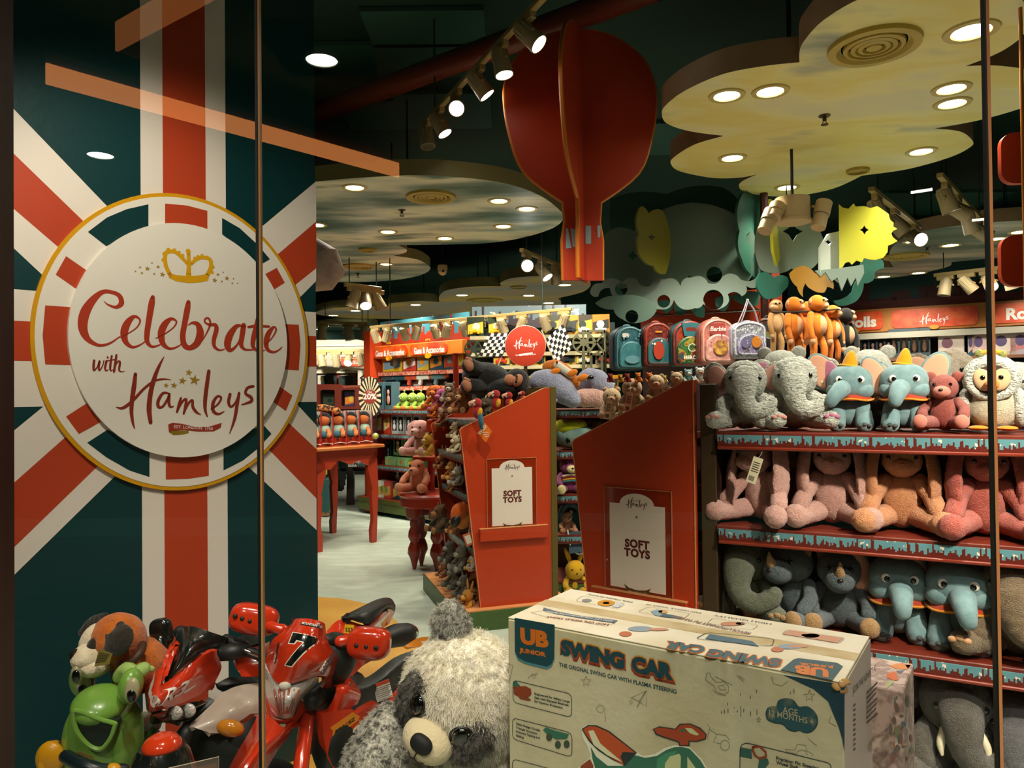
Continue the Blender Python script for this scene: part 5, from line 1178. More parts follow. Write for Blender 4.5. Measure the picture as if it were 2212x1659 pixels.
part('chassis', box((fb.x, fb.y + .08, fb.z - .09), (.15, .26, .1), .03), M_GRN2, fc, **W)
for dx, dy in ((.09, -.02), (-.09, .18), (.09, .18)): wheel(V((fb.x + dx, fb.y + dy, fb.z - .12)), .045, .03, 0, M_YEL, M_GRN2, fc)
single('display_block', box((0, 0, (fb.z - .166) / 2), (.2, .36, fb.z - .166), .01), mat('#0c2622', .6), 'dark display block under the green frog car', 'block', M=T(fb.x, fb.y + .08, 0))
dg_ = thing('puppy_plush', 'orange and white puppy plush with black ears lying on the frog car', 'soft toy', P(250, 1480, 2.05), rot=(0, 0, 0))
M_DOR = fur('#b8600e', '#a2500c', 1.2, .3); M_DBK = fur('#1c150e', '#2a2014', 1.2, .4); M_DWH = fur('#d9ccb0', '#c9b998', 1.2, .3)
def o1(x, y, Y): return (140 + x / 7.373, 1290 + y / 7.373, Y)
part('head', ell(tuple(P(*o1(840, 700, 2.06))), (.074, .075, .077), rot=(0, -6, 0), seg=36, ring=24, n=.0012, fr=40), M_DOR, dg_, **W)
part('blaze', ell(tuple(P(*o1(440, 700, 2.04))), (.03, .04, .05), rot=(0, 20, 0), seg=20, ring=14), M_DWH, dg_, label='white blaze', **W)
part('muzzle', cat(ell(tuple(P(*o1(380, 960, 2.0))), (.042, .05, .036), rot=(0, 18, 0), seg=24, ring=16), ell(tuple(P(*o1(470, 1080, 2.0))), (.042, .05, .03), rot=(0, 10, 0), seg=24, ring=16)), M_DWH, dg_, label='white muzzle', **W)
part('nose', ell(tuple(P(*o1(200, 930, 1.98))), (.02, .02, .018), seg=16, ring=10), M_NOSE, dg_, **W)
part('eye_patch', ell(tuple(P(*o1(450, 790, 2.0))), (.016, .02, .025), rot=(0, 12, 0), seg=18, ring=12), M_DBK, dg_, **W)
part('ear', tubep([(880, 450, 1.99), (880, 600, 1.975), (800, 760, 1.97), (680, 860, 1.98)], [.012, .036, .034, .014], o1, seg=16, per=5, flat=.4, up=(1, 0, 0)), M_DBK, dg_, **W)
part('ear', tubep([(640, 320, 2.1), (460, 430, 2.11), (300, 560, 2.1)], [.014, .022, .014], o1, seg=14, per=5, flat=.5), M_DBK, dg_, **W)
part('body', ell(tuple(P(*o1(1240, 1080, 2.12))), (.075, .1, .075), seg=30, ring=20), M_DOR, dg_, **W)
part('collar', tubep([(1240, 760, 2.04), (1190, 900, 1.995), (1040, 1050, 1.985), (900, 1090, 2.0)], .011, o1), mat('#3a1c08', .6), dg_, **W)
TP = Pl(P(*o1(620, 960, 1.95)), P(*o1(740, 950, 1.95)) - P(*o1(500, 980, 1.95)), (.1, .05, 1))
tgr = thing('price_tag', 'olive price card hanging from the puppy ear', 'tag', P(*o1(620, 830, 1.95)))
part('card', slab(TP.uvs([o1(x, y, 0)[:2] for x, y in ((550, 820), (760, 900), (715, 1065), (475, 1105))]), 0, .0015).xf(TP.M()), mat('#7a6c2c', .5), tgr, **W)
part('print', cat(*[decal(TP, [o1(x, y, 0)[:2] for x, y in ((560 - 14 * k, 880 + 30 * k), (720 - 12 * k, 900 + 22 * k), (717 - 12 * k, 912 + 22 * k), (556 - 14 * k, 894 + 30 * k))], .002) for k in range(6)]), mat('#3a3414', .6), tgr, **W)
bd = thing('toy_beacon', 'glossy red dome on a black drum in front of the grey side fairing', 'toy', P(352, 1650, 1.75))
c = P(350, 1612, 1.75)
part('dome', ell(tuple(c), (.044, .044, .03), seg=32, ring=18), gloss('#d03a12', .15, .8), bd, **W)
part('drum', lathe([(.05, .0), (.062, -.02), (.075, -.06), (.08, -.12), (.08, -c.z + .002), (.001, -c.z + .002)], 32).xf(TV(c)), M_BPL, bd, label='black ribbed drum', **W)
part('ribs', cat(*[bar((.05 * cos(k * .524), .05 * sin(k * .524), -.002), (.081 * cos(k * .524), .081 * sin(k * .524), -.12), .004, 6) for k in range(12)]).xf(TV(c)), M_BLK, bd, **W)
st = thing('price_stand', 'clear acrylic price stand at the bottom edge before the bikes', 'sign', P(425, 1659, 1.6))
SPN = Pl(P(420, 1656, 1.6), (1, .12, 0), (0, .15, 1))
pts = [(365, 1659), (473, 1634), (473, 1720), (365, 1745)]
part('clear_sheet', slab(SPN.uvs(pts), 0, .003).xf(SPN.M()), mat('#9a8a78', .05, alpha=.22, coat=1), st, **W)
part('post', bar(tuple(SPN.at(.0, -.06, -.006)), tuple(SPN.at(.0, -.06, -.006).xy) + (0,), .006, 8), M_BLK, st, **W)
part('edge_rim', tube([tuple(SPN.at(*u, .002)) for u in SPN.uvs(pts + [pts[0]])], .0012, 6, 1, False), mat('#c9b8a0', .2), st, **W)
part('card', slab(SPN.uvs([(372, 1671), (468, 1648), (468, 1715), (372, 1738)]), -.003, -.001).xf(SPN.M()), mat('#6a3c20', .5), st, **W)
M_PW = fur('#fff8e4', '#f2e8cc', .8, .5); M_PG = fur('#3c3a36', ('#b8b4a4', '#e4e0d0', '#6a665e'), 1.5, .6); M_PM = plush_m('#d9c9a2'); M_PE = fur('#4a463e', ('#7a766a', '#1e1c1a', '#5a564e'), 1.5, .6)
hc = P(1003, 1500, 2.1); s = .18
pd = thing('panda_plush', 'large cream panda with grey mottled ears and arm beside the cardboard box', 'soft toy', (hc.x, hc.y, 0))
HM_ = TV(hc) @ RY(30) @ RZ(-17) @ RX(14) @ SC(s)
def hp(name, g, m, par=pd, **k): return part(name, g.xf(HM_), m, par, world=True, **k)
hp('head', ell((0, .02, .02), (.97, .9, .93), seg=80, ring=56, n=.02, fr=9), M_PW)
for s_, nm in ((-1, 'ear'), (1, 'ear')):
    hp(nm, ell((s_ * .7, .05, .86), (.25, .16, .36), rot=(0, s_ * 30, 0), seg=32, ring=22, n=.05, fr=8), M_PG, label='dark mottled ear')
for s_ in (-1, 1):
    e = hp('eye_patch', ell((s_ * .47 - (.08 if s_ < 0 else -.02), -.68, -.02), (.25, .19, .33), rot=(-6, s_ * 20, s_ * 28), seg=40, ring=26, n=.03, fr=10), M_PE, label='grey eye patch')
    hp('eye', ell((s_ * .4, -.9, .03), (.14, .08, .16), rot=(0, 0, s_ * 25), seg=24, ring=16), M_EYE, e)
    hp('eye_rim', lathe([(.15, 0), (.17, .02), (.185, 0)], 28, False).xf(T(s_ * .4, -.895, .03) @ RZ(s_ * 25) @ RX(90)), mat('#1a1c1c', .4), e)
hp('muzzle', ell((0, -.95, -.3), (.4, .34, .29), seg=40, ring=26), M_PM, label='smooth cream muzzle')
hp('nose', ell((0, -1.27, -.17), (.17, .1, .13), seg=24, ring=16, k=2.4), mat('#0c0a08', .7))
hp('smile', tube([(-.2, -1.19, -.36), (-.08, -1.265, -.44), (0, -1.285, -.42), (.1, -1.25, -.46), (.22, -1.16, -.36)], .012, 6, 5), mat('#2a1a12', .7))
hp('smile', tube([(0, -1.29, -.26), (0, -1.295, -.42)], .01, 6, 1), mat('#2a1a12', .7))
part('body', ell((hc.x + .02, hc.y + .04, .22), (.19, .17, .24), seg=50, ring=34, n=.004, fr=40), M_PW, pd, **W)
part('arm', tube([plc(900, 1570, 2.12), plc(850, 1580, 2.08), plc(812, 1640, 2.0), plc(790, 1730, 1.95)], [.06, .075, .075, .07], 28, 10, n=.006, fr=30), M_PG, pd, label='grey mottled arm', **W)
part('arm', tube([tuple(V((hc.x + .12, hc.y + .02, .36))), (hc.x + .16, hc.y - .1, .25), (hc.x + .12, hc.y - .2, .2)], [.06, .07, .065], 20, 6, n=.006, fr=30), M_PG, pd, **W)
for s_ in (-1, 1):
    part('leg', tube([(hc.x + s_ * .1, hc.y, .09), (hc.x + s_ * .15, hc.y - .16, .085), (hc.x + s_ * .16, hc.y - .26, .09)], [.08, .085, .08], 20, 6, n=.006, fr=30), M_PG, pd, **W)
for o_ in pd.children:
    if o_.name.startswith('head'): hairy(o_, 5000, .014)
    elif o_.name.startswith('ear'): hairy(o_, 900, .014)
    elif o_.name.startswith('arm'): hairy(o_, 2200, .014)
    elif o_.name.startswith('eye_patch'): hairy(o_, 700, .01)
    elif o_.name.startswith('body'): hairy(o_, 2500, .012)
ZT = .85
FL, FR_ = PZ(1096, 1336, ZT), PZ(1822, 1478, ZT)
exb = (FR_ - FL).normalized(); dpb = V((-exb.y, exb.x, 0)); LB = (FR_ - FL).length; DB = .312; HB = .47
bx = thing('swing_car_carton', 'big worn white carton printed SWING CAR standing in the window', 'box', (FL.x, FL.y, ZT - HB))
M_CARD_SHADE = mat('#c9c2a0', .6, var='#bfb58e', vs=5, bump=.08, bs=50); M_CARDT = mat('#e2d8c2', .55, var='#d6c9ac', vs=6, bump=.05, bs=60); M_CARDS = mat('#c9b4a8', .6)  # shade on the carton sides is put into their colour; top stays paler
BFm = Matrix((exb, dpb, V((0, 0, 1)))).transposed().to_4x4(); BFm.translation = FL - V((0, 0, HB))
jag = lambda n, a: [a * (R.random() - .5) for _ in range(n)]
body = box((LB / 2, DB / 2, HB / 2), (LB, DB, HB), .004).xf(BFm)
part('carton', body, [M_CARD_SHADE], bx, world=True, label='printed sides in a shade-darkened cream')
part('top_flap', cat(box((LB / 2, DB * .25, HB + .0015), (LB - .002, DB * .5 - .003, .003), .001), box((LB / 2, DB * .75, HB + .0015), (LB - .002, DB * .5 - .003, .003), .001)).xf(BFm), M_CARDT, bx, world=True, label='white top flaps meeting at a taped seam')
part('tape', box((LB / 2, DB * .5, HB + .0034), (LB, .05, .0006)).xf(BFm), mat('#d2bf96', .3, var='#c2ab7c', vs=14), bx, world=True, label='tan packing tape')
part('end_panel', box((LB + .0006, DB / 2, HB / 2), (.0012, DB - .006, HB - .006)).xf(BFm), M_CARDS, bx, world=True, label='pinkish end panel')
FRP = Pl(FL - V((0, 0, HB)), exb); TOP = Pl(FL + V((0, 0, .0035)), exb, dpb); SID = Pl(FR_ + exb * .0014 - V((0, 0, HB)), dpb)
def q7(x, y): return (1060 + x / 3.95, 1259 + y / 3.95)
def q8(x, y): return (1540 + x / 3.95, 1259 + y / 3.95)
M_BNV = mat('#12424a', .45); M_BOR = mat('#c96a18', .45); M_BIK = mat('#1c2c2c', .5); M_DOO = mat('#8f8a68', .6); M_BRD = mat('#b8481c', .45); M_BGR = mat('#2f6a52', .45)
def pr(name, pl, polys, m, z=.0008, label=None):
    return part(name, cat(*[poly(pl.uvs([q(*p) for p in pts]), z) for q, pts in polys]).xf(pl.M()), m, bx, world=True, label=label)
def prt(s, pl, q, a, b, h, m, z=.0012, bold=.02, shear=0, label=None, flip=False):
    return part('lettering', text_fit(s, pl.uv(*q(*a)), pl.uv(*q(*b)), h, bold=bold, shear=shear).xf(pl.M(0, 0, z)), m, bx, world=True, label=label)
def prl(name, pl, q, lines, w, m, z=.0009):
    return part(name, cat(*[line2(pl.uvs([q(*p) for p in l]), w, z) for l in lines]).xf(pl.M()), m, bx, world=True)
pr('logo_panel', FRP, [(q7, [(205, 297), (547, 357), (544, 660), (520, 715), (480, 738), (300, 692), (235, 660), (208, 600)])], M_BNV, label='dark teal logo patch')
pr('logo_panel', FRP, [(q7, [(208, 600), (235, 660), (300, 692), (480, 738), (520, 715), (544, 660), (544, 640), (520, 693), (480, 716), (300, 672), (237, 640), (210, 585)])], mat('#4a7f86', .45), .001, 'paler lower rim')
kh = FRP.uv(*q7(270, 375))[1] - FRP.uv(*q7(262, 515))[1]
prt('UB', FRP, q7, (258, 520), (498, 562), kh * 1.0, M_BOR, bold=.06, label='orange logo letters')
prt('JUNIOR', FRP, q7, (246, 602), (476, 644), kh * .36, M_BOR, bold=.05, label='orange word JUNIOR')
sh = kh * .92
for z, bo, m_, dy in ((.0010, .13, mat('#8a3414', .5), 18), (.0012, .125, mat('#c98a1c', .5), -3), (.0014, .105, M_BRD, 4), (.0017, .07, M_BNV, 0)):
    g = cat(*[text(t_, 1, bold=bo).xf(fit_m(t_, FRP.uv(*q7(a_[0], a_[1] + dy)), FRP.uv(*q7(c_[0], c_[1] + dy)), sh, bold=.07)) for t_, a_, c_ in (('SWING', (600, 612), (1145, 742)), ('CAR', (1205, 760), (1562, 838)))])
    part('lettering', g.xf(FRP.M(0, 0, z)), m_, bx, world=True, label='teal words SWING CAR' if bo == .07 else 'orange and red outline of SWING CAR')
prt('THE ORIGNAL SWING CAR WITH PLASMA STEERING', FRP, q7, (585, 712), (1588, 948), kh * .24, M_BNV, bold=.02)
def rbox(q, a, b, c, d, w=.0016, z=.001, m=None, fill=None, pl=FRP, lab=None):
    P4 = pl.uvs([q(*p) for p in (a, b, c, d)]); r = .1; out = []
    for i in range(4):
        p, pv, nx = V(P4[i]), V(P4[i - 1]), V(P4[(i + 1) % 4]); rl = min((pv - p).length, (nx - p).length) * .25
        u, v = (pv - p).normalized() * rl, (nx - p).normalized() * rl
        out += [tuple(p + u * (1 - t) ** 2 + v * t ** 2) for t in (0, .25, .5, .75, 1)]
    if fill: part('picture_panel', poly(out, z - .0003).xf(pl.M()), fill, bx, world=True, label=lab)
    part('panel_outline', line2(out, w, z, True).xf(pl.M()), m or M_BIK, bx, world=True)
rbox(q7, (192, 828), (692, 948), (692, 1148), (192, 1018)); rbox(q7, (188, 1150), (695, 1280), (695, 1488), (188, 1330)); rbox(q7, (186, 1500), (560, 1600), (560, 1700), (186, 1700))
for s_, a, b in (('Engineered for Safety: Large', (375, 952), (676, 1022)), ('Seat with Elevated Backrest', (375, 984), (668, 1052)), ('for Superior Protection', (375, 1016), (616, 1074)),
                 ('Stable Design: Double', (218, 1206), (424, 1268)), ('Triangle Structure', (218, 1240), (396, 1294)), ('Prevents Tipping and', (218, 1274), (422, 1332)), ('Sliding', (218, 1308), (284, 1328))):
    prt(s_, FRP, q7, a, b, kh * .13, M_BIK, bold=.03)
pr('picture_print', FRP, [(q7, [(195, 840), (215, 835), (255, 880), (240, 900), (196, 900)])], M_BGR)
pr('picture_print', FRP, [(q7, [(195, 885), (300, 880), (345, 905), (350, 950), (320, 975), (240, 970), (200, 950)]), (q7, [(240, 975), (320, 978), (348, 1000), (330, 1006), (250, 990)])], mat('#8a3a1c', .5), .0010, 'red seat drawing')
pr('picture_print', FRP, [(q7, [(470, 1232), (560, 1262), (670, 1290), (650, 1330), (560, 1335), (480, 1290), (448, 1255)])], M_BGR, .001, 'green base drawing')
pr('picture_print', FRP, [(q7, [(x + 26 * cos(rad(t)), y + 34 * sin(rad(t))) for t in range(0, 360, 30)]) for x, y in ((575, 1380), (650, 1375), (500, 1315))], mat('#3c4a3c', .5), .0012)
out_ = [(775, 1240), (830, 1212), (900, 1212), (1010, 1260), (1130, 1350), (1230, 1430), (1300, 1475), (1400, 1460), (1480, 1410), (1560, 1385), (1640, 1385), (1700, 1400), (1800, 1500), (1900, 1660), (1900, 1800), (700, 1800), (745, 1580), (790, 1540), (855, 1480), (830, 1400), (785, 1320)]
g_ = [(855, 1400), (900, 1480), (1000, 1560), (1130, 1560), (1120, 1500), (1160, 1455), (1260, 1475), (1320, 1492), (1420, 1475), (1500, 1425), (1570, 1400), (1640, 1400), (1700, 1415), (1790, 1510), (1880, 1660), (1880, 1800), (800, 1800), (900, 1600), (870, 1500)]
rd_ = [(790, 1250), (835, 1222), (900, 1224), (1005, 1270), (1120, 1358), (1220, 1436), (1240, 1448), (1130, 1440), (1110, 1480), (1140, 1555), (1050, 1500), (930, 1420), (850, 1340)]
hb_ = [(1395, 1245), (1440, 1232), (1580, 1250), (1620, 1210), (1700, 1205), (1780, 1240), (1835, 1290), (1830, 1325), (1760, 1345), (1690, 1345), (1690, 1380), (1620, 1385), (1610, 1350), (1500, 1315), (1420, 1285)]
pr('car_picture', FRP, [(q7, out_)], mat('#e2e0c4', .5), .0009, 'pale outline of the drawn car')
pr('car_picture', FRP, [(q7, [(p[0] * .995 + 6, p[1] * .995 + 8) for p in g_])], M_BIK, .00105); pr('car_picture', FRP, [(q7, g_)], M_BGR, .0012, 'green body of the drawn car')
pr('car_picture', FRP, [(q7, [(1420, 1500), (1500, 1450), (1590, 1430), (1560, 1500), (1500, 1600), (1480, 1700), (1420, 1700)])], mat('#3f8a66', .5), .0013)
pr('car_picture', FRP, [(q7, [(1490, 1540), (1530, 1480), (1610, 1455), (1625, 1480), (1620, 1640), (1600, 1700), (1480, 1700)]), (q7, [(1680, 1480), (1760, 1590), (1770, 1700), (1680, 1700)])], mat('#c4c690', .5), .0014, 'cream windows of the drawn car')
pr('car_picture', FRP, [(q7, [(778, 1246), (832, 1212), (902, 1212), (1012, 1260), (1128, 1350), (1250, 1446), (1150, 1560), (1040, 1508), (920, 1430), (840, 1350)])], M_BIK, .0015)
pr('car_picture', FRP, [(q7, rd_)], mat('#b84c20', .45), .0016, 'orange red seat of the drawn car'); pr('car_picture', FRP, [(q7, [(835, 1260), (880, 1255), (940, 1370), (1130, 1530), (1000, 1470), (880, 1380)])], mat('#d8d4ac', .5), .0017)
pr('car_picture', FRP, [(q7, [(1385, 1245), (1440, 1222), (1575, 1242), (1615, 1200), (1702, 1196), (1788, 1232), (1846, 1290), (1838, 1334), (1764, 1355), (1700, 1352), (1700, 1390), (1612, 1392), (1602, 1358), (1492, 1324), (1410, 1294)])], M_BIK, .0015)
pr('car_picture', FRP, [(q7, hb_)], mat('#a2401c', .45), .0016, 'red steering handle'); pr('car_picture', FRP, [(q7, [(1660, 1235), (1720, 1240), (1780, 1290), (1760, 1300), (1700, 1280)])], mat('#c4c690', .5), .0017); pr('car_picture', FRP, [(q7, [(1620, 1245), (1660, 1248), (1670, 1262), (1640, 1272), (1615, 1262)])], M_BGR, .0018)
pr('car_picture', FRP, [(q7, [(770, 1560), (850, 1500), (880, 1560), (860, 1700), (740, 1700)])], mat('#8a3a1c', .5), .0016)
st_o = lambda q, x, y, r: [q(x + r * (1 if i % 2 == 0 else .42) * sin(pi * i / 5), y - r * (1 if i % 2 == 0 else .42) * cos(pi * i / 5)) for i in range(10)]
dl = [st_o(q7, 815, 840, 45), st_o(q8, 825, 965, 50), st_o(q8, 392, 1170, 22)]
part('doodle_print', cat(*[line2(FRP.uvs(l), .0016, .0009, True) for l in dl],
    *[line2(FRP.uvs([q7(*p) for p in l]), .0014, .0009) for l in ([(1200, 980), (1330, 920), (1330, 1055), (1268, 1010), (1200, 980)], [(1268, 1010), (1330, 920), (1250, 1060), (1268, 1010)], [(1180, 1020), (1200, 1000)], [(1190, 1035), (1212, 1018)],
      [(1835, 830), (1845, 770), (1870, 765), (1880, 800), (1930, 850), (1990, 840), (2030, 880), (2030, 930), (1990, 950), (1930, 930), (1910, 880), (1835, 830)], [(1920, 800), (2060, 870)], [(1900, 915), (1940, 950), (2010, 960)], [(1940, 880), (1990, 870), (2010, 915), (1960, 910), (1940, 880)],
      [(320, 810), (360, 775), (390, 790), (365, 815), (345, 795), (400, 770)], [(900, 1070), (930, 1040), (960, 1050), (975, 1080), (945, 1110), (915, 1095), (900, 1070)], [(975, 1110), (982, 1180)], [(130, 690), (190, 700), (160, 850), (128, 830)], [(1850, 1330), (1870, 1230), (1850, 1205)], [(1870, 1250), (1930, 1290), (2010, 1300), (2040, 1340)], [(1930, 1290), (1900, 1360), (1960, 1370)],
      [(x + 40 * cos(rad(t)), y + 44 * sin(rad(t))) for x, y in ((2000, 1385),) for t in range(0, 361, 30)])],
    *[line2(FRP.uvs([q8(*p) for p in l]), .0014, .0009) for l in ([(620, 1420), (700, 1425), (720, 1375), (790, 1385), (800, 1430), (855, 1460), (850, 1480)], [(620, 1420), (630, 1440), (700, 1455)], [(760 + 45 * cos(rad(t)), 1465 + 40 * sin(rad(t))) for t in range(180, 361, 20)], [(500, 800), (520, 860), (590, 880), (640, 840)], [(205, 790), (260, 840)], [(225, 790), (270, 825)], [(815, 1330), (885, 1385)], [(1010, 1130), (990, 1190), (1050, 1220)])]).xf(FRP.M()), M_DOO, bx, world=True, label='grey line doodles')
pr('scuff_print', FRP, [(q8, [(x, y), (x + 5, y + 1), (x + 5, y + h), (x, y + h)]) for x, y, h in ((72, 1090, 26), (98, 1080, 34), (125, 1020, 26), (128, 1070, 40), (180, 1060, 12), (208, 1085, 20), (235, 940, 22), (237, 1050, 90), (262, 1070, 34), (318, 960, 30), (320, 1095, 40), (372, 910, 28), (374, 1080, 44), (660, 930, 20), (690, 900, 40))], M_BIK)
cl_ = [(455, 1110), (470, 1065), (520, 1050), (545, 1050), (560, 1005), (620, 985), (690, 1000), (735, 1055), (800, 1050), (860, 1090), (892, 1150), (885, 1215), (845, 1262), (790, 1275), (735, 1255), (700, 1265), (640, 1245), (600, 1205), (520, 1190), (465, 1160)]
cl_ = cr(cl_ + [cl_[0]], 3)[:-1]; ccx, ccy = 675, 1130
pr('cloud_print', FRP, [(q8, [(ccx + (x - ccx) * 1.02, ccy + (y - ccy) * 1.03 + 3) for x, y in cl_])], mat('#0e2a2e', .5), .0009); pr('cloud_print', FRP, [(q8, cl_)], mat('#1d4c54', .5, var='#7d7a5c', vs=26, contrast=(.52, .66)), .0011, 'dark teal age cloud')
prt('AGE', FRP, q8, (596, 1110), (728, 1138), kh * .32, mat('#a8a07a', .5), bold=.01); prt('12 MONTHS +', FRP, q8, (482, 1132), (862, 1212), kh * .3, mat('#a8a07a', .5), bold=.01)
rbox(q8, (232, 1350), (1010, 1540), (1010, 1700), (232, 1700))
prt('Precision Fit: Steering', FRP, q8, (542, 1508), (905, 1598), kh * .18, M_BIK, bold=.03); prt('Wheel Shaft', FRP, q8, (542, 1545), (732, 1592), kh * .18, M_BIK, bold=.03)
pr('picture_print', FRP, [(q8, [(236, 1400), (330, 1420), (335, 1500), (236, 1480)]), (q8, [(400, 1480), (470, 1500), (480, 1540), (440, 1590), (380, 1600)])], mat('#2a5a50', .5), .001)
part('picture_print', line2(FRP.uvs([q8(*p) for p in ((345, 1400), (400, 1395), (450, 1440), (455, 1480), (400, 1500), (360, 1470), (340, 1420), (345, 1400))]), .005, .0012).xf(FRP.M()), mat('#8a3a1c', .5), bx, world=True)
pr('corner_print', FRP, [(q8, [(600, 785), (1040, 855), (1125, 890), (1123, 1440), (1105, 1330), (1075, 1230), (985, 1010), (860, 905), (720, 840)])], mat('#123a48', .45), .001, 'dark blue corner wedge')
def qt(x, y): return q7(x, y)
pr('logo_panel', TOP, [(q8, [(578, 745), (690, 655), (730, 645), (1060, 685), (1110, 715), (1020, 835)])], mat('#1c4a54', .5), .0008, 'dark teal logo patch on the top')
ku = abs(TOP.uv(*q8(700, 690))[1] - TOP.uv(*q8(650, 735))[1])
prt('UB', TOP, q8, (985, 735), (700, 700), .05, M_BOR, bold=.06, label='orange logo letters upside down'); prt('JUNIOR', TOP, q8, (1035, 710), (735, 676), .018, M_BOR, bold=.05)
for z, bo, m_ in ((.0007, .12, mat('#c98a1c', .5)), (.0009, .09, M_BRD), (.0012, .05, mat('#2c5a64', .5))):
    g = cat(*[text(t_, 1, bold=bo).xf(fit_m(t_, TOP.uv(*a_), TOP.uv(*c_), .05, bold=.05)) for t_, a_, c_ in (('SWING', q8(590, 655), q8(-20, 565)), ('CAR', q7(1840, 545), q7(1520, 500)))])
    part('lettering', g.xf(TOP.M(0, 0, z)), m_, bx, world=True, label='upside down SWING CAR on the top')
prt('REVOLUTIONARY PU WHEELS', TOP, q8, (330, 428), (-330, 282), .017, mat('#8a6a5c', .5), .0012, bold=.03)
pr('banner_print', TOP, [(q7, [(452, 212), (560, 245), (780, 285), (1085, 322), (1055, 345), (780, 305), (560, 268), (445, 238)])], mat('#5a6a78', .5), .0008, 'grey ribbon banner')
prl('banner_print', TOP, q7, [[(345, 255), (440, 285), (700, 318), (980, 372), (1060, 345)], [(345, 255), (445, 238)]], .0012, M_BIK)
prt('HOP ON, HOLD TIGHT', TOP, q7, (1015, 350), (490, 282), .016, mat('#8a3a24', .5), .0012, bold=.01)
prt('AND LET THE ADVENTURE BEGIN', TOP, q7, (1050, 328), (480, 245), .009, M_STK, .0012, bold=.01)
def picbox(q, a, b, c, d, blobs):
    rbox(q, a, b, c, d, .0012, .0009, mat('#8a8478', .5), None, TOP)
    for pts, col in blobs: pr('picture_print', TOP, [(q, pts)], mat(col, .5), .001)
def el(x, y, a, b): return [(x + a * cos(rad(t)), y + b * sin(rad(t))) for t in range(0, 360, 24)]
picbox(q7, (785, 110), (1150, 180), (1080, 225), (720, 155), [(el(985, 175, 75, 26), '#c98a1c'), (el(985, 175, 30, 10), '#8a4a14'), (el(820, 152, 42, 14), '#8a8a88'), ([(1060, 175), (1120, 185), (1090, 215), (1030, 205)], '#c4c8cc')])
picbox(q7, (1345, 205), (1705, 262), (1640, 312), (1250, 250), [([(1365, 245), (1420, 230), (1470, 240), (1440, 285), (1400, 280)], '#7f9aa4'), (el(1470, 248, 40, 14), '#d09a5c'), ([(1470, 262), (1640, 295), (1620, 308), (1440, 290)], '#3c5a68')])
picbox(q7, (1900, 300), (2290, 362), (2230, 405), (1845, 345), [(el(2050, 352, 90, 18), '#b87a50'), (el(2130, 350, 40, 12), '#7a4a3a')])
picbox(q8, (640, 400), (1130, 470), (1070, 522), (585, 440), [([(650, 405), (1110, 472), (1060, 515), (600, 440)], '#c48a6c'), (el(840, 455, 70, 18), '#5a4a48'), (el(780, 450, 26, 10), '#d8c8b0')])
for q, x, y, sc in ((q7, 1340, 400, 1.0), (q8, 610, 560, 1.0)):
    pr('picture_print', TOP, [(q, el(x - 190 * sc if q is q7 else x - 60, y + 38 if q is q7 else y + 10, 55, 22))], mat('#b86a44', .5), .0009, 'printed rider helmet'); pr('picture_print', TOP, [(q, el(x - 60 if q is q7 else x + 50, y - 5 if q is q7 else y - 14, 110, 22))], mat('#8a98a4', .5), .001); pr('picture_print', TOP, [(q, el(x + 90 if q is q7 else x + 120, y if q is q7 else y - 16, 90, 12))], mat('#c08a6c', .5), .0011)
rbox(q7, (1850, 425), (2420, 480), (2400, 545), (1745, 480), .002, .0009, M_BNV, None, TOP)
pr('picture_print', TOP, [(q7, [(1870, 440), (2230, 500), (2290, 545), (1830, 480)])], mat('#3a5f70', .5), .0011, 'blue notice panel')
for k, (a, b) in enumerate((((1215, 165), (830, 95)), ((1800, 255), (1330, 180)), ((2400, 350), (1910, 275)))):
    prt(('100% VIRGIN PLASTIC', 'EASY HANDLE, WON\'T TIP', 'HIGH QUALITY')[k], TOP, q7, a, b, .009, M_BIK, .0011, bold=.01)
prt('JOIN THE ADVENTURE', SID, q8, (1190, 975), (1388, 760), .019, M_BIK, .001, bold=.0)
for k in range(7): prl('print', SID, q8, [[(1310, 940 + 42 * k - 0), (1398 - 6 * (k % 3), 850 + 44 * k)]], .005, mat('#5a4a48', .6), .001)
pr('scuff_print', SID, [(q8, [(1195, y), (1215, y - 14), (1213, y + 4), (1197, y + 16)]) for y in range(1040, 1420, 42)], M_BIK)
part('torn_edge', cat(*[ell(tuple(FR_ + exb * a + dpb * b + V((0, 0, c))), (.008, .008, .006), seg=10, ring=8, n=.003, fr=120) for a, b, c in ((-.004, .004, -.003), (.002, .012, .001), (-.012, -.001, -.008), (-.002, .006, -.014))]), mat('#a8804a', .8), bx, world=True, label='torn brown corner')
single('display_block', box((LB / 2, DB / 2, (ZT - HB) / 2), (LB * .9, DB * .9, ZT - HB - .002), .004), mat('#3a120c', .6), 'dark red block under the big white carton', 'block', M=Matrix.Translation((0, 0, -(ZT - HB))) @ BFm)
Z2B = .69
b2 = PZ(1973, 1434, Z2B); f2b = b2 - dpb * .215; H2 = .45; L2 = .5
b2m = Matrix((exb, dpb, V((0, 0, 1)))).transposed().to_4x4(); b2m.translation = f2b - exb * L2 - V((0, 0, H2))
cb = thing('toy_carton', 'smaller colourfully printed carton half hidden behind the white one', 'box', (f2b.x, f2b.y, Z2B - H2))
part('carton', box((L2 / 2, .1075, H2 / 2), (L2, .215, H2), .003).xf(b2m), mat('#b49a90', .6, var=('#8a7068', '#c4ada0'), vs=22), cb, world=True)
SD2 = Pl(f2b + exb * .0006 - V((0, 0, H2)), dpb); TP2 = Pl(f2b - exb * L2 + V((0, 0, .0006)), exb, dpb)
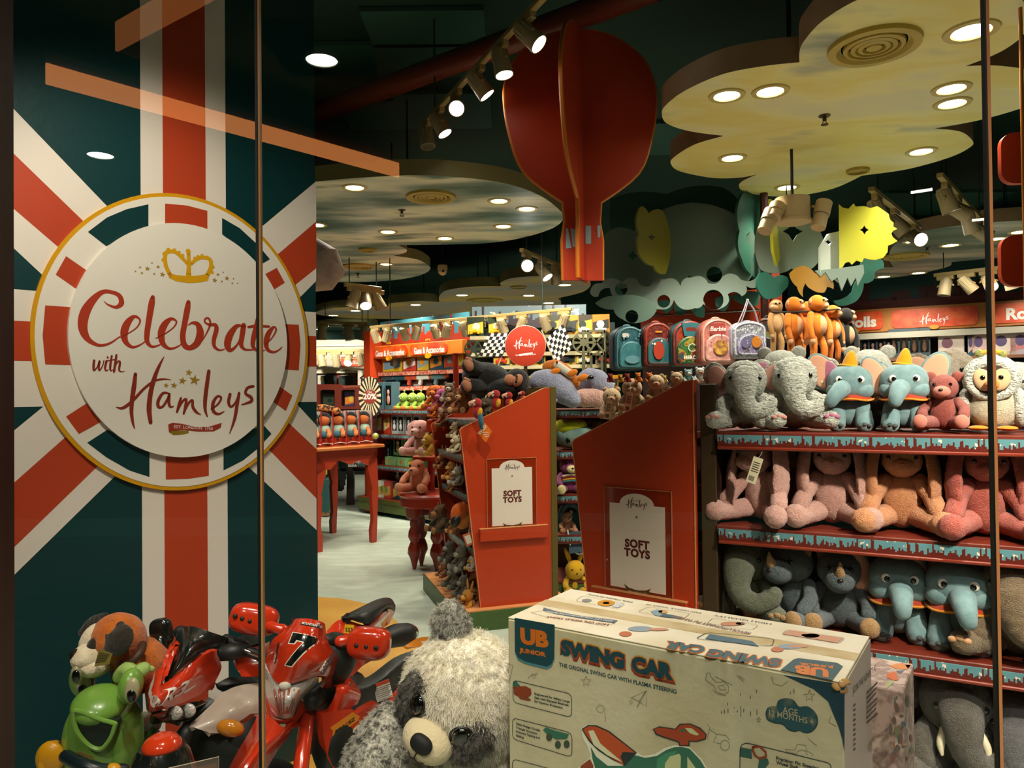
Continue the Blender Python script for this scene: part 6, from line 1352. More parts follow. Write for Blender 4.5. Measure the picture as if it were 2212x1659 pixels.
for k in range(26):
    x, y = 1485 + R.random() * 210, 1000 + R.random() * 560
    part('print', poly(SD2.uvs([q8(*p) for p in el(x, y - (x - 1485) * .3, 8 + R.random() * 16, 14 + R.random() * 40)]), .0004 + k * .00002).xf(SD2.M()), mat(R.choice(['#a85a2c', '#3a5a4a', '#6a3428', '#c49a6c', '#4a5a70', '#8a3c28', '#5c4a44', '#7a7a4c']), .5), cb, world=True)
for pts, col in (([(1500, 705), (1600, 690), (1700, 700), (1650, 740), (1560, 735)], '#c4783c'), ([(1480, 775), (1560, 760), (1580, 830), (1540, 835), (1490, 810)], '#c85a1c'), ([(1475, 870), (1530, 830), (1550, 845), (1480, 905)], '#9aa86c'), ([(1560, 750), (1640, 745), (1600, 775)], '#5a5a6a'), ([(1640, 700), (1690, 700), (1665, 735)], '#a8402c')):
    part('print', poly(TP2.uvs([q8(*p) for p in pts]), .0005).xf(TP2.M()), mat(col, .5), cb, world=True)
single('display_block', box((L2 / 2, .1075, -(Z2B - H2) / 2), (L2 * .9, .19, Z2B - H2 - .002), .004), mat('#2e100c', .6), 'dark red block under the smaller printed carton', 'block', M=b2m)
ax = P(1259, 620, 4.2)
bo = thing('balloon_decor', 'big red hot-air balloon of crossed boards hanging in the dark ceiling', 'decoration', (ax.x, ax.y, 2.0))
M_RB = mat('#c23a12', .5); M_OE = mat('#d8781c', .4)
lft = [(1217, 606), (1215, 520), (1221, 480), (1217, 437), (1133, 372), (1102, 292), (1090, 212), (1097, 165), (1122, 118), (1180, 78), (1259, 64)]
hp_ = Pl((ax.x, ax.y, 0), (1, .06, 0)); prof = [(abs(u), v) for u, v in hp_.uvs(lft)]
prof = prof[:4] + cr(prof[3:], 4)[1:]
full = [(-r, z) for r, z in prof] + [(r, z) for r, z in reversed(prof[:-1])]
for a, nm in ((3.5, 'board'), (-109, 'board')):
    pl = Pl((ax.x, ax.y, 0), (cos(rad(a)), sin(rad(a)), 0))
    part(nm, slab(full, -.012, .012).xf(pl.M()), M_RB, bo, world=True)
    part('edge_trim', cat(*[tube([tuple(pl.at(s * r, z)) for r, z in prof[:-1]], .0125, 6, 1, False) for s in (-1, 1)]), M_OE, bo, world=True, label='orange edging')
fb_ = Pl((ax.x, ax.y, 0), (cos(rad(3.5)), sin(rad(3.5)), 0))
part('window_panes', cat(*[poly(fb_.uvs(p), .014) for p in ([(1222, 494), (1226, 494), (1234, 537), (1222, 538)], [(1231, 494), (1245, 497), (1247, 533), (1237, 535)], [(1264, 489), (1276, 489), (1276, 528), (1264, 528)], [(1289, 489), (1297, 487), (1295, 514), (1290, 514)])]).xf(fb_.M()), mat('#9fb8bc', .4), bo, world=True, label='pale blue printed panes')
part('wire', bar((ax.x, ax.y, prof[-1][1]), (ax.x, ax.y, 3.9), .004, 6), M_BLK, bo, world=True)
tr = thing('tree_decor', 'ceiling tree of cut-out grey green and yellow leaf boards with round holes', 'decoration', P(1650, 560, 5.5))
M_L1 = mat('#5f7a6a', .5); M_L2 = mat('#1f5442', .55); M_L3 = mat('#6e6a10', .5); M_L4 = mat('#869a8c', .5); M_L5 = mat('#2c6a5a', .5); M_L6 = mat('#b8861c', .5); M_L7 = mat('#d2cf3a', .45)
def scal(pts, dep=.28):
    """outline whose segments bulge outwards as scallops"""
    out = []; n = len(pts)
    cx_, cy_ = sum(p[0] for p in pts) / n, sum(p[1] for p in pts) / n
    for p, q in zip(pts, pts[1:] + pts[:1]):
        m_ = ((p[0] + q[0]) / 2, (p[1] + q[1]) / 2); d = V((q[0] - p[0], q[1] - p[1])); L = d.length; nn = V((d.y, -d.x)).normalized()
        if nn.dot(V((m_[0] - cx_, m_[1] - cy_))) < 0: nn = -nn
        for k in range(7):
            t = k / 7; out.append((p[0] + d.x * t + nn.x * L * dep * 4 * t * (1 - t), p[1] + d.y * t + nn.y * L * dep * 4 * t * (1 - t)))
    return out
def leaf(pts, hls, Y, yaw, m, sc=True, dep=.28, th=.02):
    x0 = sum(p[0] for p in pts) / len(pts); y0 = sum(p[1] for p in pts) / len(pts)
    pl = Pl(P(x0, y0, Y), (cos(rad(yaw)), -sin(rad(yaw)), 0))
    outs = [pl.uvs(scal(pts, dep) if sc else pts)] + [pl.uvs(circ(hx, hy, r, 20) if n_ == 0 else [(hx, hy - r), (hx + r * .4, hy - r * .35), (hx + r, hy), (hx + r * .4, hy + r * .35), (hx, hy + r), (hx - r * .4, hy + r * .35), (hx - r, hy), (hx - r * .4, hy - r * .35)]) for hx, hy, r, n_ in hls]
    part('leaf_board', holes(outs, -th / 2, th / 2).xf(pl.M()), m, tr, world=True)
leaf([(1320, 430), (1440, 420), (1560, 405), (1600, 440), (1600, 560), (1530, 595), (1460, 575), (1430, 585), (1340, 560)], [(1519, 516, 10, 0)], 5.9, 20, M_L2, dep=.08)
leaf([(1302, 512), (1370, 500), (1600, 470), (1625, 560), (1600, 620), (1526, 606), (1489, 595), (1434, 612), (1375, 608), (1312, 612)], [(1367, 552, 12, 1), (1543, 593, 17, 0)], 5.7, 12, M_L1, dep=.2)
leaf([(1275, 632), (1300, 612), (1345, 612), (1376, 604), (1405, 618), (1436, 604), (1470, 618), (1494, 600), (1530, 612), (1560, 598), (1600, 604), (1640, 590), (1642, 612), (1612, 618), (1602, 640), (1572, 636), (1563, 664), (1520, 652), (1500, 666), (1456, 648), (1424, 668), (1384, 640), (1342, 646), (1318, 622), (1292, 640)], [(1342, 624, 14, 0), (1434, 651, 14, 0), (1541, 648, 22, 0), ], 5.5, 16, M_L4, dep=.24)
leaf([(1286, 655), (1340, 640), (1412, 655), (1418, 672), (1385, 696), (1345, 690), (1325, 668)], [(1365, 684, 14, 0)], 5.4, 10, M_L1, dep=.12)
leaf([(1378, 452), (1386, 446), (1399, 462), (1420, 452), (1433, 462), (1436, 592), (1422, 590), (1410, 575), (1386, 560), (1376, 535), (1379, 505)], [(1406, 512, 8, 1)], 5.35, -35, M_L3, dep=.1)
for pts in ([(1310, 610), (1325, 628), (1330, 655), (1350, 660), (1340, 625)], [(1420, 655), (1440, 678), (1455, 660), (1440, 648)], [(1458, 650), (1490, 660), (1475, 680), (1460, 678)], [(1490, 655), (1522, 665), (1520, 686), (1500, 680)], [(1545, 645), (1580, 640), (1565, 672), (1550, 668)], [(1580, 640), (1640, 632), (1636, 660), (1600, 655)]):
    leaf(pts, [], 5.75, 15, M_L5, dep=.1)
leaf([(1640, 480), (1690, 470), (1750, 478), (1778, 520), (1770, 560), (1745, 585), (1710, 580), (1670, 590), (1640, 580)], [(1712, 500, 22, 1)], 5.3, 8, M_L4, dep=.1)
leaf([(1770, 535), (1788, 505), (1811, 500), (1812, 610), (1800, 600), (1790, 605), (1780, 588), (1770, 590)], [(1789, 523, 9, 1)], 5.0, -20, mat('#c8d2c4', .5), sc=False)
leaf([(1812, 442), (1820, 449), (1832, 452), (1844, 440), (1848, 447), (1866, 446), (1880, 450), (1895, 446), (1908, 455), (1919, 463), (1922, 475), (1930, 482), (1929, 490), (1938, 495), (1929, 499), (1925, 505), (1928, 513), (1938, 521), (1928, 527), (1918, 531), (1917, 545), (1908, 557), (1892, 562), (1878, 561), (1866, 558), (1862, 567), (1850, 563), (1840, 572), (1834, 566), (1826, 568), (1820, 578), (1813, 581)], [(1867, 497, 10, 1)], 4.9, 20, M_L7, sc=False)
leaf([(1760, 585), (1812, 580), (1864, 572), (1866, 590), (1852, 618), (1848, 600), (1838, 618), (1830, 600), (1818, 628), (1808, 600), (1796, 608), (1782, 588), (1772, 598)], [], 4.95, 10, M_L4, sc=False)
leaf([(1705, 592), (1735, 574), (1760, 590), (1798, 605), (1800, 625), (1786, 620), (1780, 632), (1752, 625), (1740, 612), (1735, 642), (1722, 620)], [], 5.05, 25, M_L6, dep=.1)
leaf([(1864, 560), (1905, 562), (1908, 580), (1888, 590), (1885, 606), (1865, 612), (1850, 650), (1810, 660), (1800, 650), (1840, 630), (1855, 600)], [], 5.2, 10, M_L5, dep=.1)
leaf([(1640, 590), (1670, 600), (1700, 600), (1690, 630), (1665, 645), (1645, 640)], [], 5.1, -15, M_L5, dep=.18)
leaf([(1600, 420), (1640, 415), (1645, 520), (1638, 628), (1628, 600), (1600, 560), (1595, 500)], [(1622, 515, 14, 0)], 5.6, -50, M_L2, dep=.1)
leaf([(1662, 430), (1672, 440), (1682, 560), (1676, 574), (1668, 540)], [], 5.2, -55, M_L7, sc=False)
part('trunk', cat(bar(tuple(P(1650, 400, 5.6)), tuple(P(1653, 900, 5.6)), .03, 8)), mat('#4a1c10', .6), tr, world=True)
part('hanger', bar(tuple(P(1700, 480, 5.4)), tuple(V((P(1700, 480, 5.4).x, 5.4, 3.9))), .005, 6), M_BLK, tr, world=True)
dc = PZ(1712, 478, 2.45); dr = thing('spotlight_drum', 'cream ceiling drum with cylinder spotlights under the yellow cloud panel', 'light fitting', dc)
M_DRM = mat('#c9b284', .5); k = dc.y / F
part('drum', lathe([(.001, 50 * k), (36 * k, 50 * k), (37 * k, 0), (33 * k, -3 * k), (.001, -3 * k)], 36), M_DRM, dr); part('rim', lathe([(37 * k, 4 * k), (40 * k, 2 * k), (40 * k, -3 * k), (34 * k, -5 * k), (.001, -4 * k)], 36), M_DRM, dr)
part('hanger', bar((0, 0, 50 * k), (0, 0, 3.9 - 2.45), .01, 8), M_BLK, dr)
for a, b in (((-50, 18), (-72, -28)), ((62, 36), (42, -22)), ((-38, 30), (-52, 0))):
    A_, B_ = V((a[0] * k, -.05, a[1] * k)), V((b[0] * k, -.09, b[1] * k)); mid = A_.lerp(B_, .5)
    h = part('spot_head', cat(tube([tuple(A_), tuple(mid)], 17 * k, 16, 1, False), tube([tuple(mid + (B_ - A_) * .02), tuple(B_)], 15 * k, 16, 1, False)), M_DRM, dr)
    part('bracket', bar((A_.x * .7, 0, A_.z * .9), tuple(A_.lerp(B_, .3)), .008, 6), M_DRM, dr)
for y, lab in ((341, 'upper red rounded tile hanging from the orange pole at the window edge'), (563, 'lower red rounded tile hanging from the orange pole at the window edge')):
    c = P(2226, y, 3.0)
    single('hanging_tile', slab(rrect(0, 0, .23, .208, .05), -.015, .015).xf(RX(90)), mat('#c43e1a', .4), lab, 'decoration', 'red hanging tiles', M=TV(c) @ RZ(-10))
op = P(2208, 225, 2.9); single('hanging_pole', bar((0, 0, -.85), (0, 0, 3.9 - op.z), .007, 8), mat('#c9791c', .4), 'thin orange pole carrying the red rounded tiles', 'pole', M=TV(op))
uc = P(672, 574, 4.6); um = thing('umbrella', 'pale pink open umbrella hanging tilted beside the flag pillar edge', 'umbrella', TV(uc) @ RX(60) @ RY(22))
ur = .21
part('canopy', lathe([(ur * sin(rad(t)), ur * .55 * cos(rad(t))) for t in range(90, -1, -10)], 8, False), mat('#ecd0c0', .6, var='#dcb8a6', vs=16), um, smooth=False)
part('rib', cat(*[tube([(ur * sin(rad(t)) * cos(a), ur * sin(rad(t)) * sin(a), ur * .55 * cos(rad(t)) - .003) for t in (0, 30, 60, 94)], .0022, 5, 3) for a in [pi / 4 * i for i in range(8)]]), M_BLK, um)
part('shaft', bar((0, 0, .15), (0, 0, -.28), .004, 6), M_BLK, um)
cc = PZ(956, 583, 2.75); cm = thing('dome_camera', 'small cream dome security camera under the dark ceiling', 'camera', cc)
part('base', lathe([(.001, .05), (.05, .05), (.055, .02), (.05, 0)], 20), M_DRM, cm); part('dome', ell((0, 0, -.01), .05, seg=18, ring=12), mat('#c9bc9a', .3), cm); part('lens', ell((.01, -.045, -.02), .014, seg=12, ring=8), M_EYE, cm)
part('hanger', bar((0, 0, .05), (0, 0, 3.9 - 2.75), .012, 8), M_BLK, cm)
def gl(u, run, z): p = G1.at(u, z, -run); return p
SM = {}
def small(px, pyb, Y, hpx, rz, label, col, lit=None, name='bear_plush', group=None, **kw):
    o = sitter(sized(px, pyb, Y, hpx, rz), label, plush_m(col), plush_m(lit or col), name, group=group, n=.004, **kw); return o
go = thing('gorilla_plush', 'large black gorilla plush lying on its side on top of the aisle shelf unit', 'soft toy', P(1065, 845, 4.75)); M_GOR = fur('#0a0a08', '#14120e', 1, .5); M_GSK = plush_m('#b87a58')
WK = dict(world=True)
part('body', cat(ell(tuple(P(1052, 818, 4.78)), (.165, .16, .105), rot=(0, 12, 0), seg=28, ring=18), ell(tuple(P(1088, 838, 4.72)), (.13, .14, .07), seg=24, ring=16)), M_GOR, go, **WK)
part('head', ell(tuple(P(1116, 826, 4.68)), (.085, .085, .088), seg=28, ring=18), M_GOR, go, **WK)
part('face', cat(ell(tuple(P(1118, 822, 4.6)), (.03, .03, .042), rot=(0, 30, 0), seg=18, ring=12), ell(tuple(P(1101, 821, 4.6)), (.034, .034, .036), seg=18, ring=12)), M_GSK, go, label='tan face', **WK)
for x, y in ((1116, 813), (1115, 825)): part('eye', ell(tuple(P(x, y, 4.562)), .0085, seg=10, ring=6), M_EYE, go, **WK)
part('arm', tube([tuple(P(1040, 800, 4.7)), tuple(P(1022, 794, 4.62)), tuple(P(1014, 790, 4.6))], .05, 14, 4), M_GOR, go, **WK)
for x, y in ((1013, 788), (1009, 832)): part('sole', cat(ell(tuple(P(x, y, 4.56)), (.028, .03, .042), rot=(0, -18, 0), seg=16, ring=12), *[ell(tuple(P(x - 4 + 4 * k, y - 14 + 2 * k, 4.55)), .011, seg=8, ring=6) for k in range(3)]), M_GSK, go, label='tan foot sole', **WK)
part('leg', tube([tuple(P(1050, 835, 4.7)), tuple(P(1025, 835, 4.62)), tuple(P(1012, 834, 4.6))], .05, 14, 4), M_GOR, go, **WK)
def parrot(px, pyb, Y, hpx, label, tail=True):
    o = thing('parrot_plush', label, 'soft toy', sized(px, pyb, Y, hpx, -20)); r = plush_m('#a2201a')
    part('body', ell((0, .02, .35), (.22, .22, .35), seg=20, ring=14), r, o); part('head', ell((0, -.02, .78), (.24, .23, .22), seg=22, ring=14), r, o)
    part('face', ell((-.06, -.16, .78), (.15, .1, .15), seg=16, ring=10), plush_m('#e0d8c8'), o); part('eye', ell((-.02, -.26, .82), .035, seg=10, ring=6), M_EYE, o)
    part('beak', tube([(-.16, -.22, .8), (-.26, -.3, .74), (-.24, -.33, .62)], [.1, .09, .02], 12, 4), plush_m('#d89a7a'), o); part('beak_tip', ell((-.2, -.27, .6), (.06, .06, .06), seg=10, ring=8), M_NOSE, o)
    w = part('wing', ell((.18, -.1, .32), (.12, .12, .22), rot=(0, 16, 0), seg=16, ring=10), plush_m('#d8a014'), o, label='yellow wing')
    if tail: part('tail', tube([(.2, -.12, .15), (.28, -.2, -.15), (.3, -.2, -.42)], [.12, .13, .08], 12, 4, n=.02, fr=9), plush_m('#2a5a6c'), o, label='blue tail feathers')
    return o
parrot(1031, 905, 4.4, 45, 'red parrot plush with blue tail hanging over the red end panel')
parrot(1071, 884, 4.5, 42, 'red parrot plush sitting under the gorilla, second in the row', False); parrot(1099, 882, 4.55, 36, 'red parrot plush third along the sloping panel edge', False); parrot(1129, 868, 4.6, 24, 'red parrot plush smallest, at the top of the sloping panel edge', False)
small(975, 893, 4.95, 48, -20, 'brown striped fawn toy at the left end of the top tray', '#7a4a24', '#c8a478', 'fawn_plush', ears='point')
small(1000, 893, 4.75, 56, -30, 'spotted brown leopard toy beside the hanging parrot on the top tray', '#8a4c1c', '#c89a6a', 'leopard_plush', ears='round')
small(972, 868, 5.1, 44, -10, 'grey striped tiger cub perched behind the fawn', '#8a7a64', '#d8ccb4', 'tiger_plush', ears='round'); small(1000, 862, 4.95, 30, -40, 'rust brown bear squeezed below the gorilla foot', '#7e3a14', '#9a5224', 'bear_plush')
small(1052, 900, 4.62, 44, -30, 'grey brown elephant calf behind the hanging parrot', '#5c4a38', '#6c5a44', 'elephant_plush', ears='flop')
small(1060, 868, 4.75, 24, -20, 'pale grey chick between the parrots and the gorilla', '#b8a494', '#c8b8a4', 'bird_plush'); small(1112, 866, 4.75, 20, -20, 'pinkish chick behind the third parrot', '#c49a8c', '#d4b0a0', 'bird_plush')
SIDE = [(958, 922, 5.1, 34, '#7a3e16', '#a8703c', 'deer_plush', 'brown deer toy looking out at the top of the side shelves', 'point'), (985, 946, 4.85, 36, '#d0b890', '#e0d0b0', 'tiger_plush', 'white and orange tiger toy on the upper side shelf', 'round'), (988, 978, 4.75, 40, '#c8b890', '#d8ccac', 'leopard_plush', 'cream spotted snow leopard toy against the bright end panel', 'round'),
 (958, 1012, 5.1, 38, '#7a3c14', '#b07840', 'deer_plush', 'reddish brown kangaroo toy leaning out of the middle shelf', 'long'), (978, 1036, 4.85, 42, '#b0702c', '#cc9a58', 'lion_plush', 'golden lion cub on the middle side shelf', 'round'), (992, 1048, 4.7, 44, '#8a8074', '#b4a898', 'wolf_plush', 'grey wolf cub on the middle side shelf by the end panel', 'point'),
 (976, 1062, 4.85, 22, '#8a5420', '#a06a30', 'giraffe_plush', 'small tan giraffe tucked under the lion cub', 'point'), (955, 1150, 5.0, 64, '#5a3814', '#a0703c', 'lion_plush', 'shaggy maned lion hanging off the third side shelf', 'round'),
 (985, 1152, 4.8, 40, '#a8642c', '#c48a4c', 'bear_plush', 'light brown bear beside the orange toucan', 'round'), (975, 1215, 4.85, 50, '#5a584e', '#8a8678', 'koala_plush', 'dark grey koala on the bottom shelf, first from the aisle', 'round'), (1000, 1232, 4.7, 56, '#6a685c', '#9a968a', 'koala_plush', 'grey koala on the bottom shelf below the toucan', 'round'),
 (985, 1270, 4.7, 54, '#4e4c44', '#6a685e', 'wolf_plush', 'charcoal wolf slumped on the bottom shelf', 'point'), (1005, 1290, 4.6, 50, '#5c5a50', '#7c786c', 'wolf_plush', 'grey wolf lying at the front of the bottom shelf', 'point'), (1014, 1322, 4.5, 52, '#b8781c', '#c89038', 'giraffe_plush', 'golden giraffe toy at the front corner of the bottom shelf', 'long'),
 (960, 1246, 5.1, 34, '#9a6a48', '#b88460', 'monkey_plush', 'small tan monkey by the far side panel', 'round'), (1022, 1232, 4.6, 34, '#d8d0c0', '#d8961c', 'eagle_plush', 'white headed eagle with an orange beak beside the panel', 'none')]
for px, py, Y, h, c1, c2_, nm, lab, er in SIDE: small(px, py, Y, h, -60, lab, c1, c2_, nm, ears=er)
tou = thing('toucan_plush', 'orange toucan plush with a black tipped beak on the third side shelf', 'soft toy', P(1000, 1130, 4.65))
part('body', ell(tuple(P(1005, 1110, 4.7)), (.06, .08, .1), rot=(0, 20, 0), seg=20, ring=14), plush_m('#c8781c'), tou, **WK); part('beak', tube([tuple(P(1008, 1092, 4.62)), tuple(P(990, 1105, 4.6)), tuple(P(978, 1128, 4.58))], [.035, .045, .014], 14, 5), plush_m('#c85a14'), tou, **WK); part('beak_tip', ell(tuple(P(984, 1126, 4.57)), (.03, .02, .04), rot=(0, 30, 0), seg=14, ring=10), M_NOSE, tou, **WK)
wt = P(1047, 934, 4.395); wtg = thing('hang_tag', 'orange diamond tag marked WILD hanging on the bright red end panel', 'tag', Pl(wt, G1.ex).M())
part('card', slab([(0, .06), (.045, .004), (.005, -.06), (-.042, -.004)], .002, .004), mat('#d86a14', .5), wtg)
part('lettering', text('WILD', .026, bold=.03).xf(T(-.014, .016, .0045) @ RZ(50)), M_STK, wtg); part('print', cat(*[box((.004 + .004 * k, -.0 - .012 * k, .0044), (.04 - .006 * k, .003, .0004)).xf(RZ(0)) for k in range(3)]), M_STK, wtg)
ptg = thing('price_tag', 'pink and orange price tag dangling at the edge of the third side shelf', 'tag', P(1012, 1165, 4.45))
part('card', box((0, 0, 0), (.05, .002, .075)).xf(RY(-20)), mat('#c86a3c', .5), ptg); part('print', cat(box((.0, -.0015, .0), (.034, .0006, .05)), ).xf(RY(-20)), M_STK, ptg); part('string', bar((0, 0, .035), (.01, .02, .09), .001, 5), M_STK, ptg)
YB = BY + .14
pw = thing('pillow_plush', 'yellow and pale teal whale pillow on the second shelf between the panels', 'soft toy', P(1238, 962, YB))
part('top', ell(tuple(P(1232, 922, YB)), (.12, .1, .06), seg=24, ring=16, k=2.6), plush_m('#c8c81c', '#b0b81c'), pw, label='yellow fin half', **WK); part('body', ell(tuple(P(1244, 944, YB - .04)), (.135, .1, .075), rot=(0, -12, 0), seg=28, ring=18), plush_m('#8aa8a0', '#7a9a94'), pw, **WK)
part('eye', ell(tuple(P(1227, 953, YB - .13)), (.016, .01, .024), rot=(0, -18, 0), seg=12, ring=8), M_EYE, pw, **WK); part('tail', ell(tuple(P(1210, 940, YB - .04)), (.03, .05, .045), seg=16, ring=10), plush_m('#7a9a94'), pw, **WK)
small(1285, 966, YB + .06, 60, 20, 'shadowed brown toy behind the whale pillow', '#6a4030', '#b08a70', 'bear_plush')
pb = small(1229, 1064, YB - .05, 84, 10, 'purple bear with a striped rainbow belly between the panels', '#8a3a6a', '#d8c890', 'bear_plush')
part('belly_stripes', cat(*[tube([(-.2, -.2, .3 + .05 * k), (0, -.245 - .01 * k, .34 + .05 * k), (.2, -.2, .3 + .05 * k)], .026, 8, 3).mi(k) for k in range(4)]), [plush_m('#2a7a7a'), plush_m('#d89a1c'), plush_m('#8a241c'), plush_m('#d8cfb4')], pb, label='rainbow stripes')
dn = thing('baby_carrier', 'denim baby carrier holding a small peach toy between the panels', 'bag', P(1232, 1150, YB))
M_DEN = mat('#2c3f4c', .8, var='#3a4e5c', vs=60); part('shell', tube([tuple(P(1212, 1150, YB)), tuple(P(1211, 1110, YB)), tuple(P(1226, 1090, YB)), tuple(P(1250, 1098, YB)), tuple(P(1262, 1130, YB))], .022, 10, 5), M_DEN, dn, **WK)
part('back', ell(tuple(P(1238, 1125, YB + .06)), (.09, .03, .11), seg=20, ring=14), mat('#1c2830', .8), dn, **WK); part('blanket', slab([(-.06, -.09), (.07, -.07), (.07, .07), (-.05, .06)], 0, .03).xf(TV(P(1246, 1168, YB - .1)) @ RX(78)), M_DEN, dn, **WK)
part('piping', tube([tuple(P(1226, 1146, YB - .12)), tuple(P(1232, 1178, YB - .13)), tuple(P(1248, 1196, YB - .13)), tuple(P(1262, 1192, YB - .12))], .007, 8, 4), mat('#c8d0d0', .8), dn, **WK)
small(1224, 1150, YB, 48, 10, 'small peach toy sitting in the denim carrier', '#c88a64', None, 'bear_plush')
small(1242, 1282, YB - .1, 74, 6, 'yellow rabbit like plush with tall ears near the floor between the panels', '#d8a414', None, 'rabbit_plush', ears='long', hs=1.15, snout=(.06, .06, .05))
TOPY = 5.2
def pill(name, label, pa, pb, Y, r, col, var=None):
    o = thing(name, label, 'soft toy', P((pa[0] + pb[0]) / 2, (pa[1] + pb[1]) / 2, Y)); a, b = P(*pa, Y), P(*pb, Y)
    part('body', tube([tuple(a), tuple(a.lerp(b, .3) + V((0, 0, r * .3))), tuple(a.lerp(b, .7) + V((0, 0, r * .2))), tuple(b)], [r * .8, r, r, r * .7], 20, 6, n=.006, fr=16), fur(col, var), o, **WK); return o
w1 = pill('whale_plush', 'long lavender grey whale pillow draped from the aisle panel to the bay shelf', (1165, 822), (1236, 862), 4.9, .085, '#8a8ea4', '#9a9cb0'); part('fin', ell(tuple(P(1172, 865, 4.85)), (.1, .08, .035), seg=18, ring=12), fur('#8a8ea4', '#9a9cb0'), w1, **WK)
w2 = pill('whale_plush', 'second lavender grey whale pillow with a dark eye behind the orange seal', (1262, 828), (1308, 838), 5.2, .09, '#8a8ea4', '#9a9cb0'); part('eye', ell(tuple(P(1275, 816, 5.08)), (.025, .012, .018), seg=12, ring=8), M_EYE, w2, **WK)
pill('pillow_plush', 'long pink pillow lying on the bay shelf below the whale pillows', (1240, 864), (1318, 866), 5.12, .062, '#c8988c', '#d4a89a')
sl_ = pill('seal_plush', 'orange long seal plush with a white belly on the whale pillows', (1188, 794), (1240, 828), 4.95, .062, '#d8780c', '#cc6c08')
part('belly', tube([tuple(P(1205, 790, 4.88)), tuple(P(1232, 808, 4.88))], .028, 14, 1), plush_m('#e0d8c4'), sl_, label='white belly', **WK); part('eye', ell(tuple(P(1203, 783, 4.85)), .008, seg=10, ring=6), M_EYE, sl_, **WK)
for x, y in ((1199, 803), (1236, 806), (1258, 816)): part('flipper', ell(tuple(P(x, y, 4.86)), (.04, .02, .022), rot=(0, -25, 0), seg=14, ring=10), plush_m('#d8780c'), sl_, **WK)
M_LEO = mat('#c8aa80', .95, bump=.3, bs=120, var=('#1c140c', '#c8aa80', '#d4b890'), vs=26, contrast=(.42, .52), sheen=.2, spec=.1)
for px, pyb, Y, h, lab in ((1322, 905, 3.75, 66, 'leopard spotted plush draped over the dark panel, first in the row'), (1366, 890, 3.65, 72, 'leopard spotted plush second in the row, folded over the sloping edge'), (1418, 868, 3.6, 58, 'leopard spotted plush with a diamond tag, third in the row'), (1462, 848, 3.55, 44, 'leopard spotted plush at the top of the dark sloping edge')):
    o = sitter(sized(px, pyb, Y, h, -10), lab, M_LEO, plush_m('#b88a64'), 'leopard_plush', n=.004, hs=1.2, hz=.72)
    if h > 50:
        t_ = price_tag(TV(P(px + (-8 if h != 58 else 22), pyb - h * .3, Y - .28)) @ RY(8 if h != 58 else -12), .03, .09, 'cream diamond tag on the ' + {66: 'first', 72: 'second', 58: 'third'}[h] + ' leopard spotted plush')
def heap(rows, Y):
    for px, py, h, c1, c2_, nm, lab in rows: small(px, py, Y, h, 0, lab, c1, c2_, nm)
heap([(1318, 826, 20, '#8a1c14', '#a8342a', 'crab_plush', 'red soft toy behind the leopard row, beside a yellow one'), (1340, 826, 18, '#c89014', '#d8a830', 'duck_plush', 'yellow soft toy lying behind the leopard row'), (1355, 826, 20, '#9c2414', '#b03c2a', 'crab_plush', 'red soft toy between the yellow and orange ones'), (1378, 826, 22, '#d8780c', '#e09030', 'octopus_plush', 'orange soft toy behind the second leopard plush'), (1402, 826, 22, '#d0700c', '#e09030', 'octopus_plush', 'darker orange soft toy next to the rainbow coloured one'), (1435, 828, 18, '#c8b020', '#8a70a0', 'snake_plush', 'yellow and lilac soft toy behind the third leopard plush'), (1462, 828, 20, '#b8a494', '#c8b4a4', 'cat_plush', 'pale cat toy at the back of the dark gondola top'),
      (1487, 828, 32, '#8ab0b0', '#e0dcd0', 'unicorn_plush', 'pale teal and white unicorn beside the fluffy elephants'), (1512, 828, 36, '#d8d8d0', '#c8946c', 'unicorn_plush', 'white unicorn with an orange mane beside the fluffy elephants'), (1536, 828, 36, '#d0d4d0', '#9ab8c0', 'unicorn_plush', 'white and blue unicorn tucked behind the first grey elephant')], 3.6)
BWY = 6.1
bw = thing('bag_rack', 'red display wall with a metal rail of hanging backpacks', 'display rack', P(1560, 700, BWY))
BW = Pl(P(1660, 700, BWY - .05), (cos(rad(24)), -sin(rad(24)), 0))
uu = [BW.uv(x, 700)[0] for x in (1385, 1690)]
zt, zr = BW.uv(1660, 648)[1], BW.uv(1640, 668)[1]
part('header_board', box(((uu[0] + uu[1]) / 2, zt - .05, 0), (uu[1] - uu[0], .28, .04)).xf(BW.M()), mat('#b03a12', .5), bw, world=True); part('back_board', box(((uu[0] + uu[1]) / 2, -.75, -.05), (uu[1] - uu[0], 1.5, .03)).xf(BW.M()), mat('#2c0c08', .7), bw, world=True)
part('post', box((uu[1] - .04, -.6, .06), (.06, 2.1, .06)).xf(BW.M()), mat('#a8300c', .5), bw, world=True)
part('rail', bar((uu[0], zr - .02, .12), (uu[1], zr - .02, .12), .01, 8).xf(BW.M()), M_CHR, bw, world=True); part('hook', cat(*[bar((uu[0] + .06 + .085 * k, zr - .02, .0), (uu[0] + .06 + .085 * k, zr - .03, .62), .004, 6) for k in range(13)]).xf(BW.M()), mat('#4a3a2c', .4, metal=.6), bw, world=True)
def arch(w, h, r=.42):
    return [(-w / 2, -h / 2 + .02)] + [(-w / 2 + .02 - .02 * cos(rad(t)), -h / 2 + .02 - .02 * sin(rad(t))) for t in (30, 60, 90)] + [(w / 2 - .02 + .02 * sin(rad(t)), -h / 2 + .02 - .02 * cos(rad(t))) for t in (0, 30, 60, 90)] + [(w / 2 * cos(rad(t)), h / 2 - w * r + w * r * sin(rad(t))) for t in range(0, 181, 15)]
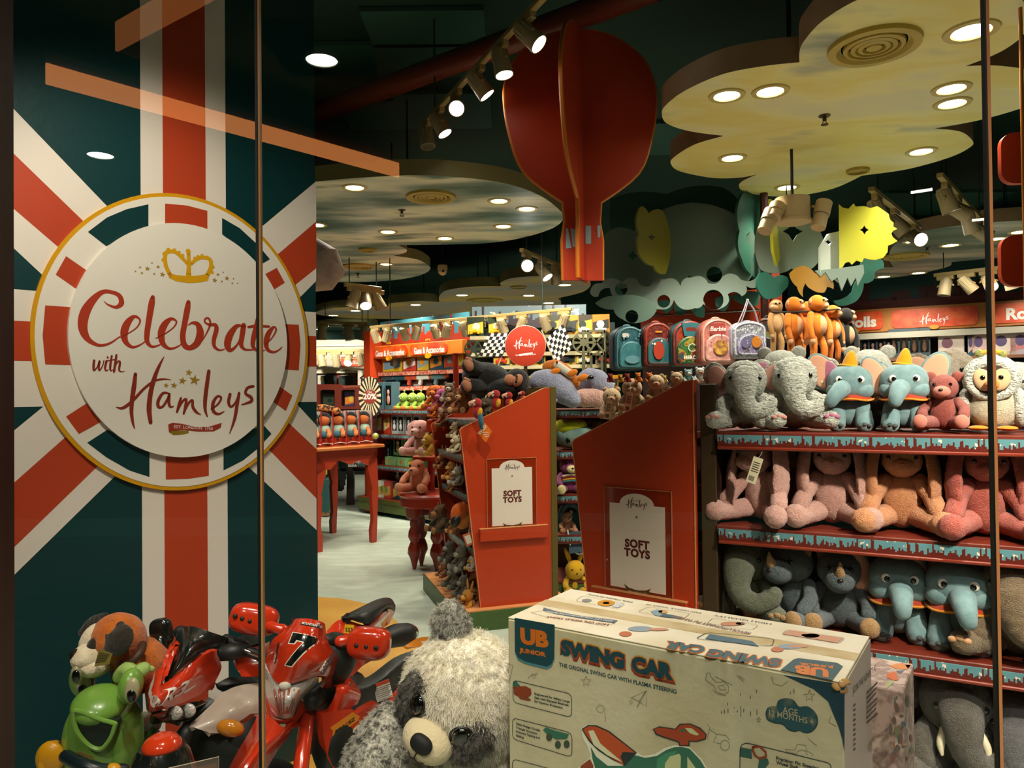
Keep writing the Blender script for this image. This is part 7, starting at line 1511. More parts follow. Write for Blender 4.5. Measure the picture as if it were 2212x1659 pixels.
def backpack(px, yt, yb, wpx, Y, rz, label, body, side, pocket, trim, extra=None, r=.42):
    k = Y / F; h, w = (yb - yt) * k, wpx * k
    o = thing('backpack', label, 'backpack', TV(P(px, (yt + yb) / 2, Y)) @ RZ(rz) @ RX(90), group='backpacks on the rail')
    part('main_compartment', holes([arch(w * .98, h, r)], -.1, .0, .018), side, o); part('front_panel', holes([arch(w, h, r)], .0, .03, .012), body, o)
    part('piping', tube([(x, y, .03) for x, y in arch(w * .98, h * .98, r)] + [(arch(w * .98, h * .98, r)[0]) + (.03,)], .006, 6, 1, False), trim, o)
    part('pocket', holes([[(x, y - h * .17) for x, y in arch(w * .8, h * .58, .42)]], .03, .055, .012), pocket, o)
    part('pocket_zip', tube([(x, y - h * .17, .052) for x, y in arch(w * .8, h * .58, .42)], .004, 6, 1, False), trim, o)
    part('handle', tube([(-.03, h * .46, -.03), (-.02, h * .56, -.03), (.02, h * .56, -.03), (.03, h * .46, -.03)], .007, 8, 4), trim, o); part('strap', cat(*[tube([(s * w * .3, h * .42, -.1), (s * w * .42, 0, -.14), (s * w * .36, -h * .5, -.1)], .014, 8, 4) for s in (-1, 1)]), side, o)
    for g, m_, lab in (extra(w, h) if extra else []): part('print', g, m_, o, label=lab)
    return o
def C(c_, v=None, s=40): return mat(c_, .45, var=v, vs=s)
def sp_(n, w, h, z, rr=.008): return cat(*[poly(circ((R.random() - .5) * w * .7, (R.random() - .25) * h * .6, rr * (.4 + R.random()), 8), z + .0002 * i) for i in range(n)])
backpack(1358, 708, 795, 60, 5.25, 14, 'teal blue backpack with a paler printed pocket, first on the rail', C('#235058', '#2c6068'), C('#1a3440'), C('#2f6a72', '#3d7c80', 14), C('#5a8a8c'), lambda w, h: [(sp_(14, w, h, .043), C('#5a9296'), None), (poly(rrect(-.04, h * .3, .05, .03, .01), .044), C('#d8cfc4'), 'small pale badge'), (poly(circ(0, -h * .3, w * .28, 20, h * .1), .068), C('#5a8890'), 'paler patch')])
backpack(1419, 700, 788, 55, 5.2, 8, 'red and black checked backpack with a teal pocket, second on the rail', C('#8a2412', ('#3a1410', '#8a2412'), 34), C('#3a1c14'), C('#2a6468'), C('#a23a18'), lambda w, h: [(poly(circ(-.01, -h * .16, w * .22, 24, h * .22), .068), C('#a8341a'), 'red patch'), (sp_(4, w, h * .3, .069, .006), C('#e0d8d0'), None), (poly(rrect(0, h * .3, .05, .012, .005), .044), C('#d88a1c'), 'orange logo strip')])
backpack(1488, 697, 786, 66, 5.1, 6, 'red and blue backpack lettered HEROES, third on the rail', C('#b0381a', '#8a2a14'), C('#24545c'), C('#3a6a34', ('#2a5a30', '#b09a2c', '#8a3a1c', '#24484c'), 12), C('#1c3c44'), lambda w, h: [(slab([(-w * .22, h * .16), (w * .22, h * .16), (w * .3, h * .48), (-w * .3, h * .48)], .036, .0445), C('#2f6a72'), 'blue middle panel'), (text('HEROES', .034, bold=.03).xf(T(0, -h * .36, .069)), M_STK, 'white word HEROES'), (line2(circ(-.0, -h * .12, .026, 24), .005, .069, True), M_STK, 'white ring'), (poly(rrect(0, h * .33, .07, .025, .01), .0455), C('#7a2418'), 'small logo patch')])
backpack(1549, 692, 782, 68, 4.95, 4, 'pink backpack with a white script name patch, fourth on the rail', C('#b06458', '#c07868', ), C('#a0584c'), C('#c08478', ('#c08478', '#d8a49a'), 30), C('#d8a094'), lambda w, h: [(slab(rrect(-.01, h * .28, .1, .075, .01), .036, .0445), C('#9a3c34'), 'dark pink name patch'), (text('Barbie', .042, shear=.2, bold=.02).xf(T(-.01, h * .28, .0455)), M_STK, 'white script name'), (poly(circ(0, -h * .16, w * .24, 24, h * .18), .068), C('#c89a3c', '#8a5a34', 30), 'golden patch'), (sp_(10, w, h * .5, .069, .005), C('#7a3c54'), None)])
bp = backpack(1617, 698, 768, 64, 4.85, 0, 'silver backpack with a clear glittery front and grey straps, fifth on the rail', C('#8a8e94', ('#5a5e6a', '#b8bcc0'), 60), C('#a8a4b4'), C('#6a6a80', ('#4a4c60', '#a8a4b8', '#7a6a90'), 26), C('#c0bcc8'), lambda w, h: [(sp_(24, w, h, .069, .004), C('#d8d8dc'), None), (poly(circ(.03, -h * .1, w * .16, 20, h * .18), .0685), C('#b8701c'), 'orange patch'), (poly(circ(-.04, -h * .12, w * .15, 20, h * .16), .0682), C('#6a6488'), 'violet patch')], .25)
part('carry_strap', cat(*[tube([(-.075 + d, .09, .0), (-.03 + d * .6, .19, .0), (.0 + d * .4, .26, -.02)], .009, 6, 4, flat=.4) for d in (0, .02)], *[tube([(.07, .09, .0), (.04, .19, .0), (.0, .26, -.02)], .011, 6, 4, flat=.4)]), C('#a8a4ac'), bp)
backpack(1658, 690, 800, 46, 5.0, -30, 'dark backpack with an orange and yellow patterned top, half hidden behind the silver one', C('#1c1a14', ('#14120e', '#8a3a14', '#5a6a2c'), 22), C('#14120e'), C('#100e0c'), C('#3a1c10'))
backpack(1455, 704, 770, 40, 5.55, 30, 'dark red backpack hanging further back between the second and third ones', C('#4a1410'), C('#2a100c'), C('#5a1c14'), C('#7a3a24'))
def monkey(px, yt, yb, Y, rz, label, col, face, look=1):
    k = Y / F; h = (yb - yt) * k; o = thing('hanging_monkey_plush', label, 'soft toy', TV(P(px, yb, Y)) @ RZ(rz) @ SC(h), group='hanging monkeys'); fm = plush_m(col); fc_ = plush_m(face)
    part('body', ell((0, 0, .42), (.17, .15, .26), seg=18, ring=12), fm, o); part('head', ell((0, -.02, .83), (.15, .16, .16), seg=20, ring=14), fm, o)
    part('face', cat(ell((look * .1, -.08, .79), (.1, .1, .08), seg=16, ring=10), ell((look * .07, -.1, .88), (.08, .08, .06), seg=14, ring=10)), fc_, o, label='pale face'); part('eye', ell((look * .12, -.16, .88), .022, seg=8, ring=6), M_EYE, o); part('eye', ell((look * .02, -.175, .88), .022, seg=8, ring=6), M_EYE, o)
    part('belly', ell((look * .04, -.07, .42), (.12, .1, .19), seg=16, ring=10), fc_, o); part('ear', ell((-look * .13, -.02, .86), (.04, .03, .06), seg=12, ring=8), fc_, o)
    for s in (-1, 1):
        a = part('arm', tube([(s * .14, -.02, .62), (s * .22, -.08, .4), (s * .2, -.12, .18)], [.065, .06, .055], 12, 4), fm, o); part('hand', ell((s * .2, -.13, .12), (.05, .05, .075), seg=12, ring=8), fc_, a)
        l = part('leg', tube([(s * .08, 0, .2), (s * .12, -.06, 0), (s * .12, -.04, -.22)], [.075, .065, .06], 12, 4), fm, o)
    return o
for a in ((1676, 646, 738, 4.6, 20, 'pale tan monkey hanging at the left of the monkeys', '#b0844c', '#c8a070', -1), (1714, 640, 752, 4.4, 24, 'orange monkey second from the backpacks, facing right', '#cc6c08', '#c89468', 1), (1764, 636, 752, 4.3, 20, 'tall orange monkey in the middle of the hanging monkeys', '#d87410', '#d09c6c', 1), (1798, 658, 752, 4.35, 26, 'smaller orange monkey tucked against the tall one', '#c86808', '#cc9868', 1), (1826, 664, 768, 4.4, 24, 'black monkey with a tan face at the right end of the monkeys', '#14110c', '#c09068', 1), (1742, 650, 750, 4.6, 10, 'orange monkey mostly hidden between two others', '#b86008', '#b88858', 1)): monkey(*a)
single('tied_cord', tube([tuple(P(1668, 674, 4.3) - P(1740, 674, 4.3)), (0, -.02, .0), tuple(P(1812, 668, 4.3) - P(1740, 674, 4.3))], .005, 6, 4), M_BLK, 'black cord tied across the hanging monkeys', 'cord', M=TV(P(1740, 674, 4.3)))
PAL = ['#c8a01c', '#a83218', '#2c5a6c', '#d8d0bc', '#8a2418', '#d88a1c', '#3a6a48', '#6a4a70', '#c8bca0', '#1c3038', '#b05a2c', '#88a0a0']
def pbox(pl, u, z, w, h, d, c, label, name='toy_box', group=None, art=None, win=None, n=0.0):
    """printed carton standing on a shelf of plane pl, front face n before the plane"""
    o = thing(name, label, 'box', pl.M(u, z + .003, n), group=group)
    part('carton', box((0, h / 2, -d / 2), (w, h, d), .002), mat(c, .45), o)
    if win:
        part('window', slab(rrect(0, h * .52, w * .72, h * .7, .01), 0, .0012), mat('#10181a', .12, coat=.6), o, label='dark clear window')
        part('figure', cat(ell((0, h * .62, .002), (w * .16, h * .11, .01), seg=12, ring=8), ell((0, h * .36, .002), (w * .2, h * .18, .01), seg=12, ring=8)), mat(win, .6), o)
    else:
        c2_, c3_ = art or (R.choice(PAL), R.choice(PAL))
        part('print', poly([(-w * .45, h * .1), (w * .45, h * (.1 + R.random() * .3)), (w * .45, h * .75), (-w * .45, h * .6)], .0006), mat(c2_, .45), o)
        part('print', poly(circ(w * (R.random() - .5) * .4, h * .5, min(w, h) * .22, 14, h * .2), .0009), mat(c3_, .45), o)
    return o
ga = P(820, 900, 9.0); GU = Pl((ga.x, ga.y, 0), (cos(rad(43)), -sin(rad(43)), 0))
gu = thing('shelf_unit', 'red wall unit headed Guns & Accessories with lit shelves of boxed toys', 'shelf unit', (ga.x, ga.y, 0))
GW = 1.62
def gp(x, y): return GU.uv(x, y)
q = lambda x, y: (670 + x / 5.53, 680 + y / 5.53)
M_OHD = mat('#b8661c', .4); M_SGN = mat('#c83c12', .4, var='#d85a20', vs=9)
top = gp(*q(1300, 160))[1]
part('back_panel', box((GW / 2, top / 2, -.3), (GW, top, .03)).xf(GU.M()), mat('#7a2410', .5), gu, world=True)
part('side_column', box((gp(822, 800)[0], top / 2, -.05), (.12, top, .5)).xf(GU.M()), mat('#b83a14', .45), gu, world=True)
v0, v1 = gp(*q(880, 535))[1], gp(*q(880, 385))[1]
part('header', box((GW / 2 + .05, (v0 + v1) / 2, .1), (GW - .1, v1 - v0, .08), .005).xf(GU.M()), M_OHD, gu, world=True, label='orange header board')
s0, s1 = gp(*q(870, 340))[1], gp(*q(870, 180))[1]
strip('skyline_board', GU.at(.06, v1, .02), GU.ex, GU.n, GW - .06, .3, gu, skyline_mat('#2f5f68', '#7a2414'))
for a, b, t in ((875, 1300, 'Guns & Accessories'), (1335, 1785, 'Guns & Accessories')):
    u0, u1 = gp(*q(a, 460))[0] - .03, gp(*q(b, 430))[0] - .03; vc = (v0 + v1) / 2
    o = part('sign_plate', slab(rrect((u0 + u1) / 2, vc, u1 - u0, (v1 - v0) * .8, .05), .14, .152).xf(GU.M()), M_SGN, gu, world=True)
    part('lettering', text_fit(t, (u0 + (u1 - u0) * .12, vc - .05), (u0 + (u1 - u0) * .93, vc - .05), .072, bold=.03).xf(GU.M(0, 0, .1535)), M_STK, o, world=True, label='white words Guns & Accessories')
    part('crown_print', cat(*[poly(circ((u0 + u1) / 2 + dx, vc + .09 + dy, .012, 10), .1535) for dx, dy in ((-.03, .01), (0, .015), (.03, .01))]).xf(GU.M()), mat('#e0a81c', .4), o, world=True)
    part('badge', slab(circ((u0 + u1) / 2, v0 + .0, .05, 20, .03), .145, .16).xf(GU.M()), mat('#d89014', .4), o, world=True)
SG = []
for yy in (690, 862): SG.append(gp(*q(895, yy))[1])
LOW = [gp(*q(760, 1128))[1] , gp(*q(760, 1400))[1], gp(670 + 840 / 5.53, 900 + 545 / 5.53)[1], .2]
for z in SG:
    part('shelf', box((GW / 2, z - .015, -.1), (GW - .1, .03, .36)).xf(GU.M()), mat('#b85a3c', .45), gu, world=True); strip('price_strip', GU.at(.1, z - .045, .085), GU.ex, GU.n, GW - .1, .04, gu, mat('#b8402c', .4, var='#d8a890', vs=40))
for z in LOW:
    part('shelf', box((GW / 2 - .08, z - .015, .02), (GW, .03, .5)).xf(GU.M()), mat('#8a3418', .45), gu, world=True); strip('price_strip', GU.at(-.08, z - .05, .275), GU.ex, GU.n, GW, .045, gu, M_SKY if z > .3 else mat('#4a4a18', .5))
part('plinth', box((GW / 2 - .08, .12, .02), (GW, .14, .5)).xf(GU.M()), mat('#4a5220', .5, bump=.4, bs=40), gu, world=True); part('caster', cat(*[bar((u, .04, .2), (u, .04, .16), .045, 10) for u in (.15, 1.0, 1.9)]).xf(GU.M()), M_BLK, gu, world=True)
TOYS = ['toy blaster', 'dart gun', 'water gun', 'foam blaster']
X1 = [(897, 1130, '#c8a41c', '#6a8a98'), (1140, 1300, '#b8382c', '#d8c8c0'), (1310, 1450, '#c8a82c', '#7f98a4'), (1460, 1615, '#2c4a5c', '#d88a2c'), (1625, 1760, '#2c5a70', '#c8502c'), (1765, 1870, '#b8402c', '#d8c83c')]
for k, (a, b, c1, c2_) in enumerate(X1):
    u0, u1 = gp(*q(a, 600))[0], gp(*q(b, 600))[0]
    pbox(GU, (u0 + u1) / 2 + .02, SG[0], (u1 - u0) * .96, .2, .14, c1, ['yellow boxed toy blaster at the left of the top gun shelf', 'red boxed toy with white print, second on the top gun shelf', 'yellow and blue boxed blaster, third on the top gun shelf', 'dark blue boxed toy with orange print on the top gun shelf', 'teal boxed toy beside the red post top', 'red and yellow boxed toy partly behind the black foot'][k], art=(c2_, R.choice(PAL)), n=.06)
def toygun(pl, u, z, s, c, label, n=.04):
    o = thing('toy_gun', label, 'toy', pl.M(u, z, n)); m_ = mat(c, .4)
    part('body', box((0, .11 * s, 0), (.24 * s, .07 * s, .04), .008), m_, o); part('grip', box((-.06 * s, .05 * s, 0), (.05 * s, .11 * s, .035), .006, RZ(-18)), m_, o); part('muzzle', box((.14 * s, .115 * s, 0), (.05 * s, .045 * s, .03), .004), mat('#d85a2c', .4), o); part('sight', box((-.03 * s, .155 * s, 0), (.1 * s, .02 * s, .02)), mat('#1c2020', .4), o)
    return o
for k, (x, c, lab) in enumerate(((965, '#1c4a54', 'dark teal toy pistol, first on the second gun shelf'), (1115, '#1c4a54', 'dark teal toy pistol, second on the second gun shelf'), (1255, '#b8482c', 'red and blue toy pistol, third on the second gun shelf'), (1390, '#c8ccc4', 'white toy pistol on the second gun shelf'), (1575, '#5a7a80', 'grey blue toy pistol at the right of the second gun shelf'))):
    u = gp(*q(x, 770))[0]; pbox(GU, u, SG[1], .2, .22, .03, ['#22303a', '#22303a', '#a8b0b0', '#3a4444', '#1c2c34'][k], 'backing card behind the ' + lab, 'blister_card', art=('#3a4a54', '#20282c'), n=-.0); toygun(GU, u, SG[1], .95, c, lab, .05)
def lowq(x, y): return (670 + x / 5.53, 680 + y / 5.53)
DP = Pl(GU.at(0, 0, .22), GU.ex)
for x, c in ((1060, 'green plush with stubby antenna, first of the three on the deep shelf'), (1165, 'green plush with stubby antenna, middle of the three on the deep shelf'), (1260, 'green plush with stubby antenna, third of the three on the deep shelf'), (1390, 'green plush standing apart by the orange toys')):
    u = DP.uv(*lowq(x, 1000))[0]
    o = sitter(DP.M(u, LOW[0], -.08) @ RX(-90) @ SC(.2), c, plush_m('#7a9a2c'), plush_m('#8aac3c'), 'frog_plush', ears='none', n=.003, white=.06, eye=.028, hs=1.15, snout=(.08, .05, .04), feet=plush_m('#c86a1c'))
    part('antenna', cat(bar((0, 0, .9), (0, 0, 1.05), .03, 8), ell((0, 0, 1.08), .055, seg=10, ring=8)), plush_m('#8aac3c'), o)
for x, w, lab in ((810, .085, 'grey window box with a small pig figure at the left of the deep shelf'), (918, .085, 'grey window box with a small doll figure next to the green plush')):
    u = DP.uv(*lowq(x, 1000))[0]; pbox(DP, u, LOW[0], w * 1.6, .32, .12, '#4a6a70', lab, 'doll_box', win='#c88a7a', n=-.02)
row = [(800, '#b83418', 'red and cream snack coloured box, first on the second deep shelf'), (893, '#c03c1c', 'red and cream box, second on the second deep shelf')]
for x, c, lab in row: pbox(DP, DP.uv(*lowq(x, 1290))[0], LOW[1], .125, .26, .1, c, lab, art=('#d8c89a', '#d8941c'), n=-.02)
for k, x in enumerate((990, 1065, 1160, 1250)):
    pbox(DP, DP.uv(*lowq(x, 1300))[0], LOW[1], .11, .23, .1, '#a8b0b0', 'black and white window box, %s to the right of the red and cream boxes' % ('first', 'second', 'third', 'fourth')[k], 'figure_box', win='#d8d8d0', n=-.02)
q9 = lambda x, y: (670 + x / 5.53, 900 + y / 5.53)
for x, y, z, w, h, c, wn, lab in ((850, 300, 2, .1, .27, '#1c2420', '#4a5a54', 'dark box behind the table leg on the third deep shelf'), (965, 340, 2, .17, .24, '#6a9a5c', '#c8a45c', 'green window box with a toy monkey'), (1100, 340, 2, .17, .24, '#6a9a5c', '#d8d8d0', 'green window box with a toy panda'), (1220, 350, 2, .15, .22, '#5a8a4c', '#c8641c', 'green and orange box beside the peach teddy'),
    (940, 480, 2, .18, .1, '#7aa86c', None, 'flat pale green box under the monkey box'), (1090, 480, 2, .18, .1, '#7aa86c', None, 'flat pale green box under the panda box'), (1200, 500, 2, .12, .06, '#c89a1c', None, 'flat yellow box near the peach teddy'),
    (915, 740, 3, .17, .26, '#1c2a2c', '#d8d8d0', 'dark window box with a white toy animal on the lowest shelf'), (1045, 740, 3, .16, .26, '#24343a', '#b88a4c', 'dark window box with a tan toy animal on the lowest shelf'), (1120, 760, 3, .1, .24, '#2c3c44', '#7a8a8a', 'grey window box at the back of the lowest shelf')):
    n_ = -.16 if h > .2 and lab.find('lowest') >= 0 else (-.1 if h > .2 else -.01)
    zz = LOW[z] + (.11 if z == 2 and h > .2 and 'window box with a toy' in lab else 0) + (.14 if 'lowest' in lab else 0)
    if wn: pbox(DP, DP.uv(*q9(x, y))[0], zz if 'back' not in lab else LOW[z], w, h, .09, c, lab, 'figure_box', win=wn, n=n_)
    else: pbox(DP, DP.uv(*q9(x, y))[0], LOW[z], w, h, .08, c, lab, art=('#8ab87c', '#c86a2c'), n=n_)
for k, (x, c) in enumerate(((835, '#d8d8c8'), (910, '#c8483c'), (1020, '#24343a'), (1140, '#1c3c4c'), (1230, '#1c3c4c'), (1320, '#1c3c4c'))):
    o = pbox(DP, DP.uv(*q9(x, 930))[0], LOW[3], .13, .15 if k > 2 else .2, .09, c, ('white patterned box at the table leg end of the lowest shelf', 'red topped window box on the lowest shelf', 'black window box on the lowest shelf', 'navy box lettered in green, first of three on the lowest shelf', 'navy box lettered in green, second of three on the lowest shelf', 'navy box lettered in green, third, near the pedestal table')[k], 'figure_box', art=('#c89a3c', '#6a8a4c') if k < 3 else ('#16303c', '#1c3c4c'), n=-.01)
    if k > 2: part('lettering', text('Dino', .05, bold=.02).xf(T(0, .08, .002)), mat('#9ab87c', .5), o)
PT = Pl(P(950, 1060, 5.9), (1, 0, 0)); tc_ = P(928, 1062, 6.0)
pt = thing('pedestal_table', 'round red pedestal table with turned legs carrying the peach teddy', 'table', (tc_.x, tc_.y, 0))
zt_ = tc_.z; part('tabletop', lathe([(.001, zt_), (.24, zt_), (.255, zt_ - .015), (.235, zt_ - .035), (.235, zt_ - .1), (.215, zt_ - .11), (.001, zt_ - .11)], 36), mat('#a8301c', .35), pt)
for a in (-60, 0, 60, 130, 200): part('leg', lathe([(.001, zt_ - .11), (.07, zt_ - .11), (.06, zt_ - .2), (.03, .4), (.035, .36), (.03, .34), (.045, .3), (.05, .26), (.03, .22), (.05, .17), (.055, .13), (.035, .09), (.03, .07), (.012, 0), (.001, 0)], 14).xf(T(.13 * cos(rad(a)), .13 * sin(rad(a)))), mat('#8a2a1c', .3), pt)
up_ = P(912, 985, 6.12); part('upper_tier', cat(bar((0, .12, zt_), (0, .12, up_.z), .03, 10), lathe([(.001, 0), (.15, 0), (.15, -.03), (.001, -.03)], 28).xf(T(0, .12, up_.z))), mat('#a8301c', .35), pt)
def rel(px, pyb, Y, h, rz, lab, c, c2_, nm, **kw): return small(px, pyb, Y, h, rz, lab, c, c2_, nm, **kw)
rel(904, 1062, 5.95, 88, -20, 'big peach teddy slumped on the round red pedestal table', '#d08464', '#d8926e', 'bear_plush', ears='none', hs=.8, hz=.6)
rel(912, 984, 6.0, 82, -30, 'pale pink elephant seated on the upper tier of the pedestal table', '#c89088', '#d4a49a', 'elephant_plush', ears='flop')
rel(928, 984, 5.85, 50, -50, 'yellow footed plush beside the pink elephant', '#c89a2c', '#c8a85c', 'bear_plush')
bn = P(948, 905, 5.9); single('toy_bin', box((0, 0, -.05), (.18, .18, .1), .01), mat('#b83214', .4), 'bright red bin full of orange and pink toys behind the aisle unit', 'bin', M=TV(bn))
rel(944, 886, 5.9, 58, -30, 'orange plush leaning out of the red bin with a white tag', '#d0600c', '#d87a24', 'bear_plush', ears='flop'); rel(957, 893, 5.8, 56, -40, 'pink plush in front of the orange one at the red bin', '#a8487c', '#b85a8c', 'bear_plush'); rel(938, 902, 5.75, 26, -60, 'small orange duck hanging over the red bin', '#d8780c', '#d8780c', 'duck_plush')
rp = P(985, 810, 5.75); single('red_post', lathe([(.001, .17), (.028, .17), (.03, .165), (.022, .16), (.022, -rp.z), (.001, -rp.z)], 18), mat('#a83218', .4), 'upright red post with a capped top behind the aisle shelf unit', 'post', M=TV(rp))
tl, tr_ = P(689, 985, 6.63), P(808, 985, 7.05); TT = Pl((tl.x, tl.y, 0), (tr_.x - tl.x, tr_.y - tl.y, 0)); TW = (tr_ - tl).length
ztp = P(700, 968, 6.63).z; dt = thing('display_table', 'red display table with cabriole legs holding the boxed dolls', 'table', TT.M()); M_TBL = mat('#a8341a', .38)
part('tabletop', box((TW / 2 - .35, ztp - .012, -.35), (TW + .85, .03, .84), .006), mat('#c06a2c', .35), dt)
ap = [(-.8, ztp - .03), (TW + .04, ztp - .03), (TW + .03, ztp - .16), (TW - .06, ztp - .2), (TW * .72, ztp - .14), (TW * .55, ztp - .17), (TW * .35, ztp - .12), (TW * .2, ztp - .2), (.05, ztp - .2), (-.02, ztp - .24), (-.8, ztp - .2)]
part('apron', slab(ap, -.03, 0), M_TBL, dt)
for x, z in ((0, 0), (TW, 0), (0, -.7), (TW, -.7)):
    s = 1 if x > 0 else -1
    part('leg', slab([(x + .03 * s, ztp - .05), (x - .06 * s, ztp - .15), (x - .07 * s, ztp - .22), (x - .02 * s, ztp - .42), (x - .03 * s, ztp - .45), (x - .015 * s, .22), (x - .035 * s, .12), (x - .03 * s, .0), (x + .02 * s, .0), (x + .03 * s, .2), (x + .045 * s, ztp - .4)], z - .05, z), M_TBL, dt)
for k, (px, lean_) in enumerate(((690, -14), (716, -12), (746, -10), (774, -6), (802, -2))):
    u = TT.uv(px, 960)[0]; dl_ = thing('doll_box', ('boxed doll at the pillar edge, mostly hidden', 'boxed doll with black hair, second along the red table', 'boxed doll with black hair, middle of the row on the red table', 'boxed doll leaning by a striped card, fourth along the red table', 'boxed doll at the right end of the red table holding a ball')[k], 'doll box', TT.M(u, ztp + .004, -.12) @ RY(-38))
    part('back_card', box((0, .16, -.1), (.15, .32, .008)), mat('#b8b0a4', .5), dl_); part('frame_edge', cat(box((-.075, .16, -.04), (.006, .32, .1)), box((.075, .16, -.04), (.006, .32, .1))), mat('#a83028', .45), dl_); part('tray', slab([(-.08, 0), (.08, 0), (.08, .06), (-.08, .11)], -.1, .03), mat('#a82c18', .45), dl_, label='red tray with scalloped edge')
    part('tray_trim', tube([(-.08, .03, .032), (-.03, .02, .034), (.02, .03, .034), (.08, .02, .032)], .004, 6, 3), M_STK, dl_); part('tray_print', cat(poly(circ(0, .055, .014, 12), .0312), box((.03, .012, .031), (.05, .018, .002))), mat('#5a1c10', .5), dl_)
    part('head', ell((-.005, .235, -.03), (.055, .055, .05), seg=18, ring=12), plush_m('#b8622c'), dl_); part('hair', ell((-.005, .262, -.045), (.06, .05, .05), seg=18, ring=12), plush_m('#120c08'), dl_, label='black hair'); part('shirt', ell((0, .14, -.03), (.06, .06, .05), seg=16, ring=10), plush_m('#9ab8a4'), dl_); part('arm', tube([(.03, .15, .0), (.05, .12, .05), (.05, .1, .09)], .02, 8, 3), plush_m('#c06a2c'), dl_); part('trousers', ell((0, .1, -.01), (.055, .04, .06), seg=14, ring=8), plush_m('#2c5a68'), dl_)
bl_ = P(811, 942, 6.9); single('toy_ball', ell((0, 0, 0), .03, seg=16, ring=12), mat('#5a8a9c', .3, var='#c8b83c', vs=20), 'small blue and yellow ball at the end of the doll row', 'ball', M=TV(bl_))
single('tiger_plush', tube([(-.1, 0, 0), (0, -.02, .01), (.12, 0, -.02)], .035, 12, 5), mat('#c8783c', .9, var='#2c1a10', vs=30, contrast=(.5, .55)), 'orange tiger tail toy lying on top of the doll boxes', 'soft toy', M=TV(P(700, 884, 6.9)))
jp = thing('toy_jeep', 'dark ride-on jeep with chunky tyres and a letter plate seen under the red table', 'toy car', P(760, 1000, 9.6))
part('body', box((.05, .4, .05), (.9, 1.0, .3), .04), mat('#141c1a', .4), jp); part('plate', box((.09, -.12, .0), (.22, .02, .075)), M_STK, jp, label='white letter plate'); part('lettering', text('HAML3YS', .05, bold=.02).xf(T(.09, -.1315, .0) @ RX(90)), M_BIK, jp)
for x, y in ((-.2, 0), (.5, 0)): part('tyre', cat(lathe([(.05, -.08), (.2, -.08), (.22, -.05), (.22, .05), (.2, .08), (.05, .08)], 20).xf(T(x, y, -.12) @ RY(90)), *[box((x, y + .215 * cos(rad(k * 24)), -.12 + .215 * sin(rad(k * 24))), (.16, .04, .05)) for k in range(15)]), M_RUB, jp)
single('toy_bag', box((0, 0, .225), (.2, .14, .45), .02), mat('#24504c', .5, var='#a86a2c', vs=8, contrast=(.6, .66)), 'teal printed bag standing under the red table by the left leg', 'bag', M=TV(V((P(695, 1080, 8.6).x, 8.6, 0))))
rel(697, 1026, 8.6, 34, 0, 'lime green dinosaur toy under the red table', '#7a9a2c', '#8aaa3c', 'dinosaur_plush', ears='point')
for k, px in enumerate((716, 738)):
    single('table_leg', slab([(-.05, 0), (.04, 0), (.05, .3), (.03, .6), (.06, .85), (-.06, .85), (-.04, .4)], -.03, .03).xf(RX(90)), mat('#2a1810', .5), ('dark shaped table leg behind the red table, the left one', 'dark shaped table leg behind the red table, the right one')[k], 'table leg', M=T(P(px, 1090, 9.0).x, 9.0 + k * .5, 0))
of_ = P(745, 845, 8.3); ou = thing('frame_unit', 'dark red display frames with rounded openings behind the doll table', 'shelf unit', (of_.x, 8.3, 0)); k = 8.3 / F
OFP = Pl((of_.x, 8.3, 0), (1, 0, 0))
outs = [OFP.uvs([(680, 826), (732, 828), (740, 835), (735, 842), (800, 842), (800, 882), (680, 882)])]
outs = [OFP.uvs([(640, 830), (735, 830), (742, 838), (800, 838), (800, 884), (640, 884)])] + [OFP.uvs(rrect(x, y, w, h, 4)) for x, y, w, h in ((707, 860, 32, 36), (752, 860, 30, 36), (784, 860, 14, 36))]
part('frame', holes(outs, -.06, 0).xf(OFP.M()), mat('#6a2414', .45), ou, world=True); part('back_panel', box((of_.x - .1, 8.45, 1.08), (.85, .03, .5)), mat('#1c0c08', .6), ou, world=True); part('base', cat(box((of_.x - .1, 8.38, 1.1), (.85, .16, .04)), box((of_.x - .5, 8.38, .55), (.04, .14, 1.1)), box((of_.x + .3, 8.38, .55), (.04, .14, 1.1))), mat('#3a140c', .5), ou, world=True)
b0 = OFP.uv(752, 878); pbox(OFP, b0[0], b0[1], .11, .16, .06, '#3c3a5c', 'small dark violet storybook box in the middle rounded opening', art=('#d87a1c', '#c8b43c'), n=-.07); b0 = OFP.uv(706, 878); pbox(OFP, b0[0], b0[1], .13, .13, .06, '#1c2c20', 'dark green boxed set in the left rounded opening', art=('#2c3c2c', '#14201a'), n=-.07)
sb = thing('price_sign', 'cream and dark sunburst sign reading 20% above the doll table', 'sign', TV(P(799, 857, 8.0)) @ RX(90)); sr = .115
for i in range(2): part('rays', cat(*[poly([(0, 0), (sr * 1.05 * cos(rad(a)), sr * 1.9 * sin(rad(a))), (sr * 1.05 * cos(rad(a + 9)), sr * 1.9 * sin(rad(a + 9)))], .004) for a in range(i * 9, 360, 18)]).xf(Matrix()), mat(('#d8c49a', '#1c1410')[i], .5), sb)
part('card', slab(rrect(0, 0, .19, .4, .01), 0, .003), mat('#1c1410', .5), sb); part('disc', slab(circ(0, 0, .075, 28), .004, .007), mat('#8a2c1c', .5), sb); part('lettering', text('20%', .085, bold=.03).xf(T(.0, 0, .0075)), M_STK, sb); part('lettering', cat(text('Flat', .035).xf(T(0, .05, .0075))), M_STK, sb)
SY = 13.0; swl = P(640, 800, SY); SW = Pl((swl.x, SY, 0), (1, 0, 0)); sw = thing('shelf_unit', 'cream headed sports and leisure wall at the far back beside the red unit', 'shelf unit', (P(745, 800, SY).x, SY, 0))
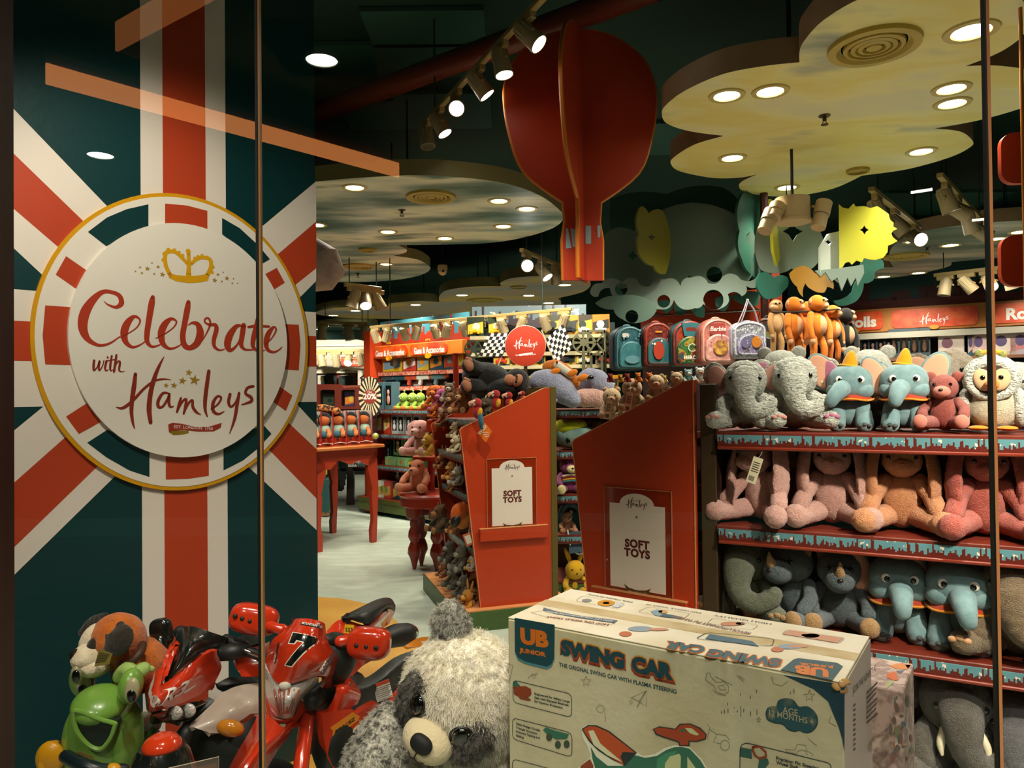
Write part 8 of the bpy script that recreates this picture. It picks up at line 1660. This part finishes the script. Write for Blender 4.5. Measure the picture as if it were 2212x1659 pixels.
u0, u1 = 0, SW.uv(818, 800)[0]; a1, a0 = SW.uv(745, 734)[1], SW.uv(745, 806)[1]
part('header', box(((u0 + u1) / 2, (a0 + a1) / 2, 0), (u1 - u0, a1 - a0, .06)).xf(SW.M()), mat('#c8c2ac', .5), sw, world=True); part('header_rail', cat(box(((u0 + u1) / 2, a1 - .1, .04), (u1 - u0, .03, .03)), box(((u0 + u1) / 2, a0 + .02, .04), (u1 - u0, .04, .04))).xf(SW.M()), mat('#e0d8bc', .4), sw, world=True)
part('back_panel', box(((u0 + u1) / 2, a0 / 2, -.1), (u1 - u0, a0, .03)).xf(SW.M()), mat('#2a2018', .6), sw, world=True)
wv = SW.uvs([(735, 770), (738, 766), (797, 766), (801, 772), (797, 780), (800, 790), (797, 800), (785, 798), (768, 803), (752, 798), (738, 801), (735, 792), (738, 782)])
part('sign_frame', slab(wv, .05, .09).xf(SW.M()), mat('#d8d0b8', .5), sw, world=True); sp4 = SW.uvs([(739, 771), (793, 771), (793, 793), (739, 793)]); part('sign_plate', slab(sp4, .09, .1).xf(SW.M()), M_SGN, sw, world=True)
part('lettering', text_fit('Sports & Leisure', SW.uv(751, 787), SW.uv(786, 787), .062, bold=.03).xf(SW.M(0, 0, .102)), M_STK, sw, world=True)
zs = SW.uv(750, 833)[1]; zs2 = SW.uv(750, 812)[1]
part('shelf', box(((u0 + u1) / 2, zs - .02, .1), (u1 - u0, .04, .4)).xf(SW.M()), mat('#8a3a1c', .5), sw, world=True)
for k, (x, c, lab) in enumerate(((694, '#c8d0cc', 'white box with a teal figure by the pillar on the sports wall'), (712, '#2c6a6c', 'teal box on the sports wall behind dark trays'), (728, '#b83c24', 'red box on the sports wall behind dark trays'), (744, '#c8bca8', 'cream box under the sports sign'), (760, '#c87a2c', 'orange box under the sports sign'), (776, '#3a3a50', 'violet box right of the sports sign'))): pbox(SW, SW.uv(x, 820)[0], zs, .13, .24, .08, c, lab, n=.0)
tb = pbox(SW, SW.uv(795, 830)[0], zs, .3, .26, .1, '#d8d0bc', 'cream telescope box at the red column of the gun unit', art=('#d8d0bc', '#d0c4ac'), n=.15); part('print', cat(poly([(-.12, .13), (-.02, .2), (-.0, .18), (-.1, .1)], .0012), poly([(-.07, .12), (-.1, .02), (-.095, .02), (-.06, .12)], .0012), poly([(-.065, .12), (-.04, .02), (-.035, .02), (-.055, .12)], .0012), poly(circ(.1, .17, .07, 16, .09), .0012)), mat('#14181a', .5), tb)
for k, (x, lab) in enumerate(((714, 'dark clear bottomed tray box on the sports shelf, left one'), (752, 'dark clear tray box on the sports shelf, right one'))): pbox(SW, SW.uv(x, 830)[0], zs - .0, .26, .17, .1, '#14201c', lab, art=('#1c2c26', '#0c1612'), n=.16)
RY_ = 7.35
rc0 = P(1019, 740, RY_); RP_ = Pl((rc0.x, RY_, 0), (cos(rad(6)), -sin(rad(6)), 0)); ru1 = RP_.uv(1330, 740)[0]; rz = [RP_.uv(1160, y)[1] for y in (726, 762, 790, 842)]
rk = thing('shelf_unit', 'pale racing themed wall shelves of yellow boxed cars behind the round red sign', 'shelf unit', RP_.M())
part('back_panel', box((ru1 / 2, 1.05, -.2), (ru1, 2.1, .03)), mat('#1c2c22', .6), rk)
for z in rz: part('shelf', box((ru1 / 2, z - .015, -.05), (ru1, .035, .32)), mat('#b8ac84', .5), rk); 
part('base', box((ru1 / 2, .5, -.05), (ru1, 1.0, .3)), mat('#3a2a1c', .6), rk)
for x in (1068, 1240, 1290): part('upright', box((RP_.uv(x, 800)[0], .95, .06), (.04, 1.5, .04)), mat('#8a8262', .5), rk)
strip('skyline_board', RP_.at(0, RP_.uv(1100, 708)[1], -.05), RP_.ex, RP_.n, ru1 * .8, .22, rk, skyline_mat('#6a7f86', '#3a2a30'))
BOXES = [(1030, 0, '#24301c', 'dark green boxed car at the left of the top racing shelf'), (1075, 0, '#2a3a1c', 'dark boxed car with yellow stripes, second on the top racing shelf'), (1195, 0, '#3a3a18', 'olive boxed car right of the round sign on the top racing shelf'), (1232, 0, '#c88a14', 'yellow boxed buggy on the top racing shelf'), (1262, 0, '#3a2c14', 'brown window box with a truck on the top racing shelf'), (1298, 0, '#b87a14', 'amber boxed truck at the right end of the top racing shelf'),
  (1085, 2, '#2c4a5c', 'blue and red boxed car left under the round sign'), (1120, 2, '#c8a01c', 'yellow boxed racing car directly under the round sign'), (1160, 2, '#d0a820', 'yellow boxed racing car right under the round sign'), (1225, 2, '#c89c1c', 'yellow boxed motorbike behind the orange seal'), (1262, 2, '#3a3a34', 'grey boxed car below the cut-out wheel'), (1305, 2, '#d8cca0', 'cream boxed car near the first backpack'), (1315, 3, '#c88a1c', 'amber boxed toy low behind the first backpack'), (1280, 3, '#2c2c24', 'dark boxed toy low below the frame cut-out'), (1160, 3, '#b8981c', 'yellow boxed toy low behind the gorilla')]
for x, s, c, lab in BOXES:
    w = .17; o = pbox(RP_, RP_.uv(x, 740)[0], rz[s], w, .13 if s else .19, .1, c, lab, 'car_box', art=('#d8b02c' if c < '#9' else '#2c2a20', R.choice(['#8a2c1c', '#1c2420', '#d8d0bc'])), n=.08)
    part('toy_car', cat(box((0, .045, .02), (.11, .022, .03), .006), box((-.005, .062, .02), (.05, .018, .026), .006), *[bar((dx, .034, .0), (dx, .034, .042), .014, 10) for dx in (-.035, .035)]), mat(R.choice(['#1c2426', '#b8341c', '#d8a81c', '#c8c8c0']), .3), o)
def wheelboard(px, py, rpx, Y, nsp, yaw, m, lab):
    r = rpx * Y / F; c = P(px, py, Y); outs = [circ(0, 0, r, 40)]
    for i in range(nsp):
        a0_, a1_ = 360 / nsp * i + 9, 360 / nsp * (i + 1) - 9; outs.append([(r * .86 * cos(rad(t)), r * .86 * sin(rad(t))) for t in (a0_, (a0_ + a1_) / 2, a1_)] + [(r * .34 * cos(rad((a0_ + a1_) / 2 + d)), r * .34 * sin(rad((a0_ + a1_) / 2 + d))) for d in (12, -12)])
    o = thing('wheel_cutout', lab, 'decoration', TV(c) @ RZ(yaw) @ RX(90)); part('wheel_board', holes(outs, -.012, .012), m, o); part('stem', box((0, -r - .88, -.0), (.03, 1.78, .02)), m, o)
M_WB = mat('#5c5a3e', .5)
wheelboard(1022, 754, 19, 6.9, 6, 0, mat('#24301f', .5), 'dark cut-out wheel board at the left of the racing display'); wheelboard(1260, 740, 24, 6.8, 8, 0, M_WB, 'olive cut-out wheel board right of the chequered flag'); wheelboard(1306, 739, 24, 7.1, 6, -62, mat('#2c2c1c', .5), 'dark cut-out wheel turned edgewise by the first backpack')
xf = thing('frame_cutout', 'olive crossed frame board between the two right hand wheel boards', 'decoration', TV(P(1288, 740, 7.0)) @ RX(90)); part('frame_board', cat(*[box((dx, dy, 0), (w, h, .02)) for dx, dy, w, h in ((-.08, 0, .015, .24), (.08, 0, .015, .24), (0, .11, .17, .02), (0, -.11, .17, .02))], box((0, 0, 0), (.26, .016, .02)).xf(RZ(52)), box((0, 0, 0), (.26, .016, .02)).xf(RZ(-52))), M_WB, xf); part('stand', cat(box((-.05, -.32, 0), (.02, .44, .02), 0, RZ(0)), box((.05, -.32, 0), (.02, .44, .02)), box((0, -.3, 0), (.3, .02, .02)).xf(T(0, -.02, 0) @ RZ(0))), M_WB, xf)
hs = thing('round_sign', 'round red shop sign with white brush lettering between two chequered flags', 'sign', TV(P(1135, 747, 6.5)) @ RX(90)); hr = 43.5 * 6.5 / F
part('disc', slab(circ(0, 0, hr, 56), -.012, .0), mat('#a8321a', .4), hs); part('rim', tube([(hr * cos(rad(t)), hr * sin(rad(t)), -.004) for t in range(0, 361, 10)], .004, 6, 1, False), mat('#d8b89a', .4), hs)
part('lettering', name_logo(hr * 1.2, .001, 1.1).xf(T(0, hr * .1, 0)), M_STK, hs, label='white brush lettered shop name'); part('lettering', text_fit('The Finest Toy Shop in the World', (-hr * .5, -hr * .5), (hr * .5, -hr * .46), .013, bold=.02).xf(T(0, 0, .001)), M_STK, hs); part('ribbon', slab([(-.06, -.075), (.02, -.062), (.065, -.058), (.06, -.072), (.0, -.078), (-.05, -.09)], 0, .0015), M_STK, hs); part('star_print', name_stars(hr * 1.2, .0012).xf(T(0, hr * .1, 0)), mat('#c8642c', .4), hs); part('stem', box((0, -hr - .2, -.02), (.03, .42, .02)), mat('#3a2a1c', .5), hs)
def flag(px, py, Y, lab, sgn, W_, H_):
    o = thing('chequered_flag', lab, 'flag', TV(P(px, py, Y)) @ RX(90) @ RZ(22 * sgn)); n_ = 7; ws, bs = G(), G()
    for i in range(n_):
        for j in range(n_):
            x, y = -W_ / 2 + W_ * i / n_, -H_ / 2 + H_ * j / n_; f = lambda a, b: (a, b + .03 * sin(a * 14), .012 * sin(a * 22 + b * 6))
            g = G(); g.v = [f(x, y), f(x + W_ / n_, y), f(x + W_ / n_, y + H_ / n_), f(x, y + H_ / n_)]; g.f = [(0, 1, 2, 3)]; (ws if (i + j) % 2 else bs).add(g.done())
    part('cloth', ws.mi(0).add(bs, None, 1), [M_STK, mat('#0c0c0a', .6)], o); part('flag_pole', bar((W_ / 2 * -sgn, H_ * .75, -.005), (W_ / 2 * -sgn, -H_ * 7.4, -.005), .006, 8), mat('#b8a888', .4), o)
flag(1069, 745, 6.6, 'chequered flag waving left of the round red sign', -1, .19, .22); flag(1208, 742, 6.6, 'chequered flag waving right of the round red sign', 1, .2, .23)
ra, rb_ = P(1700, 680, 11.0), P(2200, 680, 9.5); RW = Pl((ra.x, ra.y, 0), (rb_.x - ra.x, rb_.y - ra.y, 0)); RWL = (rb_ - ra).length + 1.6
rw = thing('shelf_unit', 'long wall unit with orange header signs for dolls and role play at the back right', 'shelf unit', RW.M()); e_ = lambda x, y: RW.uv(x, y)
h1, h0 = e_(2020, 660)[1], e_(2020, 712)[1]
part('back_panel', box((RWL / 2, h0 / 2, -.25), (RWL, h0, .03)), mat('#241c18', .6), rw); part('header', box((RWL / 2, (h0 + h1) / 2, 0), (RWL, h1 - h0, .1), .006), mat('#a8661c', .45), rw, label='amber header board')
part('mural_board', box((RWL / 2, h1 + .45, -.1), (RWL, .9, .03)), mat('#123c3c', .6), rw, label='dark teal mural'); sk = G(); x = .1
while x < RWL - .3:
    w_ = .08 + R.random() * .22; hh = .1 + R.random() ** 2 * .42; kd = R.random()
    if kd < .55: sk.add(poly([(x, 0), (x + w_, 0), (x + w_, hh * .7), (x, hh * .7)], 0))
    elif kd < .8: sk.add(poly([(x, 0), (x + w_ * .6, 0), (x + w_ * .6, hh), (x + w_ * .3, hh + .14), (x, hh)], 0))
    else: sk.add(poly([(x + .16 + .16 * cos(rad(t)), .16 + .16 * sin(rad(t))) for t in range(0, 360, 20)], 0)); x += .2
    x += w_ * .8
part('mural_print', sk.xf(T(0, h1, -.082)), mat('#4a1812', .6), rw, label='dark red skyline silhouettes'); part('mural_band', box((RWL / 2, h1 + .06, -.07), (RWL, .12, .02)), mat('#5c1c12', .6), rw)
for a, b, t in ((1790, 1908, 'Dolls'), (1927, 2113, None), (2130, 2330, 'Role Play')):
    u0, u1 = e_(a, 690)[0], e_(b, 690)[0]; vc = (h0 + h1) / 2; o = part('sign_plate', slab(rrect((u0 + u1) / 2, vc, u1 - u0, (h1 - h0) * .78, .07), .05, .065), M_SGN, rw)
    if t: part('lettering', text(t, .2, bold=.04).xf(T((u0 + u1) / 2 + (.06 if t == 'Dolls' else .1), vc - .02, .067)), M_STK, o, label='white word ' + t)
    else: part('lettering', name_logo(.34, .067, 1.2).xf(T((u0 + u1) / 2, vc - .02, 0)), M_STK, o, label='white brush lettered shop name'); 
    part('badge', slab(circ((u0 + u1) / 2, vc - (h1 - h0) * .4, .06, 18, .03), .06, .07), mat('#b8861c', .4), o)
part('light_shelf', box((RWL / 2, h0 - .06, .05), (RWL, .08, .25)), mat('#a8a290', .5), rw)
zq = e_(2020, 772)[1]; part('shelf', box((RWL / 2, zq - .02, 0), (RWL, .04, .4)), mat('#8a5a40', .5), rw); part('lower_shelves', box((RWL / 2, zq / 2 - .1, 0), (RWL, zq - .3, .36)), mat('#2c201a', .6), rw)
k = 0
for x in list(range(1836, 1925, 17)) + list(range(1932, 2010, 22)):
    k += 1; dark = x > 1928; pbox(RW, e_(x, 760)[0], zq, .11 if not dark else .14, .3 if not dark else .4, .1, '#26363c' if not dark else '#3a4a50', ('slim dark doll box on the back shelf, place %s from the black monkey' if not dark else 'taller grey doll box, place %s beyond the slim boxes') % ('one two three four five six one two three four'.split()[k - 1]), 'doll_box', win='#a87a6c' if not dark else '#6a4a34', n=.08)
for x, c, w_, lab in ((2055, '#c8bcb4', .3, 'pale box behind the big grey elephant ears'), (2100, '#2c5058', .1, 'slim teal box with a doll face near the glass seam'), (2120, '#c89a90', .22, 'pink rounded box beside the glass seam'), (2166, '#d0bcae', .3, 'cream playset box right of the glass seam'), (2206, '#b8a8b0', .26, 'lilac and black box at the right edge of the window')): pbox(RW, e_(x, 760)[0], zq, w_, .36, .12, c, lab, 'playset_box', art=(R.choice(['#c8a8a0', '#d8c8b8', '#c87a7a']), R.choice(['#8a5a6a', '#d8a060', '#5a4a70'])), n=.08)
for a in (((-1.2, 8.15, 2.6), (-1.1, 8.7, 1.4), 60, 80), ((-.6, 7.55, 2.6), (-.6, 8.1, 1.3), 55, 80), ((-1.9, 7.3, 2.6), (-1.5, 8.9, .6), 60, 70), ((.2, 5.6, 2.75), (.2, 7.5, 1.7), 70, 55), ((.9, 6.3, 2.75), (.9, 7.5, 1.6), 55, 65),
          ((-3.2, 11.3, 2.7), (-3, 13, 1.9), 110, 70), ((4.4, 8.7, 2.85), (5.4, 9.8, 1.7), 60, 60), ((6.1, 8.2, 2.85), (6.6, 9.3, 1.8), 60, 60), ((1.9, 3.9, 2.8), (2.1, 4.4, 1.8), 60, 50), ((1.75, 4.15, 2.2), (2.35, 4.9, 2.05), 9, 60),
          ((1.2, 4.2, 2.75), (1.3, 5.2, 1.6), 40, 60), ((0.0, 3.3, 3.1), (.0, 4.5, .9), 60, 50), ((-1.4, 5.2, 2.8), (-1.35, 6.8, 1.0), 70, 60)): spot(a[0], a[1], a[2], a[3], .7, .05, (1, .93, .8))
cd = bpy.data.cameras.new('camera'); co = bpy.data.objects.new('camera', cd); COL.objects.link(co)
cd.sensor_fit = 'HORIZONTAL'; cd.sensor_width = 36.0; cd.lens = 36.0 * F / 2212; cd.clip_start = .02; cd.clip_end = 100
m = Matrix((RT, UP, -FW)).transposed().to_4x4(); m.translation = CAM; co.matrix_world = m
S.camera = co
for o in S.objects:
    if '_m' in o: del o['_m']
vs = S.view_settings; S.display_settings.display_device = 'sRGB'
vs.view_transform = 'Standard'; vs.look = 'None'; vs.gamma = 1.0; vs.exposure = EXPOSURE; vs.use_curve_mapping = False
c = S.cycles; c.max_bounces = 5; c.diffuse_bounces = 2; c.glossy_bounces = 2; c.transmission_bounces = 4; c.transparent_max_bounces = 12
c.caustics_reflective = False; c.caustics_refractive = False; c.sample_clamp_indirect = 4; c.use_denoising = True; c.use_adaptive_sampling = True; c.adaptive_threshold = .05
